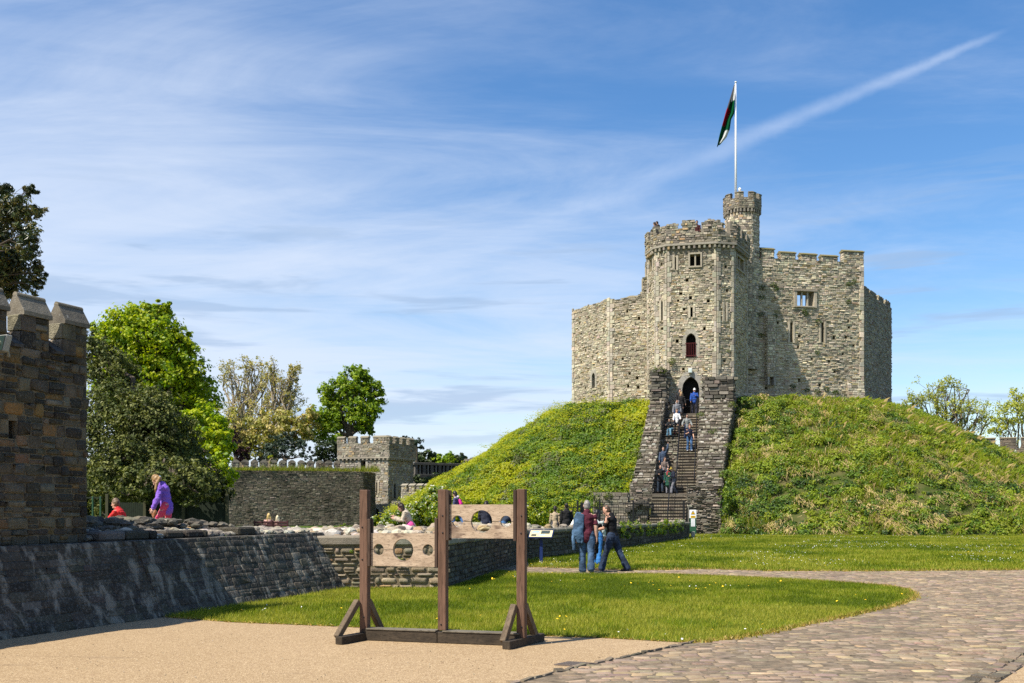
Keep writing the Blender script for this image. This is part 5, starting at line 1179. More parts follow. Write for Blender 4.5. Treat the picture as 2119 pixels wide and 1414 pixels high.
def person(loc, H, yaw, label, pose, top, bottom, hair, shoes=(.03,.025,.02), skin=SKIN, det=0, sit=None, hood=None, cap=None, group=None, scarf=None, girl=False, bag=None):
    """loc: point under the pelvis on the ground (or seat); yaw: degrees, 0 looks along +y, positive to the left.
    pose: lean, nod, turn, legs=[(flex, abduct, knee)]*2, arms=[(flex, abduct, elbow, inward)]*2  (left then right)
    top=(colour, sleeve 0 short / 1 long, hem drop, bulk, kind); bottom=(colour, kind, length)"""
    R = math.radians; lean = R(pose.get('lean', 2)); S = H
    hipz = .525*S
    vox = {2:.0075*S/1.7, 1:.012*S/1.7, 0:.018*S/1.7}[det]
    pel = np.array([0, 0, hipz])
    def sp(z, y=0): return pel+rotx(np.array([0, y, z*S]), -lean)          # spine: leaning forward
    J = {}
    for s, nm in ((-1, 'L'), (1, 'R')):
        fx, ab, kn = pose.get('legs', [(3,3,3), (-3,3,3)])[0 if s < 0 else 1]; fx, ab, kn = R(fx), R(ab), R(kn)
        h = pel+np.array([s*.052*S, 0, -.005*S]); d1 = nrm([s*math.sin(ab)*math.cos(fx), math.sin(fx), -math.cos(fx)*math.cos(ab)])
        k = h+d1*.245*S; d2 = nrm([s*math.sin(ab*.6)*math.cos(fx-kn), math.sin(fx-kn), -math.cos(fx-kn)]); an = k+d2*.237*S
        fp = R(pose.get('foot', [0, 0])[0 if s < 0 else 1]); fd = np.array([s*.12, math.cos(fp), math.sin(fp)])
        J['h'+nm], J['k'+nm], J['a'+nm], J['f'+nm] = h, k, an, fd
        fx, ab, el, inw = pose.get('arms', [(0,8,10,0), (0,8,10,0)])[0 if s < 0 else 1]; fx, ab, el, inw = R(fx), R(ab), R(el), R(inw)
        sh = sp(.288)+np.array([s*(.105 if not girl else .094)*S, 0, 0])
        u = rotx(nrm([s*math.sin(ab), math.sin(fx)*math.cos(ab), -math.cos(fx)*math.cos(ab)]), -lean*.6)
        e = sh+u*.172*S; f = nrm([s*math.sin(ab)*.4-s*math.sin(inw), math.sin(fx+el)*math.cos(inw), -math.cos(fx+el)*math.cos(inw)])
        w = e+f*.148*S; J['s'+nm], J['e'+nm], J['w'+nm], J['hd'+nm] = sh, e, w, f
    neck = sp(.312); nod, turn = R(pose.get('nod', 4)), R(pose.get('turn', 0))
    hd = rotx(np.array([0, .012*S, .088*S]), -(lean*.5+nod)); hc = neck+hd+np.array([0, 0, .012*S])
    hf = rotx(np.array([math.sin(-turn), math.cos(turn), 0]), -nod); hu = nrm(rotx(np.array([0, 0, 1.]), -nod)); hs = np.cross(hf, hu)
    lowest = min(J['aL'][2], J['aR'][2])-.040*S
    off = -lowest if sit is None else sit-(hipz-.075*S)
    ca, sa = math.cos(R(yaw)), math.sin(R(yaw)); M = np.eye(4); M[:3, :3] = [[ca,-sa,0],[sa,ca,0],[0,0,1]]; M[:3, 3] = np.asarray(loc, float)+np.array([0, 0, off])
    root = thing('person', loc, label, 'person', group)
    W = lambda p: (M[:3, :3] @ np.asarray(p)+M[:3, 3])
    def leg_sh(s, nm, g=0.0, to=1.0, fl=1.0):
        h, k, a = J['h'+nm], J['k'+nm], J['a'+nm]; e = k+(a-k)*to
        r = np.array([.056,.050,.035,.036,.022])*S+g
        P_ = [h+np.array([0,0,.02*S]), h+(k-h)*.35, k, k+(a-k)*.35]; q = list(r[:4])
        if to >= .99: P_ += [a]; q += [r[4]*fl+g*.6]
        return loft(P_, q, seg=12)
    def torso(g=0.0, z0=-.03, bulk=1.0):
        w = 1.0 if not girl else .9; dv = [(z0,.083,.062),(.03,.086,.064),(.09,.074 if not girl else .064,.055),(.17,.086,.06),(.245,.098,.063),(.288,.088,.052),(.318,.042,.038)]
        return loft([sp(z, -.006*S if z > .2 else 0) for z, _, _ in dv], [((a*w*S+g)*1.0, b*S*bulk+g) for _, a, b in dv], seg=16)
    def arm_sh(nm, g=0.0, to=1.0, short=False):
        s_, e, w = J['s'+nm], J['e'+nm], J['w'+nm]
        if short: m_ = s_+(e-s_)*.78; return loft([s_+(sp(.27)-s_)*.3, s_, m_], [.033*S+g*.3, .032*S+g*.3, .0285*S+g*.45], capn=1)
        return loft([s_+(sp(.27)-s_)*.3, s_, s_+(e-s_)*.5, e, e+(w-e)*.35, e+(w-e)*to], [.034*S+g, .034*S+g, .029*S+g, .0245*S+g, .025*S+g, .0165*S+g*1.3])
    # body: one continuous skin
    body = [torso(), leg_sh(0,'L'), leg_sh(0,'R'), arm_sh('L'), arm_sh('R')]
    body.append(loft([sp(.30), neck+hd*.55], [.036*S, .033*S]))
    cr = .062*S
    body.append(loft([hc-hu*.045*S+hf*.015*S, hc-hu*.015*S+hf*.006*S, hc+hu*.02*S-hf*.004*S, hc+hu*.045*S-hf*.006*S], [(.031*S,.036*S),(.042*S,.053*S),(.047*S,.060*S),(.038*S,.048*S)], side=hs, seg=14, capn=3))
    if det:
        body.append(loft([hc+hf*.052*S+hu*.014*S, hc+hf*.066*S-hu*.012*S], [.006*S,.010*S]))
        for s in (-1, 1): body.append(ball(hc+hs*s*.046*S-hf*.004*S-hu*.002*S, np.array([.007,.012,.018])*S))
        body.append(ball(hc+hf*.048*S-hu*.05*S, np.array([.016,.014,.012])*S))
    for s, nm in ((-1,'L'), (1,'R')):
        w, f = J['w'+nm], J['hd'+nm]; sd = np.array([0, 1., 0]) if abs(f[1]) < .8 else np.array([0, 0, 1.]); sd = nrm(sd-f*np.dot(sd, f)); nr = np.cross(f, sd)
        body.append(loft([w, w+f*.025*S, w+f*.052*S], [.016*S, (.023*S,.012*S), (.024*S,.011*S)], side=sd, seg=10))
        if det == 2:
            pin = nr*s*(1 if np.dot(nr*s, [-s,0,0]) > 0 else -1)
            for k, ln in enumerate((.040,.046,.043,.034)):
                b_ = w+f*.050*S+sd*(.018-.012*k)*S; c1 = .35+.08*k; m_ = b_+(f*math.cos(c1*.5)+pin*math.sin(c1*.5))*ln*.5*S; e_ = m_+(f*math.cos(c1*1.6)+pin*math.sin(c1*1.6))*ln*.5*S
                body.append(loft([b_, m_, e_], [.0062*S,.0056*S,.0046*S], seg=8))
            b_ = w+f*.018*S+sd*.018*S; body.append(loft([b_, b_+(f*.6+sd*.7+pin*.2)*.028*S, b_+(f*.95+sd*.55+pin*.45)*.046*S], [.0078*S,.0068*S,.0055*S], seg=8))
        else:
            body.append(loft([w+f*.05*S, w+f*.085*S], [(.020*S,.009*S),(.014*S,.008*S)], side=sd, seg=8)); body.append(loft([w+f*.02*S+sd*.016*S, w+f*.05*S+sd*.030*S], [.008*S,.006*S], seg=8))
    fuse('body', body, cloth(skin, 'skin'), root, vox, M)
    # trousers
    bc, bk, bl = bottom; g = .010*S if bk != 'tight' else .004*S
    tro = [leg_sh(0,'L',g,bl,1.5 if bk != 'tight' else 1.1), leg_sh(0,'R',g,bl,1.5 if bk != 'tight' else 1.1), loft([sp(-.045), sp(.0), sp(.055)], [(.080*S+g,.066*S+g),(.088*S+g,.068*S+g),(.084*S+g,.062*S+g)], seg=16)]
    fuse('trousers', tro, cloth(bc, 'denim' if bk == 'denim' else 'cloth'), root, vox*1.1, M, .011*S, 15/S)
    for nm in 'LR':
        a, fd = J['a'+nm], J['f'+nm]
        sh_ = [loft([a+np.array([0,0,.006*S])-fd*.012*S, a-np.array([0,0,.020*S])-fd*.008*S, a-np.array([0,0,.024*S])+fd*.05*S, a-np.array([0,0,.027*S])+fd*.098*S], [.026*S,(.027*S,.022*S),(.030*S,.020*S),(.026*S,.013*S)], seg=10)]
        so = fuse('shoe', sh_, cloth(shoes), root, vox, M)
        if det: 
            b = Acc(); cc = [a-np.array([0,0,.040*S])+fd*x*S for x in (-.035,.02,.06,.115)]; V, f = loft(cc, [(.024*S,.006*S),(.027*S,.006*S),(.031*S,.006*S),(.024*S,.005*S)], seg=10); V = V @ M[:3,:3].T+M[:3,3]; b.add(V, f); b.build('sole', cloth((.5,.5,.48) if sum(shoes) < .3 and det == 2 and bag == 'sneaker' else (.05,.04,.03)), so, smooth=True)
    # upper garment
    tc, slv, hem, bulk, tk = top; g = .008*S*bulk
    up = [torso(g, hem, 1.0+.06*bulk)]
    if hem < -.06:
        z1 = hem; fl = .012*S*bulk; legs_fx = R((pose.get('legs', [(0,0,0)]*2)[0][0]+pose.get('legs', [(0,0,0)]*2)[1][0])/2)
        up.append(loft([sp(.06), sp(-.02), pel+np.array([0, math.sin(legs_fx)*.5*-z1*S, z1*S])], [(.080*S+g,.064*S+g),(.092*S+g,.072*S+g),(.096*S+g+fl,.078*S+g+fl)], seg=16, capn=1))
    for nm in 'LR': up.append(arm_sh(nm, g*1.1, .97, slv == 0))
    fuse('hoodie' if hood else ('coat' if hem < -.15 else ('shirt' if not slv else 'jacket')), up, cloth(tc, tk), root, vox*1.1, M, .011*S*min(bulk, 1.6), 15/S)
    if hood:
        hz = neck-np.array([0, .04*S, -.01*S])
        fuse('hood', [loft([neck+np.array([-.06*S,.0,.0]), hz+np.array([0,-.02*S,.012*S]), neck+np.array([.06*S,.0,.0])], [.026*S,.036*S,.026*S])], cloth(hood), root, vox, M, .006*S)
    if scarf: fuse('scarf', [loft([neck+np.array([math.cos(k), math.sin(k)*.9, 0])*.05*S for k in np.linspace(0, 2*PI, 9)], [.018*S]*9), loft([neck+np.array([.02*S,.055*S,0]), sp(.2)+np.array([.02*S,.075*S,0])], [.018*S,.02*S])], cloth(scarf), root, vox, M)
    # hair
    hcol, hk = hair; hm = cloth(hcol, 'hair')
    cap_ = lambda g=0.0: loft([hc+hu*.0*S-hf*.016*S, hc+hu*.03*S-hf*.012*S, hc+hu*.056*S-hf*.008*S], [(.048*S+g,.054*S+g),(.051*S+g,.060*S+g),(.038*S+g,.048*S+g)], side=hs, seg=14, capn=3)
    if hk == 'crop': hh = [loft([hc-hu*.014*S-hf*.016*S, hc+hu*.026*S-hf*.009*S, hc+hu*.047*S-hf*.007*S], [(.043*S,.046*S),(.0475*S,.058*S),(.037*S,.046*S)], side=hs, seg=14, capn=3)]
    elif hk == 'short': hh = [cap_(.003*S), loft([hc-hu*.03*S-hf*.03*S, hc+hu*.02*S-hf*.03*S], [(.034*S,.026*S),(.046*S,.036*S)], side=hs)]
    elif hk == 'long':
        hh = [cap_(.006*S)]
        dn = -UP if nod < .6 else nrm(-UP+hf*.2)
        for x in (-.036, 0, .036): hh.append(loft([hc+hu*.02*S-hf*.035*S+hs*x*S, hc-hf*.048*S+hs*x*1.2*S+dn*.05*S, hc-hf*.052*S+hs*x*1.3*S+dn*.14*S, hc-hf*.045*S+hs*x*1.1*S+dn*.2*S], [.026*S,.028*S,.026*S,.012*S]))
    else:                                        # ponytail
        hh = [cap_(.004*S), ball(hc-hf*.055*S+hu*.018*S, .018*S)]
        tl = pose.get('tail', (0, -.02)); b_ = hc-hf*.062*S+hu*.016*S
        hh.append(loft([b_, b_-hf*.022*S-UP*.02*S+hs*tl[0]*.3*S, b_-UP*.09*S+hs*tl[0]*S+hf*.01*S, b_-UP*.17*S+hs*tl[0]*1.2*S+hf*(.02)*S, b_-UP*.215*S+hs*tl[0]*1.2*S+hf*.02*S], [.014*S,.019*S,.022*S,.017*S,.006*S]))
    fuse('hair', hh, hm, root, vox, M, .004*S, 30/S)
    if cap:
        fuse('cap', [loft([hc+hu*.025*S, hc+hu*.05*S, hc+hu*.062*S], [(.052*S,.062*S),(.05*S,.058*S),(.035*S,.04*S)], side=hs), loft([hc+hf*.04*S+hu*.028*S, hc+hf*.10*S+hu*.02*S], [(.04*S,.006*S),(.032*S,.005*S)], side=hs)], cloth(cap), root, vox, M)
    if det:
        b = Acc()
        for s in (-1, 1): v, f = ball(hc+hs*s*.019*S+hf*.0535*S+hu*.006*S, .0065*S); b.add(v @ M[:3,:3].T+M[:3,3], f)
        b.build('eyes', plain('eye', (.03,.02,.015), .2), root, smooth=True)
        b = Acc(); v, f = loft([hc+hs*x*S+hf*(.053-abs(x)*.25)*S-hu*.031*S for x in (-.013,0,.013)], [.003*S,.0042*S,.003*S], seg=8); b.add(v @ M[:3,:3].T+M[:3,3], f); b.build('mouth', cloth((.30,.10,.085), 'skin'), root, smooth=True)
    return root, J, M, W, dict(neck=neck, hc=hc, hf=hf, hs=hs, hu=hu, sp=sp, S=S, pel=pel, vox=vox)
def held(name, shells, col, label, cat, origin, M, vox=.012, kind='cloth', wr=.01, ws=14):
    root = fuse(name, shells, cloth(col, kind), None, vox, M, wr, ws); root['label'] = label; root['category'] = cat
    o = np.asarray(origin, float); me = root.data; n = len(me.vertices); V = np.zeros(n*3, np.float32); me.vertices.foreach_get('co', V); V = V.reshape(-1, 3)-o.astype(np.float32); me.vertices.foreach_set('co', V.ravel()); me.update(); root.location = o
    return root
def pt(px, y, z=0.0): return A3((px-CX)/F*y, y, z)

# the two men on the cobbled path
r, J, M, W, K = person(pt(1214, 24.2), 1.75, -6, 'man with cropped grey hair, maroon T-shirt and blue jeans walking away', dict(lean=3, nod=6, turn=14, legs=[(10,1,4), (-9,2,22)], foot=[4,-24], arms=[(2,9,16,-4), (-6,8,12,0)]),
    ((.075,.012,.024),0,-.045,1.4,'cloth'), ((.045,.085,.15),'denim',1.0), ((.24,.22,.20),'crop'), shoes=(.03,.03,.035), skin=(.50,.29,.22), det=2, bag='sneaker')
S = K['S']; shl = J['sL']
held('denim_jacket', [loft([shl+A3(.02,-.06,.03), shl+A3(-.03,-.06,.035), shl+A3(-.08,-.05,-.06), shl+A3(-.10,-.05,-.3), shl+A3(-.09,-.06,-.55)], [(.07,.045),(.09,.045),(.10,.045),(.10,.05),(.085,.035)], side=(0,1,0)),
    loft([shl+A3(.03,-.12,.0), shl+A3(.01,-.16,-.2), shl+A3(-.02,-.17,-.5), shl+A3(0,-.15,-.66)], [(.10,.035),(.12,.04),(.11,.045),(.05,.03)], side=(1,0,0)),
    loft([shl+A3(-.11,-.07,-.4), shl+A3(-.13,-.09,-.62), shl+A3(-.125,-.10,-.84)], [.06,.055,.042]), loft([shl+A3(.06,-.15,-.3), shl+A3(.08,-.15,-.5), shl+A3(.075,-.14,-.68)], [.04,.04,.03])],
    (.055,.105,.175), 'faded blue denim jacket slung over the grey haired man\'s left shoulder', 'jacket', W(shl), M, .011, 'denim', .02, 9)
r, J, M, W, K = person(pt(1268, 24.9), 1.70, 58, 'man in a black T-shirt and dark jeans striding left, head bowed', dict(lean=6, nod=34, turn=10, legs=[(20,3,5), (-19,4,10)], foot=[8,-12], arms=[(22,10,62,34), (8,9,30,18)]),
    ((.006,.006,.007),0,-.04,1.1,'cloth'), ((.016,.028,.055),'denim',1.0), ((.055,.035,.02),'crop'), shoes=(.06,.04,.025), skin=(.50,.28,.19), det=2)
wl = J['wL']
held('padded_jacket', [loft([wl+A3(.1,-.02,.07), wl+A3(.0,.03,.06), wl+A3(-.09,.06,.0)], [(.05,.09),(.075,.10),(.06,.08)], side=(0,1,0)), loft([wl+A3(.0,.05,.03), wl+A3(0,.08,-.15), wl+A3(.02,.07,-.38), wl+A3(.03,.05,-.58)], [(.10,.06),(.115,.07),(.10,.06),(.05,.035)]),
    loft([wl+A3(-.06,.06,-.1), wl+A3(-.08,.07,-.4), wl+A3(-.07,.06,-.72)], [.06,.055,.04])], (.012,.012,.013), 'black padded jacket hanging over the forearm of the man in the black T-shirt', 'jacket', W(wl), M, .011, 'cloth', .03, 16)
r, J, M, W, K = person(pt(1235, 27.6), 1.50, -20, 'dark haired woman in bright blue trousers half hidden between two walking men', dict(lean=2, legs=[(8,2,4), (-8,2,14)], arms=[(10,6,40,10), (5,8,20,0)]),
    ((.45,.50,.48),1,-.05,1.2,'cloth'), ((.03,.14,.36),'cloth',1.0), ((.012,.010,.010),'long'), det=1, girl=True)
held('pink_bag_strap', [loft([K['sp'](.29)+A3(.06,-.03,.02), K['sp'](.2)+A3(.0,-.105,0), K['sp'](.06)+A3(-.08,-.09,0)], [(.018,.008)]*3), loft([K['sp'](.05)+A3(-.1,-.08,0), K['sp'](-.05)+A3(-.11,-.07,0)], [(.07,.03),(.07,.035)])], (.55,.03,.16), 'pink shoulder bag on the woman between the two walking men', 'bag', W(K['sp'](.1)), M, .01)
# couple at the moat
r, J, M, W, K = person(pt(1148.5, 44), 1.62, -8, 'woman with a dark ponytail in a belted beige coat standing behind the moat wall', dict(legs=[(2,3,2), (-2,3,2)], arms=[(0,10,20,0), (0,7,10,0)], tail=(0,0)),
    ((.36,.28,.19),1,-.24,1.3,'cloth'), ((.05,.05,.06),'cloth',1.0), ((.02,.013,.01),'pony'), det=1, girl=True)
hw = J['wL']; held('handbag', [loft([hw+A3(-.02,0,-.08), hw+A3(.06,0,-.16), hw+A3(.03,0,-.3)], [(.08,.05),(.15,.07),(.13,.06)]), loft([J['eL']+A3(-.03,0,0), hw+A3(-.06,0,-.05)], [.014,.014])], (.012,.012,.014), 'black handbag hanging from the arm of the woman in the beige coat', 'handbag', W(hw), M, .012)
person(pt(1172.5, 43.8), 1.76, 4, 'man with short black hair in a long black overcoat standing beside the beige coat', dict(legs=[(2,4,2), (-2,4,2)], arms=[(2,8,12,0), (10,10,40,10)]), ((.010,.010,.011),1,-.27,2.0,'cloth'), ((.012,.012,.014),'cloth',1.0), ((.014,.011,.010),'crop'), det=1)
# children on the ruin
gz = .90
r, J, M, W, K = person(pt(345, 19.6, gz), 1.38, 92, 'girl with a ponytail, purple jacket and pink leggings looking down', dict(lean=12, nod=42, turn=4, legs=[(30,7,22), (0,6,14)], arms=[(14,18,8,0), (-2,24,6,0)], tail=(-.125,0)),
    ((.215,.105,.50),1,-.05,1.9,'cloth'), ((.62,.065,.135),'tight',1.0), ((.27,.165,.07),'pony'), det=2, girl=True, skin=(.55,.34,.25))
v, f = ball(K['hc']-K['hf']*.066*K['S']+K['hu']*.016*K['S'], np.array([.022,.022,.016])*K['S']); b = Acc(); b.add(v @ M[:3,:3].T+M[:3,3], f); b.build('hair_band', plain('blue band', (.2,.5,.65), .5), r)
person(pt(259, 19.4, 0), 1.24, 84, 'boy with short fair brown hair and a red shirt crouching behind the stone ridge', dict(lean=22, nod=10, legs=[(88,8,120), (80,8,112)], arms=[(50,12,20,0), (40,12,20,0)]), ((.55,.03,.03),0,-.03,1.3,'cloth'), ((.05,.06,.1),'denim',1.0), ((.15,.10,.06),'short'), det=1, sit=1.10, skin=(.58,.33,.23))
person(pt(331, 20.4, 0), 1.05, 60, 'small ginger haired child sitting behind the legs of the girl in purple', dict(lean=20, nod=20, legs=[(85,8,80), (80,8,80)], arms=[(40,10,30,0), (40,10,30,0)]), ((.10,.12,.16),1,-.03,1.4,'cloth'), ((.05,.06,.1),'denim',1.0), ((.25,.10,.035),'long'), det=0, sit=.98, girl=True)
# bench with two fair haired children
bx = pt(564, 41, .12); bch = thing('park_bench', bx, 'dark maroon wooden park bench seen from behind with two fair haired children', 'bench')
M_BEN = plain('maroon stain', (.055,.018,.02), .6)
a = Acc(); 
for z in (.62,.74,.86): obox(a, bx+A3(0,-.22,z), A3(.70,0,0), A3(0,.018,0), UP*.045, bev=.008)
a.build('backrest', M_BEN, bch); a = Acc()
for y in (-.12,.02,.16): obox(a, bx+A3(0,y,.44), A3(.70,0,0), A3(0,.06,0), UP*.018, bev=.006)
a.build('seat', M_BEN, bch)
for x in (-.68, .04, .68):
    a = Acc(); beam(a, bx+A3(x,-.2,0), bx+A3(x,-.24,.95), .06, .06, up=(0,1,0)); beam(a, bx+A3(x,.2,0), bx+A3(x,.2,.44), .06, .06, up=(0,1,0)); beam(a, bx+A3(x,-.2,.41), bx+A3(x,.22,.41), .05, .05); a.build('leg', M_BEN, bch)
    if abs(x) > .5: a = Acc(); beam(a, bx+A3(x,-.22,.66), bx+A3(x,.24,.66), .06, .04); a.build('armrest', M_BEN, bch)
for px, y, H_, lab, hc in ((556, 41.45, 1.34, 'taller child with long golden blonde hair sitting on the maroon bench', (.52,.36,.14)), (574, 41.5, 1.18, 'smaller child with very pale blonde hair sitting on the maroon bench', (.62,.52,.34))):
    person(pt(px, y-.5, .12), H_, 5, lab, dict(lean=-4, nod=6, turn=20, legs=[(86,6,84), (86,6,84)], arms=[(25,10,50,10), (20,10,40,10)]), ((.5,.30,.27),1,-.03,1.3,'cloth'), ((.2,.2,.25),'cloth',1.0), (hc,'long'), det=1, sit=.46, girl=True)
# people sitting and standing on the foundations
person(pt(851, 29.5, 0), 1.55, 95, 'dark haired woman in a tan cardigan and pink trousers sitting on stones', dict(lean=24, nod=30, legs=[(82,5,70), (76,5,66)], arms=[(30,8,75,15), (35,8,80,15)]), ((.42,.36,.27),1,-.04,1.5,'cloth'), ((.65,.08,.28),'cloth',1.0), ((.03,.018,.013),'long'), det=1, sit=.93, girl=True)
r, J, M, W, K = person(pt(946, 34, .93), 1.22, 70, 'dark haired girl in a navy jacket with a lilac hood walking', dict(lean=6, nod=16, legs=[(16,3,4), (-16,3,14)], arms=[(8,8,24,5), (-6,8,14,0)]), ((.055,.06,.12),1,-.06,1.9,'cloth'), ((.05,.12,.26),'denim',1.0), ((.02,.014,.012),'long'), det=1, girl=True, hood=(.62,.55,.60))
held('backpack', [loft([K['sp'](.24)+A3(0,-.13,0), K['sp'](.14)+A3(0,-.16,0), K['sp'](.02)+A3(0,-.15,0)], [(.07,.04),(.09,.06),(.085,.05)])], (.62,.03,.25), 'bright pink backpack on the girl in the lilac hood', 'backpack', W(K['sp'](.1)), M, .012)
person(pt(1005, 33.3, 0), 1.62, -4, 'person in a navy hooded coat sitting with back turned, framed by the big upper hole', dict(lean=10, nod=30, legs=[(80,8,80), (80,8,80)], arms=[(25,10,40,20), (25,10,40,20)]), ((.016,.019,.032),1,-.05,2.2,'cloth'), ((.04,.05,.08),'denim',1.0), ((.02,.015,.012),'short'), det=1, sit=.93, hood=(.016,.019,.032))
person(pt(1039, 33.9, 0), 1.5, -60, 'person in blue jeans and dark jersey sitting bent forward, seen through the right upper hole', dict(lean=46, nod=20, legs=[(70,6,62), (62,6,58)], arms=[(60,8,30,10), (60,8,30,10)]), ((.02,.03,.05),1,-.03,1.5,'cloth'), ((.035,.085,.17),'denim',1.0), ((.04,.03,.02),'short'), det=0, sit=.92)
# people on the stairs (r across, q out from the door)
def sp_(px, q):
    """point of the stairs q metres out from the door on the sight line px"""
    k = (px-CX)/F; b0_ = DOOR-ST_A*q; rr = (k*b0_[1]-b0_[0])/(ST_B[0]-k*ST_B[1]); z = float(stair_z(max(q, .5))); return SP(rr, q, z)
def stairs_p(px, q, *a, dz=0.0, **k): 
    l = sp_(px, q); l[2] += dz; return person(l, *a, **k)
DOWN = {'legs': [(16,3,26), (-4,3,10)], 'lean': 3, 'nod': 14}
STD = {'legs': [(3,4,3), (-3,4,4)], 'lean': 2}
G1 = 'visitors on the castle stairs'
stairs_p(1437, .55, 1.76, 172, 'man in a bright blue jacket and white cap standing in the castle doorway', {**STD, 'arms': [(25,8,85,35), (5,10,20,0)]}, ((.02,.07,.30),1,-.06,2.0,'cloth'), ((.03,.03,.045),'cloth',1.0), ((.05,.04,.03),'crop'), det=1, cap=(.7,.7,.7), group=G1)
stairs_p(1407, .45, 1.74, 175, 'man in dark clothes standing behind the blonde woman left of the doorway', {**STD, 'arms': [(20,8,60,20), (5,8,20,0)]}, ((.012,.012,.014),1,-.05,1.6,'cloth'), ((.02,.02,.025),'cloth',1.0), ((.02,.014,.01),'short'), group=G1)
r, J, M, W, K = stairs_p(1410, 1.1, 1.62, 165, 'blonde woman in a black jacket carrying a grey bag at the top of the stairs', {**DOWN, 'arms': [(-5,22,15,0), (10,10,60,10)]}, ((.016,.015,.016),1,-.05,1.5,'cloth'), ((.012,.012,.014),'tight',1.0), ((.38,.26,.12),'long'), girl=True, group=G1)
held('shoulder_bag', [loft([J['wR']+A3(.05,0,.05), J['wR']+A3(.08,0,-.12)], [(.13,.06),(.15,.07)])], (.25,.24,.24), 'grey shoulder bag of the blonde woman at the top of the stairs', 'bag', W(J['wR']), M, .016)
stairs_p(1401, 2.1, 1.74, 172, 'man in an open grey jacket and blue jeans coming down below the blonde woman', {**DOWN, 'arms': [(-4,12,14,0), (4,12,14,0)]}, ((.16,.165,.18),1,-.05,1.7,'cloth'), ((.04,.10,.24),'denim',1.0), ((.02,.014,.01),'short'), group=G1)
stairs_p(1400.5, 3.0, 1.64, 176, 'woman with long brown hair in a white top standing on the side flight', {**STD, 'arms': [(15,14,50,10), (10,14,40,0)]}, ((.72,.70,.68),1,-.04,1.2,'cloth'), ((.015,.014,.016),'tight',1.0), ((.11,.055,.03),'long'), girl=True, group=G1, shoes=(.4,.05,.08))
stairs_p(1389, 3.25, 1.6, 150, 'person in black with light blue jeans sitting at the bottom of the side flight', dict(lean=25, nod=20, legs=[(85,8,78), (80,8,80)], arms=[(40,10,60,15), (40,10,60,15)]), ((.02,.022,.024),1,-.03,1.5,'cloth'), ((.08,.17,.24),'denim',1.0), ((.02,.014,.01),'short'), group=G1, sit=.36)
stairs_p(1421.5, 3.55, 1.66, 178, 'woman with brown hair in a grey cardigan walking down the right flight', {**DOWN, 'arms': [(8,24,35,0), (6,28,40,0)]}, ((.21,.22,.21),1,-.06,1.6,'cloth'), ((.02,.03,.07),'denim',1.0), ((.05,.03,.02),'short'), girl=True, group=G1)
stairs_p(1427, 4.75, 1.74, 176, 'red haired man in a navy T-shirt and blue jeans walking down the right flight', {**DOWN, 'arms': [(4,10,30,0), (20,12,80,25)]}, ((.012,.014,.03),0,-.05,1.4,'cloth'), ((.05,.11,.22),'denim',1.0), ((.16,.06,.025),'short'), shoes=(.5,.5,.5), det=1, group=G1)
G2 = 'visitors in the recess of the stairs'
stairs_p(1366.5, 8.5, 1.70, 178, 'man in a long black jacket with a stick in the dark recess of the stairs', {**STD, 'arms': [(5,12,25,0), (20,10,70,20)]}, ((.010,.010,.012),1,-.1,1.8,'cloth'), ((.02,.03,.045),'denim',1.0), ((.02,.014,.01),'short'), det=1, group=G2)
stairs_p(1372.5, 6.9, 1.74, 172, 'person waving one raised arm at the back of the group in the recess', {**STD, 'arms': [(150,16,40,0), (5,8,20,0)]}, ((.04,.06,.10),1,-.05,1.6,'cloth'), ((.03,.05,.09),'denim',1.0), ((.02,.014,.01),'short'), group=G2)
stairs_p(1375.5, 7.7, 1.62, 190, 'woman in light blue jeans with a tan bag in the middle of the recess group', {**STD, 'arms': [(20,10,60,20), (10,10,40,10)]}, ((.16,.12,.10),1,-.04,1.4,'cloth'), ((.14,.28,.42),'denim',1.0), ((.07,.04,.025),'long'), girl=True, group=G2)
stairs_p(1383, 8.75, 1.63, 150, 'woman in a dark green coat and red scarf at the recess edge', {**STD, 'arms': [(10,8,30,10), (6,8,20,0)]}, ((.012,.055,.032),1,-.2,1.5,'cloth'), ((.22,.22,.24),'tight',1.0), ((.04,.022,.015),'short'), girl=True, scarf=(.5,.03,.05), det=1, group=G2)
stairs_p(1393, 8.8, 1.70, 120, 'man in a navy jacket, yellow cap and grey trousers stepping to the right', dict(lean=5, nod=18, legs=[(24,4,10), (-18,4,14)], arms=[(20,8,75,20), (6,10,30,0)]), ((.014,.017,.030),1,-.05,1.7,'cloth'), ((.15,.15,.165),'cloth',1.0), ((.03,.02,.015),'short'), det=1, cap=(.35,.26,.04), group=G2)
# people up on the gate tower and the turret side
G3 = 'visitors on top of the gate tower'
for px, py, lab, c, h in ((1357,459,'leftmost dark visitor leaning behind the crumbling tower parapet',(.02,.016,.015),'long'), (1362,457,'visitor in a black coat beside the leftmost head on the tower top',(.012,.012,.012),'short'), (1442.5,456,'visitor in dark red between two broken merlons above the twin window',(.06,.015,.015),'short'), (1487,457,'visitor in black with a pink collar near the flag turret',(.015,.014,.02),'short')):
    y = 72.6 if px > 1400 else 73.2; z = EYE-(py+2-H0)/F*y; q = pt(px, y, max(TZ+.5, z-1.74))
    person(q, z-q[2], 100 if px < 1400 else 160, lab, {**STD, 'nod': 20}, (c,1,-.05,1.5,'cloth'), ((.02,.02,.02),'cloth',1.0), ((.03,.02,.015),h), group=G3)
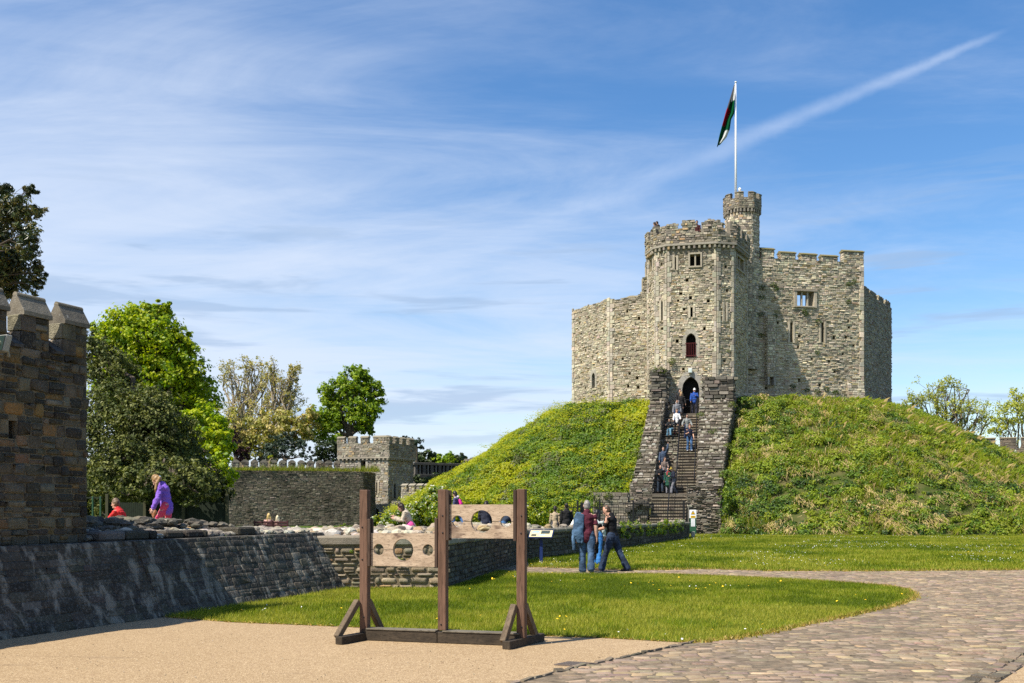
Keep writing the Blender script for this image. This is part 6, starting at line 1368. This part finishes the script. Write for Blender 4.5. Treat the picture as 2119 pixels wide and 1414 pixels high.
# ------------------------------------------------------------------ vegetation
L_ALEX = [leaf_mat('alexanders green', (.19,.26,.008), .45, .3, .6), leaf_mat('alexanders yellow', (.36,.37,.010), .45, .25, .6), leaf_mat('nettle green', (.09,.165,.012), .35, .3, .6), leaf_mat('dull dock', (.12,.13,.045), .3, .3, .6), leaf_mat('umbels white', (.55,.56,.42), .3, .1, 2)]
L_RIGHT = [leaf_mat('bramble green', (.10,.17,.012), .35, .35, .6), leaf_mat('ivy dark', (.035,.075,.010), .25, .3, .6), leaf_mat('fresh green', (.21,.28,.014), .4, .3, .6), leaf_mat('dry straw', (.55,.42,.19), .35, .25, .8), leaf_mat('grass green', (.26,.30,.022), .4, .3, .6)]
def hill_normals(X, Y):
    e = .6; gx = (motte_z(X+e, Y, carve=False)-motte_z(X-e, Y, carve=False))/(2*e); gy = (motte_z(X, Y+e, carve=False)-motte_z(X, Y-e, carve=False))/(2*e)
    N = np.stack([-gx, -gy, np.ones_like(gx)], 1); return N/np.linalg.norm(N, axis=1)[:, None]
def stair_rq(X, Y):
    r = (X-DOOR[0])*ST_B[0]+(Y-DOOR[1])*ST_B[1]; q = -((X-DOOR[0])*ST_A[0]+(Y-DOOR[1])*ST_A[1]); return r, q
keep_poly = [L3, L2, L1, L0, *tower_pts[1:7], K0, K1, K2, A3(32,91,0), A3(26,98,0), A3(16,99.5,0), A3(9,96,0)]
def hill_spots(n, left):
    X = rng.uniform(-14, 20, n) if left else rng.uniform(8, 58, n); Y = rng.uniform(50, 100, n)
    Z = motte_z(X, Y, carve=False); r, q = stair_rq(X, Y)
    k = (Z > -.05) & ~inside(keep_poly, X, Y)
    # only the flanks that the sun-side half shows, and not in the stair corridor
    if left: k &= (r < np.where(q > 8.4, -5.4, -2.85-np.clip(q-.8, 0, 9)*.09)) & (X < 14) | ((r < -2.7) & (q < 1))
    else: k &= (r > 3.25-.11*np.clip(q-.8, 0, 9)) | ((q > 11) & (r > 2.4))
    if not left: k &= (q < 14) | (X > 11)
    k &= (Y < 92) & (np.hypot(X-MC[0], Y-MC[1]) > 13)
    k &= ~((~np.bool_(left)) & (r < -2.5))
    return X[k], Y[k], Z[k]
def clumps(acc, X, Y, Z, rad, nleaf, size, mats, weights, up=.5, umb=None):
    N = hill_normals(X, Y)
    for i in range(len(X)):
        R = rad*random.choice((.55,.7,.8,1.0,1.2,1.5,1.9))*(1+.6*fbm(np.array([[X[i]*.4, Y[i]*.4, 1.]]), 2)[0]); n = int(nleaf*(R/rad)**1.4)
        d = rng.normal(size=(n, 3)); d += N[i]*.9+np.array([0,0,up]); d /= np.linalg.norm(d, axis=1)[:, None]
        p = np.array([X[i], Y[i], Z[i]])+d*R*(.55+.5*rng.random((n, 1)))*np.array([1,1,.8])
        f = fbm(np.array([[X[i]*.33, Y[i]*.33, 7.]]), 2)[0]*1.5+fbm(np.array([[X[i]*.09, Y[i]*.09, 17.]]), 2)[0]
        w = np.array(weights(f), float); w = np.maximum(w, 0); m0 = rng.choice(len(w), p=w/w.sum())
        mi = np.where(rng.random(n) < .8, m0, rng.choice(len(w), n, p=w/w.sum()))
        leaves(acc, p, size, d, .6, .55, mi)
X, Y, Z = hill_spots(26000, True)
a = Acc(); clumps(a, X, Y, Z-.05, .42, 75, .17, 4, lambda f: [3+1.5*f, 2.6-7*f, 1.5+5*f, .45+1.0*f, .0]); print('left clumps', len(X))
X, Y, Z = hill_spots(15000, True); k = rng.random(len(X)) < .5; X, Y, Z = X[k], Y[k], Z[k]; N = hill_normals(X, Y)
for i in range(len(X)):      # tall flowering plants: a cluster of round umbels over each stem
    f = fbm(np.array([[X[i]*.3, Y[i]*.3, 31.]]), 2)[0]
    if f < .06: continue
    h = random.uniform(.45, 1.0); b0_ = np.array([X[i], Y[i], Z[i]]); hd_ = b0_+N[i]*h*.35+np.array([0, 0, h*.75]); n = random.randint(14, 30)
    q = hd_+rng.normal(0, 1, (n, 3))*np.array([.16, .16, .07])*(.6+h); leaves(a, q, .12, np.tile(np.array([0, -.3, 1.0]), (n, 1)), .9, .45, np.where(rng.random(n) < .75, 1, 0))
a.build('undergrowth', L_ALEX, kind='stuff', label='lush yellow green undergrowth covering the left side of the mound', cat='undergrowth')
X, Y, Z = hill_spots(17000, False)
a = Acc(); clumps(a, X, Y, Z-.08, .36, 62, .15, 5, lambda f: [3.4, 1.0+3.5*f, 2.2-2*f, .12, 2.0-2*f]); print('right clumps', len(X))
# bleached grass lying down the slope in patches
n = 420000; X = rng.uniform(9, 58, n); Y = rng.uniform(50, 92, n); Z = motte_z(X, Y, carve=False); r, q = stair_rq(X, Y)
f = fbm(np.stack([X*1.3+.4*Y, Y*1.1, X*0+11], 1), 4)*.95+.35*fbm(np.stack([X*.14, Y*.2, X*0+3], 1), 2)+.05*(Z < 4)-.12
k = (Z > -.05) & ~inside(keep_poly, X, Y) & ((r > 3.2) | ((q > 11) & (r > 2.4))) & (f > .03+.30*rng.random(n)) & (X-MC[0] < 27); X, Y, Z = X[k], Y[k], Z[k]; N = hill_normals(X, Y); m_ = len(X)
dn = np.stack([N[:, 0], N[:, 1], -np.hypot(N[:, 0], N[:, 1])*.55], 1); dn /= np.linalg.norm(dn, axis=1)[:, None]+1e-9
dirs = dn+rng.normal(0, .35, (m_, 3)); B = np.stack([X, Y, Z+.05+.22*rng.random(m_)], 1)+N*.14; T = B+dirs*rng.uniform(.18, .5, (m_, 1)); sd = np.cross(dirs, N); sd /= np.linalg.norm(sd, axis=1)[:, None]+1e-9
a.add(np.stack([B-sd*.017, B+sd*.017, T], 1).reshape(-1, 3), np.arange(3*m_).reshape(-1, 3), (.4,.3,.1), np.where(rng.random(m_) < .78, 3, 4)); print('straw', m_)
def tussocks(acc, X, Y, Z, per, h, w, mats, lay=.5):
    N = hill_normals(X, Y); k = len(X); ix = np.repeat(np.arange(k), per); n = len(ix); ag = rng.uniform(0, 2*PI, n)
    out = np.stack([np.cos(ag), np.sin(ag), 0*ag], 1)*rng.uniform(.1, .75, (n, 1))+N[ix]*.45+np.stack([N[ix][:, 0], N[ix][:, 1], -.15+0*ag], 1)*lay
    L = h*rng.uniform(.5, 1.3, (n, 1)); B = np.stack([X, Y, Z], 1)[ix]+rng.normal(0, .08, (n, 3)); M_ = B+(out*.55+np.array([0,0,.75]))*L*.55; T = M_+(out*1.0+np.array([0,0,-.05]))*L*.55
    S = np.stack([-np.sin(ag), np.cos(ag), 0*ag], 1)*w*rng.uniform(.6, 1.3, (n, 1))
    acc.add(np.stack([B-S, B+S, M_+S*.8, T, M_-S*.8], 1).reshape(-1, 3), np.arange(5*n).reshape(-1, 5), (.2,.3,.1), rng.choice(mats, n))
X, Y, Z = hill_spots(17000, False); f = fbm(np.stack([X*.3, Y*.3, X*0+21], 1), 3); k = f > -.02; tussocks(a, X[k], Y[k], Z[k], 13, .62, .013, [4,4,2,3])
a.build('undergrowth', L_RIGHT, kind='stuff', label='dark green brambles mixed with bleached dry grass covering the right side of the mound', cat='undergrowth')

def tree(name, base, label, cat_, lobes, mats, nleaf, lsize, trunk_h=None, tr=.35, branch=(.09,.07,.05), aspect=.6, spread=.9, shell=.5, group=None, limbs=1, twigs=0, wts=None, gaps=.0, clump=.55, droop=0.0, bark=None, leafrep=2):
    """lobes: [(centre, radii)] in world coordinates; foliage = many small leaf clumps scattered through the lobes"""
    base = A3(*base); t = thing(name, base, label, cat_, group)
    ctr = np.mean([l[0] for l in lobes], 0); lo = min(l[0][2]-l[1][2] for l in lobes)
    th = trunk_h if trunk_h else max(1.0, lo+.35*(ctr[2]-lo)-base[2])
    a = Acc(); fork = base+A3(0,0,th); tube(a, [base, base+(fork-base)*.5+A3(*rng.normal(0, .15, 2), 0), fork], [tr*1.25, tr, tr*.8], 9)
    tips = []
    for c, r in lobes:
        for _ in range(limbs):
            e = c+np.clip(rng.normal(0, .28, 3), -.45, .45)*r; p = limb(a, fork, e, tr*.5, tr*.12, .16, 6)
            for k in range(4):
                s_ = p[random.randint(2, 5)]; e2 = c+np.clip(rng.normal(0, .42, 3), -.55, .55)*r; p2 = limb(a, s_, e2, tr*.16, tr*.04, .18, 5, seg=5)
                for _k in range(twigs):
                    s3 = p2[random.randint(1, 4)]; d3 = nrm(e2-s_+rng.normal(0, 1.0, 3)*np.linalg.norm(e2-s_)*.6+A3(0,0,.5)); e3 = s3+d3*random.uniform(.5, 1.1)*min(r)*.4
                    p3 = limb(a, s3, e3, tr*.05, tr*.016, .2, 4, seg=4)
                    for _m in range(3):
                        s4 = p3[random.randint(1, 3)]; e4 = s4+nrm(e3-s3+rng.normal(0, .6, 3)*np.linalg.norm(e3-s3)+A3(0,0,.3))*random.uniform(.3,.8)*min(r)*.3; limb(a, s4, e4, tr*.018, tr*.009, .15, 3, seg=3); tips += [e4, (s4+e4)/2]
                    tips.append(e3)
    a.build('trunk', bark or plain('bark', branch, .95, .3, 6, .8, .03), t)
    b = Acc(); vol = np.array([np.prod(l[1])**(2/3) for l in lobes]); vol = vol/vol.sum()
    for (c, r), v in zip(lobes, vol):
        nc = max(6, int(nleaf*v/26)); pc, dc = blob_points(c, np.asarray(r)*(1-.0), nc, shell)
        if gaps: k = fbm(pc/np.mean(r)*1.7+3, 2) > gaps-.45; pc, dc = pc[k], dc[k]
        rc = clump*np.mean(r)*.34
        for p, d in zip(pc, dc):
            s = rc*random.uniform(.5, 1.5); n = int(26*random.uniform(.5, 1.5)); q, dd = blob_points(p, (s, s, s*.75), n, .3)
            w = wts or [1]*len(mats); w = np.array(w, float)/sum(w); m0 = rng.choice(len(w), p=w); mi = np.where(rng.random(n) < .7, m0, rng.choice(len(w), n, p=w))
            leaves(b, q, lsize, dd+d*.6+np.array([0,0,.35]), aspect, spread, mi, droop=droop)
    if twigs and tips:
        tp_ = np.array(tips); k = np.repeat(np.arange(len(tp_)), leafrep); q = tp_[k]+rng.normal(0, .16, (len(k), 3)); w = np.array(wts or [1]*len(mats), float); leaves(b, q, lsize, None, aspect, 1, rng.choice(len(w), len(q), p=w/w.sum()))
    b.build('crown', mats, t)
    return t
def lobes_px(L, y):
    """(px, py, rx, ry in photo pixels, dy) -> ellipsoids at depth y+dy"""
    out = []
    for px, py, rx, ry, dy in L: s = (y+dy)/F; out.append((P(px, py, y+dy), np.array([rx*s, (rx+ry)/2*s*.8, ry*s])))
    return out
GY = lambda px, y: A3((px-CX)/F*y, y, 0)
L_OAK = [leaf_mat('holm oak', (.066,.085,.02), .2, .35, 1.0, .55, .18), leaf_mat('holm oak light', (.165,.175,.045), .25, .3, 1.0, .5, .2), leaf_mat('holm oak dark', (.022,.028,.007), .1, .3, 1.0, .6, .15)]
L_LIME = [leaf_mat('lime leaf', (.27,.36,.008), .5, .3, .7), leaf_mat('lime leaf light', (.42,.46,.012), .5, .25, .7), leaf_mat('lime leaf deep', (.12,.21,.008), .45, .3, .7)]
L_BAY = [leaf_mat('bay leaf', (.075,.095,.03), .25, .4, 2, .4, .35), leaf_mat('bay leaf warm', (.19,.16,.055), .3, .3, 2, .4, .35), leaf_mat('bay dark', (.025,.038,.012), .15, .3, 2, .35, .5)]
L_BUD = [leaf_mat('plane bud', (.46,.37,.11), .35, .3, 1), leaf_mat('plane bud olive', (.27,.26,.05), .35, .3, 1), leaf_mat('plane bud pale', (.48,.42,.2), .35, .3, 1)]
L_MID = [leaf_mat('maple leaf', (.19,.29,.010), .48, .3, .6), leaf_mat('maple leaf light', (.30,.38,.014), .48, .25, .6), leaf_mat('maple leaf deep', (.08,.155,.010), .4, .3, .6)]
L_PINE = [leaf_mat('blue pine', (.055,.085,.055), .15, .3, 1), leaf_mat('blue pine dark', (.03,.05,.03), .1, .3, 1)]
L_YEW = [leaf_mat('yew', (.018,.035,.010), .1, .3, 1), leaf_mat('yew light', (.05,.075,.014), .2, .3, 1)]
L_RED = [leaf_mat('copper', (.055,.018,.022), .25, .3, 1), leaf_mat('copper dark', (.025,.010,.012), .2, .3, 1)]
L_SPR = [leaf_mat('spring leaf', (.36,.40,.07), .45, .3, .8), leaf_mat('spring leaf yellow', (.46,.46,.08), .45, .25, .8)]
tree('bay_tree', GY(-90, 24), 'dark evergreen tree with narrow leaves rising behind the battlements at the left edge', 'tree', lobes_px([(-30,520,95,110,0),(35,440,45,50,-.5),(60,500,30,45,-1),(20,570,60,60,.5),(-60,420,70,60,0),(70,590,24,20,0),(75,440,22,24,0),(62,392,20,18,0),(82,555,18,30,0),(5,395,25,22,0)], 24), L_BAY, 22000, .125, aspect=.34, shell=.25, spread=1.2, wts=[3,1.4,2], clump=.8, tr=.07)
tree('holm_oak', GY(330, 40), 'large dark olive evergreen oak behind the ruins, darker than the lime tree around it', 'tree', lobes_px([(235,905,75,130,0),(315,890,80,90,-1),(300,850,66,56,0),(230,770,56,60,1),(375,930,56,70,1),(270,985,90,80,-2),(390,1000,70,66,0),(345,960,70,70,-1),(195,730,30,50,1.5),(262,950,45,50,-3),(220,1000,60,70,0),(330,1005,80,50,0),(300,1000,70,40,-7),(400,1005,60,44,-7),(350,985,70,50,-6)], 40), L_OAK, 80000, .125, aspect=.6, shell=.5, wts=[3,3.0,1.4], clump=.6, tr=.4)
tree('lime_tree', GY(340, 52), 'tall broad bright yellow green lime tree rising behind the dark oak', 'tree', lobes_px([(290,700,95,70,0),(350,770,80,80,0),(245,740,60,70,0),(400,850,60,85,1),(430,940,48,70,0),(440,1000,36,40,0),(340,850,90,90,2),(250,820,70,80,2),(300,660,55,36,0),(375,710,40,36,0),(215,690,30,36,0),(400,775,25,40,0),(330,640,36,22,0),(420,890,50,60,-4),(452,910,34,60,-5),(458,975,30,46,-6)], 52), L_LIME, 70000, .18, aspect=.75, shell=.35, wts=[3,2.4,1.4], clump=.62, tr=.45)
tree('plane_tree', GY(505, 118), 'left one of two barely leafing tan plane trees beyond the battlements', 'tree', lobes_px([(500,800,55,62,0),(480,860,50,60,0),(545,790,28,45,0),(470,770,26,30,0),(520,760,30,28,0)], 118), L_BUD, 300, .24, shell=.3, limbs=4, twigs=5, branch=(.24,.195,.13), tr=.42, trunk_h=5.5, clump=.7, gaps=.3, spread=1.3, leafrep=1)
tree('plane_tree', GY(560, 112), 'right one of two barely leafing tan plane trees, beside the round green maple', 'tree', lobes_px([(580,800,48,55,0),(560,860,60,50,0),(605,830,30,45,0),(610,770,18,26,0),(560,770,26,36,0),(540,850,40,50,0)], 112), L_BUD, 300, .24, shell=.3, limbs=4, twigs=5, branch=(.24,.195,.13), tr=.42, trunk_h=5.5, clump=.7, gaps=.3, spread=1.3, leafrep=1)
tree('olive_shrub_tree', GY(540, 104), 'olive gold leafing tree filling the gap below the two bare plane trees', 'tree', lobes_px([(500,895,42,50,0),(560,885,60,48,0),(610,890,40,48,0),(640,880,28,40,0),(530,920,60,34,0)], 104), L_BUD, 7800, .36, shell=.4, wts=[2,3,1], limbs=1, clump=.8, gaps=.3)
tree('maple_tree', GY(725, 106), 'rounded fresh green maple tree standing behind the square turret', 'tree', lobes_px([(735,795,40,38,0),(700,815,42,36,0),(760,835,38,46,0),(680,850,36,40,0),(720,870,60,36,0),(660,880,36,36,0),(775,815,22,30,0),(745,775,22,20,0),(690,905,40,28,0),(760,880,24,24,0)], 106), L_MID, 40000, .25, aspect=.75, shell=.45, wts=[3,2,1.2], clump=.6, tr=.4, gaps=.25, limbs=2)
for nm, px, y, lab, lob, mt, n in (('blue_pine', 590, 98, 'bushy blue grey pine just above the grassy wall', [(570,930,34,28,0),(610,925,28,30,0),(590,915,22,24,0),(545,945,22,18,0),(635,945,20,20,0)], L_PINE, 3600), ('dark_yew', 672, 99, 'dark green yew between the blue pine and the square turret', [(675,930,24,30,0),(695,935,14,30,0),(660,945,16,20,0)], L_YEW, 3000),
    ('copper_beech', 488, 96, 'small dark purple leaved tree beside the bright lime tree', [(488,925,22,28,0),(505,940,22,20,0),(475,900,16,30,0)], L_RED, 2200), ('stone_pine', 862, 128, 'flat topped dark pine just right of the square turret', [(858,915,22,9,0),(842,906,14,6,0),(868,925,14,7,0)], L_PINE, 1500)):
    tree(nm, GY(px, y), lab, 'tree', lobes_px(lob, y), mt, n, .3, aspect=.35, spread=1.3, shell=.35, clump=.7, tr=.22)
for i, (px, py, rx, ry, mt, lab) in enumerate(((880,945,26,16,L_YEW,'dark rounded tree nearest the square turret behind the gallery'), (915,950,30,16,L_MID,'green tree in the middle of the row behind the gallery'), (948,952,22,14,L_YEW,'dark tree at the mound end of the row behind the gallery'))):
    tree('distant_tree', GY(px, 135), lab, 'tree', lobes_px([(px,py,rx,ry,0),(px-rx*.5,py+6,rx*.6,ry,0),(px+rx*.5,py+5,rx*.6,ry,0)], 135), mt, 1500, .5, shell=.4, clump=.8, tr=.25, group='trees behind the wall gallery')
for px, lab, lob in ((1955, 'thin airy tree with sparse new leaves behind the right shoulder of the mound', [(1930,820,44,46,0),(1990,830,44,50,0),(1960,800,40,30,0),(2015,850,40,46,0),(1895,830,26,26,0),(2035,860,26,36,0),(1880,850,20,30,0),(1960,850,50,40,0)]),):
    tree('sparse_tree', GY(px, 112), lab, 'tree', lobes_px(lob, 112), L_SPR, 300, .22, shell=.3, limbs=3, twigs=4, branch=(.12,.10,.07), tr=.34, trunk_h=3.5, clump=.8, gaps=.5, spread=1.3)
tree('leafing_tree', GY(2105, 118), 'fuller yellow green leafing tree above the outer wall at the right edge', 'tree', lobes_px([(2090,855,44,46,0),(2140,850,50,55,0),(2060,880,30,30,0),(2110,830,36,36,0)], 118), L_SPR, 3600, .28, shell=.3, limbs=2, twigs=2, branch=(.12,.10,.06), tr=.3, trunk_h=5, clump=.7, gaps=.3, spread=1.2)
# bushes -------------------------------------------------------------
def bush(label, lob, y, mats, n, size, wts=None, name='bush', **k):
    b = Acc(); L = lobes_px(lob, y); t = thing(name, GY(lob[0][0], y), label, 'bush')
    for c, r in L:
        nc = max(5, n//38//len(L)); pc, dc = blob_points(c, r, nc, .6)
        for p, d in zip(pc, dc):
            s = np.mean(r)*.3*random.uniform(.6, 1.3); q, dd = blob_points(p, (s, s, s*.8), 38, .3); w = np.array(wts or [1]*len(mats), float); leaves(b, q, size, dd+d+np.array([0,0,.4]), .6, .8, rng.choice(len(w), 38, p=w/w.sum()))
    b.build('leaves', mats, t); st = Acc(); c, r = L[0]; tube(st, [A3(c[0], c[1], -.1), c], [.05, .03], 5); st.build('stem', plain('stem', (.08,.06,.04), .9), t)
bush('white flowering shrub bank between the turret foot and the mound', [(840,1070,50,22,0),(880,1060,40,28,0),(800,1080,34,14,0),(900,1035,34,30,0)], 70, L_ALEX, 7200, .2, [2,1.2,2,.2,1.3])
bush('green leafy bank at the mound foot behind the loose stones', [(930,1060,50,34,0),(985,1065,60,30,0),(1050,1065,60,30,0),(1110,1065,50,32,0)], 62, L_ALEX, 9500, .18, [2.5,2,1.5,.2,.2])
bush('dark ivy hedge hanging under the gallery wall', [(900,995,44,16,0),(870,998,22,14,0),(930,1005,40,20,0)], 98, L_YEW, 2600, .28)
bush('yellow green bush on top of the low battlemented wall', [(868,1018,14,16,0),(876,1028,12,10,0)], 86, L_ALEX, 700, .18, [1,2,1,1,.01])
bush('clipped hedge below the brown outer wall at the right edge', [(2075,950,40,9,0),(2140,950,40,9,0)], 97, L_MID, 1800, .26)
bush('bright shrub behind the merlons of the far wall walk', [(560,952,8,12,0)], 91, L_ALEX, 240, .16, [1,2,.5,.01,.01])
bush('low green weeds by the old wall left of the pillory', [(712,1086,12,9,0)], 46, L_ALEX, 300, .1, [1,1,2,.2,.01])
bush('dark shade shrubs filling the gap behind the green gate', [(200,1010,50,60,0),(300,1010,90,50,1),(420,1020,60,44,1)], 44, L_OAK, 9000, .2, [1,.1,3])
# ivy curtains on the walls
a = Acc()
for i in range(60):
    s_ = random.random(); c_ = A3(8.4,49.2,0)*s_+A3(4.08,38.3,0)*(1-s_)+A3(.06,-.02,random.uniform(.45,.95)); p, d = blob_points(c_, (.12,.35,.14), 60); leaves(a, p, .07, d+np.array([.8,-.4,.2]), .7, .6, rng.choice(3, 60, p=[.3,.15,.55]))
a.build('ivy', L_ALEX, LW)
a = Acc()
for i in range(26):
    p, d = blob_points(SP(2.35+.25*random.random(), random.uniform(8.5, 11.5), random.uniform(-.2, 2.8)), (.2,.35,.5), 110); leaves(a, p, .12, d, .7, .6, rng.choice(3, 110, p=[.35,.4,.25]))
a.build('ivy', L_RIGHT, STR)
a = Acc()
for q, sz in ((P(640,1118,20.1), .12), (P(520,1112,19.2), .2), (P(560,1116,19.0), .16), (P(400,1120,16.4), .1), (P(310,1135,15.6), .08), (P(470,1120,17.2), .14), (P(825,1160,19.5), .1), (P(728,1142,19.4), .05)):
    p, d = blob_points(q, (sz, sz, sz*.7), 130); leaves(a, p, .035, d, .6, .7, rng.choice(4, 130, p=[.2,.15,.45,.2]))
a.build('wall_weeds', L_ALEX, RW)
# a belt of trees closing the view to either side, each tree its own
for i, (x, y, h, mt, lab) in enumerate(((-52,62,9,L_MID,'broad green tree far out on the left beyond the oak'), (-66,74,11,L_OAK,'dark olive tree farthest left beyond the lawn'), (-44,84,8,L_YEW,'dark yew like tree behind the left end of the grimy wall'), (72,112,8,L_SPR,'pale leafing tree far out on the right behind the outer wall'), (86,108,9,L_MID,'green tree farthest right behind the outer wall'))):
    c = A3(x, y, h*.55); tree('distant_tree', A3(x, y, 0), lab, 'tree', [(c, A3(h*.5, h*.5, h*.42)), (c+A3(h*.3, 0, -h*.1), A3(h*.35, h*.35, h*.32)), (c+A3(-h*.32, 0, -h*.12), A3(h*.33, h*.33, h*.3))], mt, 5200, .34, shell=.4, clump=.6, tr=.3)
# timber fence and green gate beneath the oak
fn_ = thing('timber_fence', GY(300, 34), 'dark green close boarded timber fence in the shade under the oak', 'fence'); a = Acc(); b = Acc()
M_GRN = plain('dark green timber', (.010,.017,.008), .8, .3, 8)  # darkened so the colour holds the shade under the oak
for i in range(64): obox(a, GY(224+3.9*i, 34)+UP*(.85+.02*random.random()), A3(.031,0,0), A3(0,.012,0), UP*.9, bev=.003)
a.build('boards', M_GRN, fn_)
for px in (222, 300, 380, 470): a = Acc(); q = GY(px, 33.9); beam(a, q, q+UP*2.05, .1, .1, up=(0,1,0)); a.build('fence_post', plain('fence post', (.05,.05,.025), .8), fn_)
gt = thing('green_gate', GY(195, 32), 'dark green gate with pale bars beside the foot of the tower', 'gate')
for px in (176, 192, 208): a = Acc(); q = GY(px, 32); beam(a, q, q+UP*1.95, .05, .05, up=(0,1,0)); a.build('upright', plain('green bar', (.02,.07,.035), .6), gt)
a = Acc()
for z in (.3, 1.0, 1.9): beam(a, GY(174, 32)+UP*z, GY(210, 32)+UP*z, .04, .05)
a.build('crossbars', M_GRN, gt)
# ------------------------------------------------------------------ light, sky, camera
SUN_AZ = A3(-.79,-.61,0); SUN_EL = math.radians(53)
sd = nrm(A3(-.79*math.cos(SUN_EL)/math.hypot(.79,.61), -.61*math.cos(SUN_EL)/math.hypot(.79,.61), math.sin(SUN_EL)))
sl = bpy.data.lights.new('sun', 'SUN'); sl.energy = 5.0; sl.angle = math.radians(.53); sl.color = (1, .93, .82)
so = bpy.data.objects.new('sun', sl); COL.objects.link(so); so.rotation_euler = Vector(tuple(-sd)).to_track_quat('-Z', 'Y').to_euler(); so.location = (-30, -20, 60)
w = bpy.data.worlds.new('World'); SC.world = w; w.use_nodes = True; t = NT(w)
sk = t.n('ShaderNodeTexSky'); sk.sky_type = 'NISHITA'; sk.sun_disc = False; sk.sun_elevation = SUN_EL; sk.sun_rotation = math.atan2(sd[0], sd[1])
sk.air_density = 1.0; sk.dust_density = .6; sk.ozone_density = 1.6; sk.altitude = 50
d = t.n('ShaderNodeTexCoord').outputs['Generated']
sp = t.n('ShaderNodeSeparateXYZ'); t.set(sp.inputs[0], d); z = sp.outputs[2]
zz = t.math('MAXIMUM', t.math('ADD', z, .10), .02)
pr = t.n('ShaderNodeCombineXYZ'); t.set(pr.inputs[0], t.math('DIVIDE', sp.outputs[0], zz)); t.set(pr.inputs[1], t.math('DIVIDE', sp.outputs[1], zz))
pl = pr.outputs[0]
rot = t.n('ShaderNodeMapping'); rot.inputs['Rotation'].default_value = (0, 0, math.radians(40)); rot.inputs['Scale'].default_value = (.8, 1.5, 1); rot.inputs['Location'].default_value = (3.1, 1.7, 0); t.set(rot.inputs['Vector'], pl)
n1 = t.noise(rot.outputs[0], .55, 8, .60, .7)
rot2 = t.n('ShaderNodeMapping'); rot2.inputs['Rotation'].default_value = (0, 0, math.radians(52)); rot2.inputs['Scale'].default_value = (1.0, 2.6, 1); rot2.inputs['Location'].default_value = (8, 4, 2); t.set(rot2.inputs['Vector'], pl)
n2 = t.noise(rot2.outputs[0], .9, 8, .65, .9)
# cirrus thickens toward the left of the view and toward the horizon
lft = t.mapr(sp.outputs[0], .30, -.30, -.04, .20); low = t.mapr(z, .0, .45, .17, -.10)
cir = t.math('ADD', t.math('ADD', t.math('MULTIPLY', n1, .6), t.math('MULTIPLY', n2, .4)), t.math('ADD', lft, low))
cir = t.mapr(cir, .36, .86, 0, .85, True)
# flat grey-blue bars low down
st = t.n('ShaderNodeMapping'); st.inputs['Scale'].default_value = (4.2, 4.2, 44); t.set(st.inputs['Vector'], d)
n3 = t.noise(st.outputs[0], 1.0, 5, .55, .3); bars = t.math('MULTIPLY', t.mapr(n3, .53, .64, 0, .6, True), t.math('MULTIPLY', t.mapr(z, .02, .10, 0, 1, True), t.mapr(z, .22, .34, 1, 0, True)))
# the contrail: a thin arc of the sky
def dirp(px, py): return nrm(A3(px-CX, F, H0-py))
c1, c2 = dirp(2075, 66), dirp(1060, 490); nn_ = nrm(np.cross(c1, c2)); mid = nrm(c1-np.dot(c1, nn_)*nn_); tan_ = np.cross(nn_, c1)
def dot(v): 
    nd = t.n('ShaderNodeVectorMath', operation='DOT_PRODUCT'); t.set(nd.inputs[0], d); nd.inputs[1].default_value = tuple(v); return nd.outputs['Value']
wob = t.math('MULTIPLY', t.math('SUBTRACT', t.noise(d, 9, 6, .65), .5), .016)
dist = t.math('ABSOLUTE', t.math('ADD', dot(nn_), wob)); along = dot(tan_); sgn = 1 if np.dot(c2, tan_) > 0 else -1
along = t.math('MULTIPLY', along, sgn)
wid = t.mapr(along, 0, .30, .0045, .016)
con = t.math('MULTIPLY', t.math('SUBTRACT', 1.0, t.mapr(t.math('DIVIDE', dist, wid), .0, 1.0, 0, 1, True)), t.math('MULTIPLY', t.mapr(along, .12, .46, .30, .11, True), t.mapr(along, -.012, .03, 0, 1, True)))
con = t.math('MULTIPLY', con, t.mapr(t.noise(d, 22, 4, .6), .3, .65, .55, 1))
sky = sk.outputs[0]
hs = t.n('ShaderNodeHueSaturation'); hs.inputs['Saturation'].default_value = 1.3; hs.inputs['Hue'].default_value = .503; t.set(hs.inputs['Color'], sky)
cloud = (4.35, 4.85, 5.75); barc = (2.2, 3.05, 4.4)
c = t.mix(cir, hs.outputs[0], cloud); c = t.mix(bars, c, barc); c = t.mix(con, c, (4.6, 5.2, 6.3))
bg = t.n('ShaderNodeBackground'); t.set(bg.inputs[0], c); bg.inputs[1].default_value = .110
o = t.n('ShaderNodeOutputWorld'); t.set(o.inputs[0], bg)
cd = bpy.data.cameras.new('camera'); cam = bpy.data.objects.new('camera', cd); COL.objects.link(cam); SC.camera = cam
cam.location = (0, 0, EYE); cam.rotation_euler = (PI/2, 0, 0); cd.sensor_width = 36; cd.lens = 36*F/2119; cd.shift_y = (H0-707)/2119; cd.clip_end = 3000; cd.clip_start = .1
vs = SC.view_settings; vs.view_transform = 'Standard'; vs.look = 'None'; vs.gamma = 1; vs.exposure = .70; SC.display_settings.display_device = 'sRGB'
SC.cycles.use_denoising = False; SC.cycles.max_bounces = 6; SC.cycles.transparent_max_bounces = 4
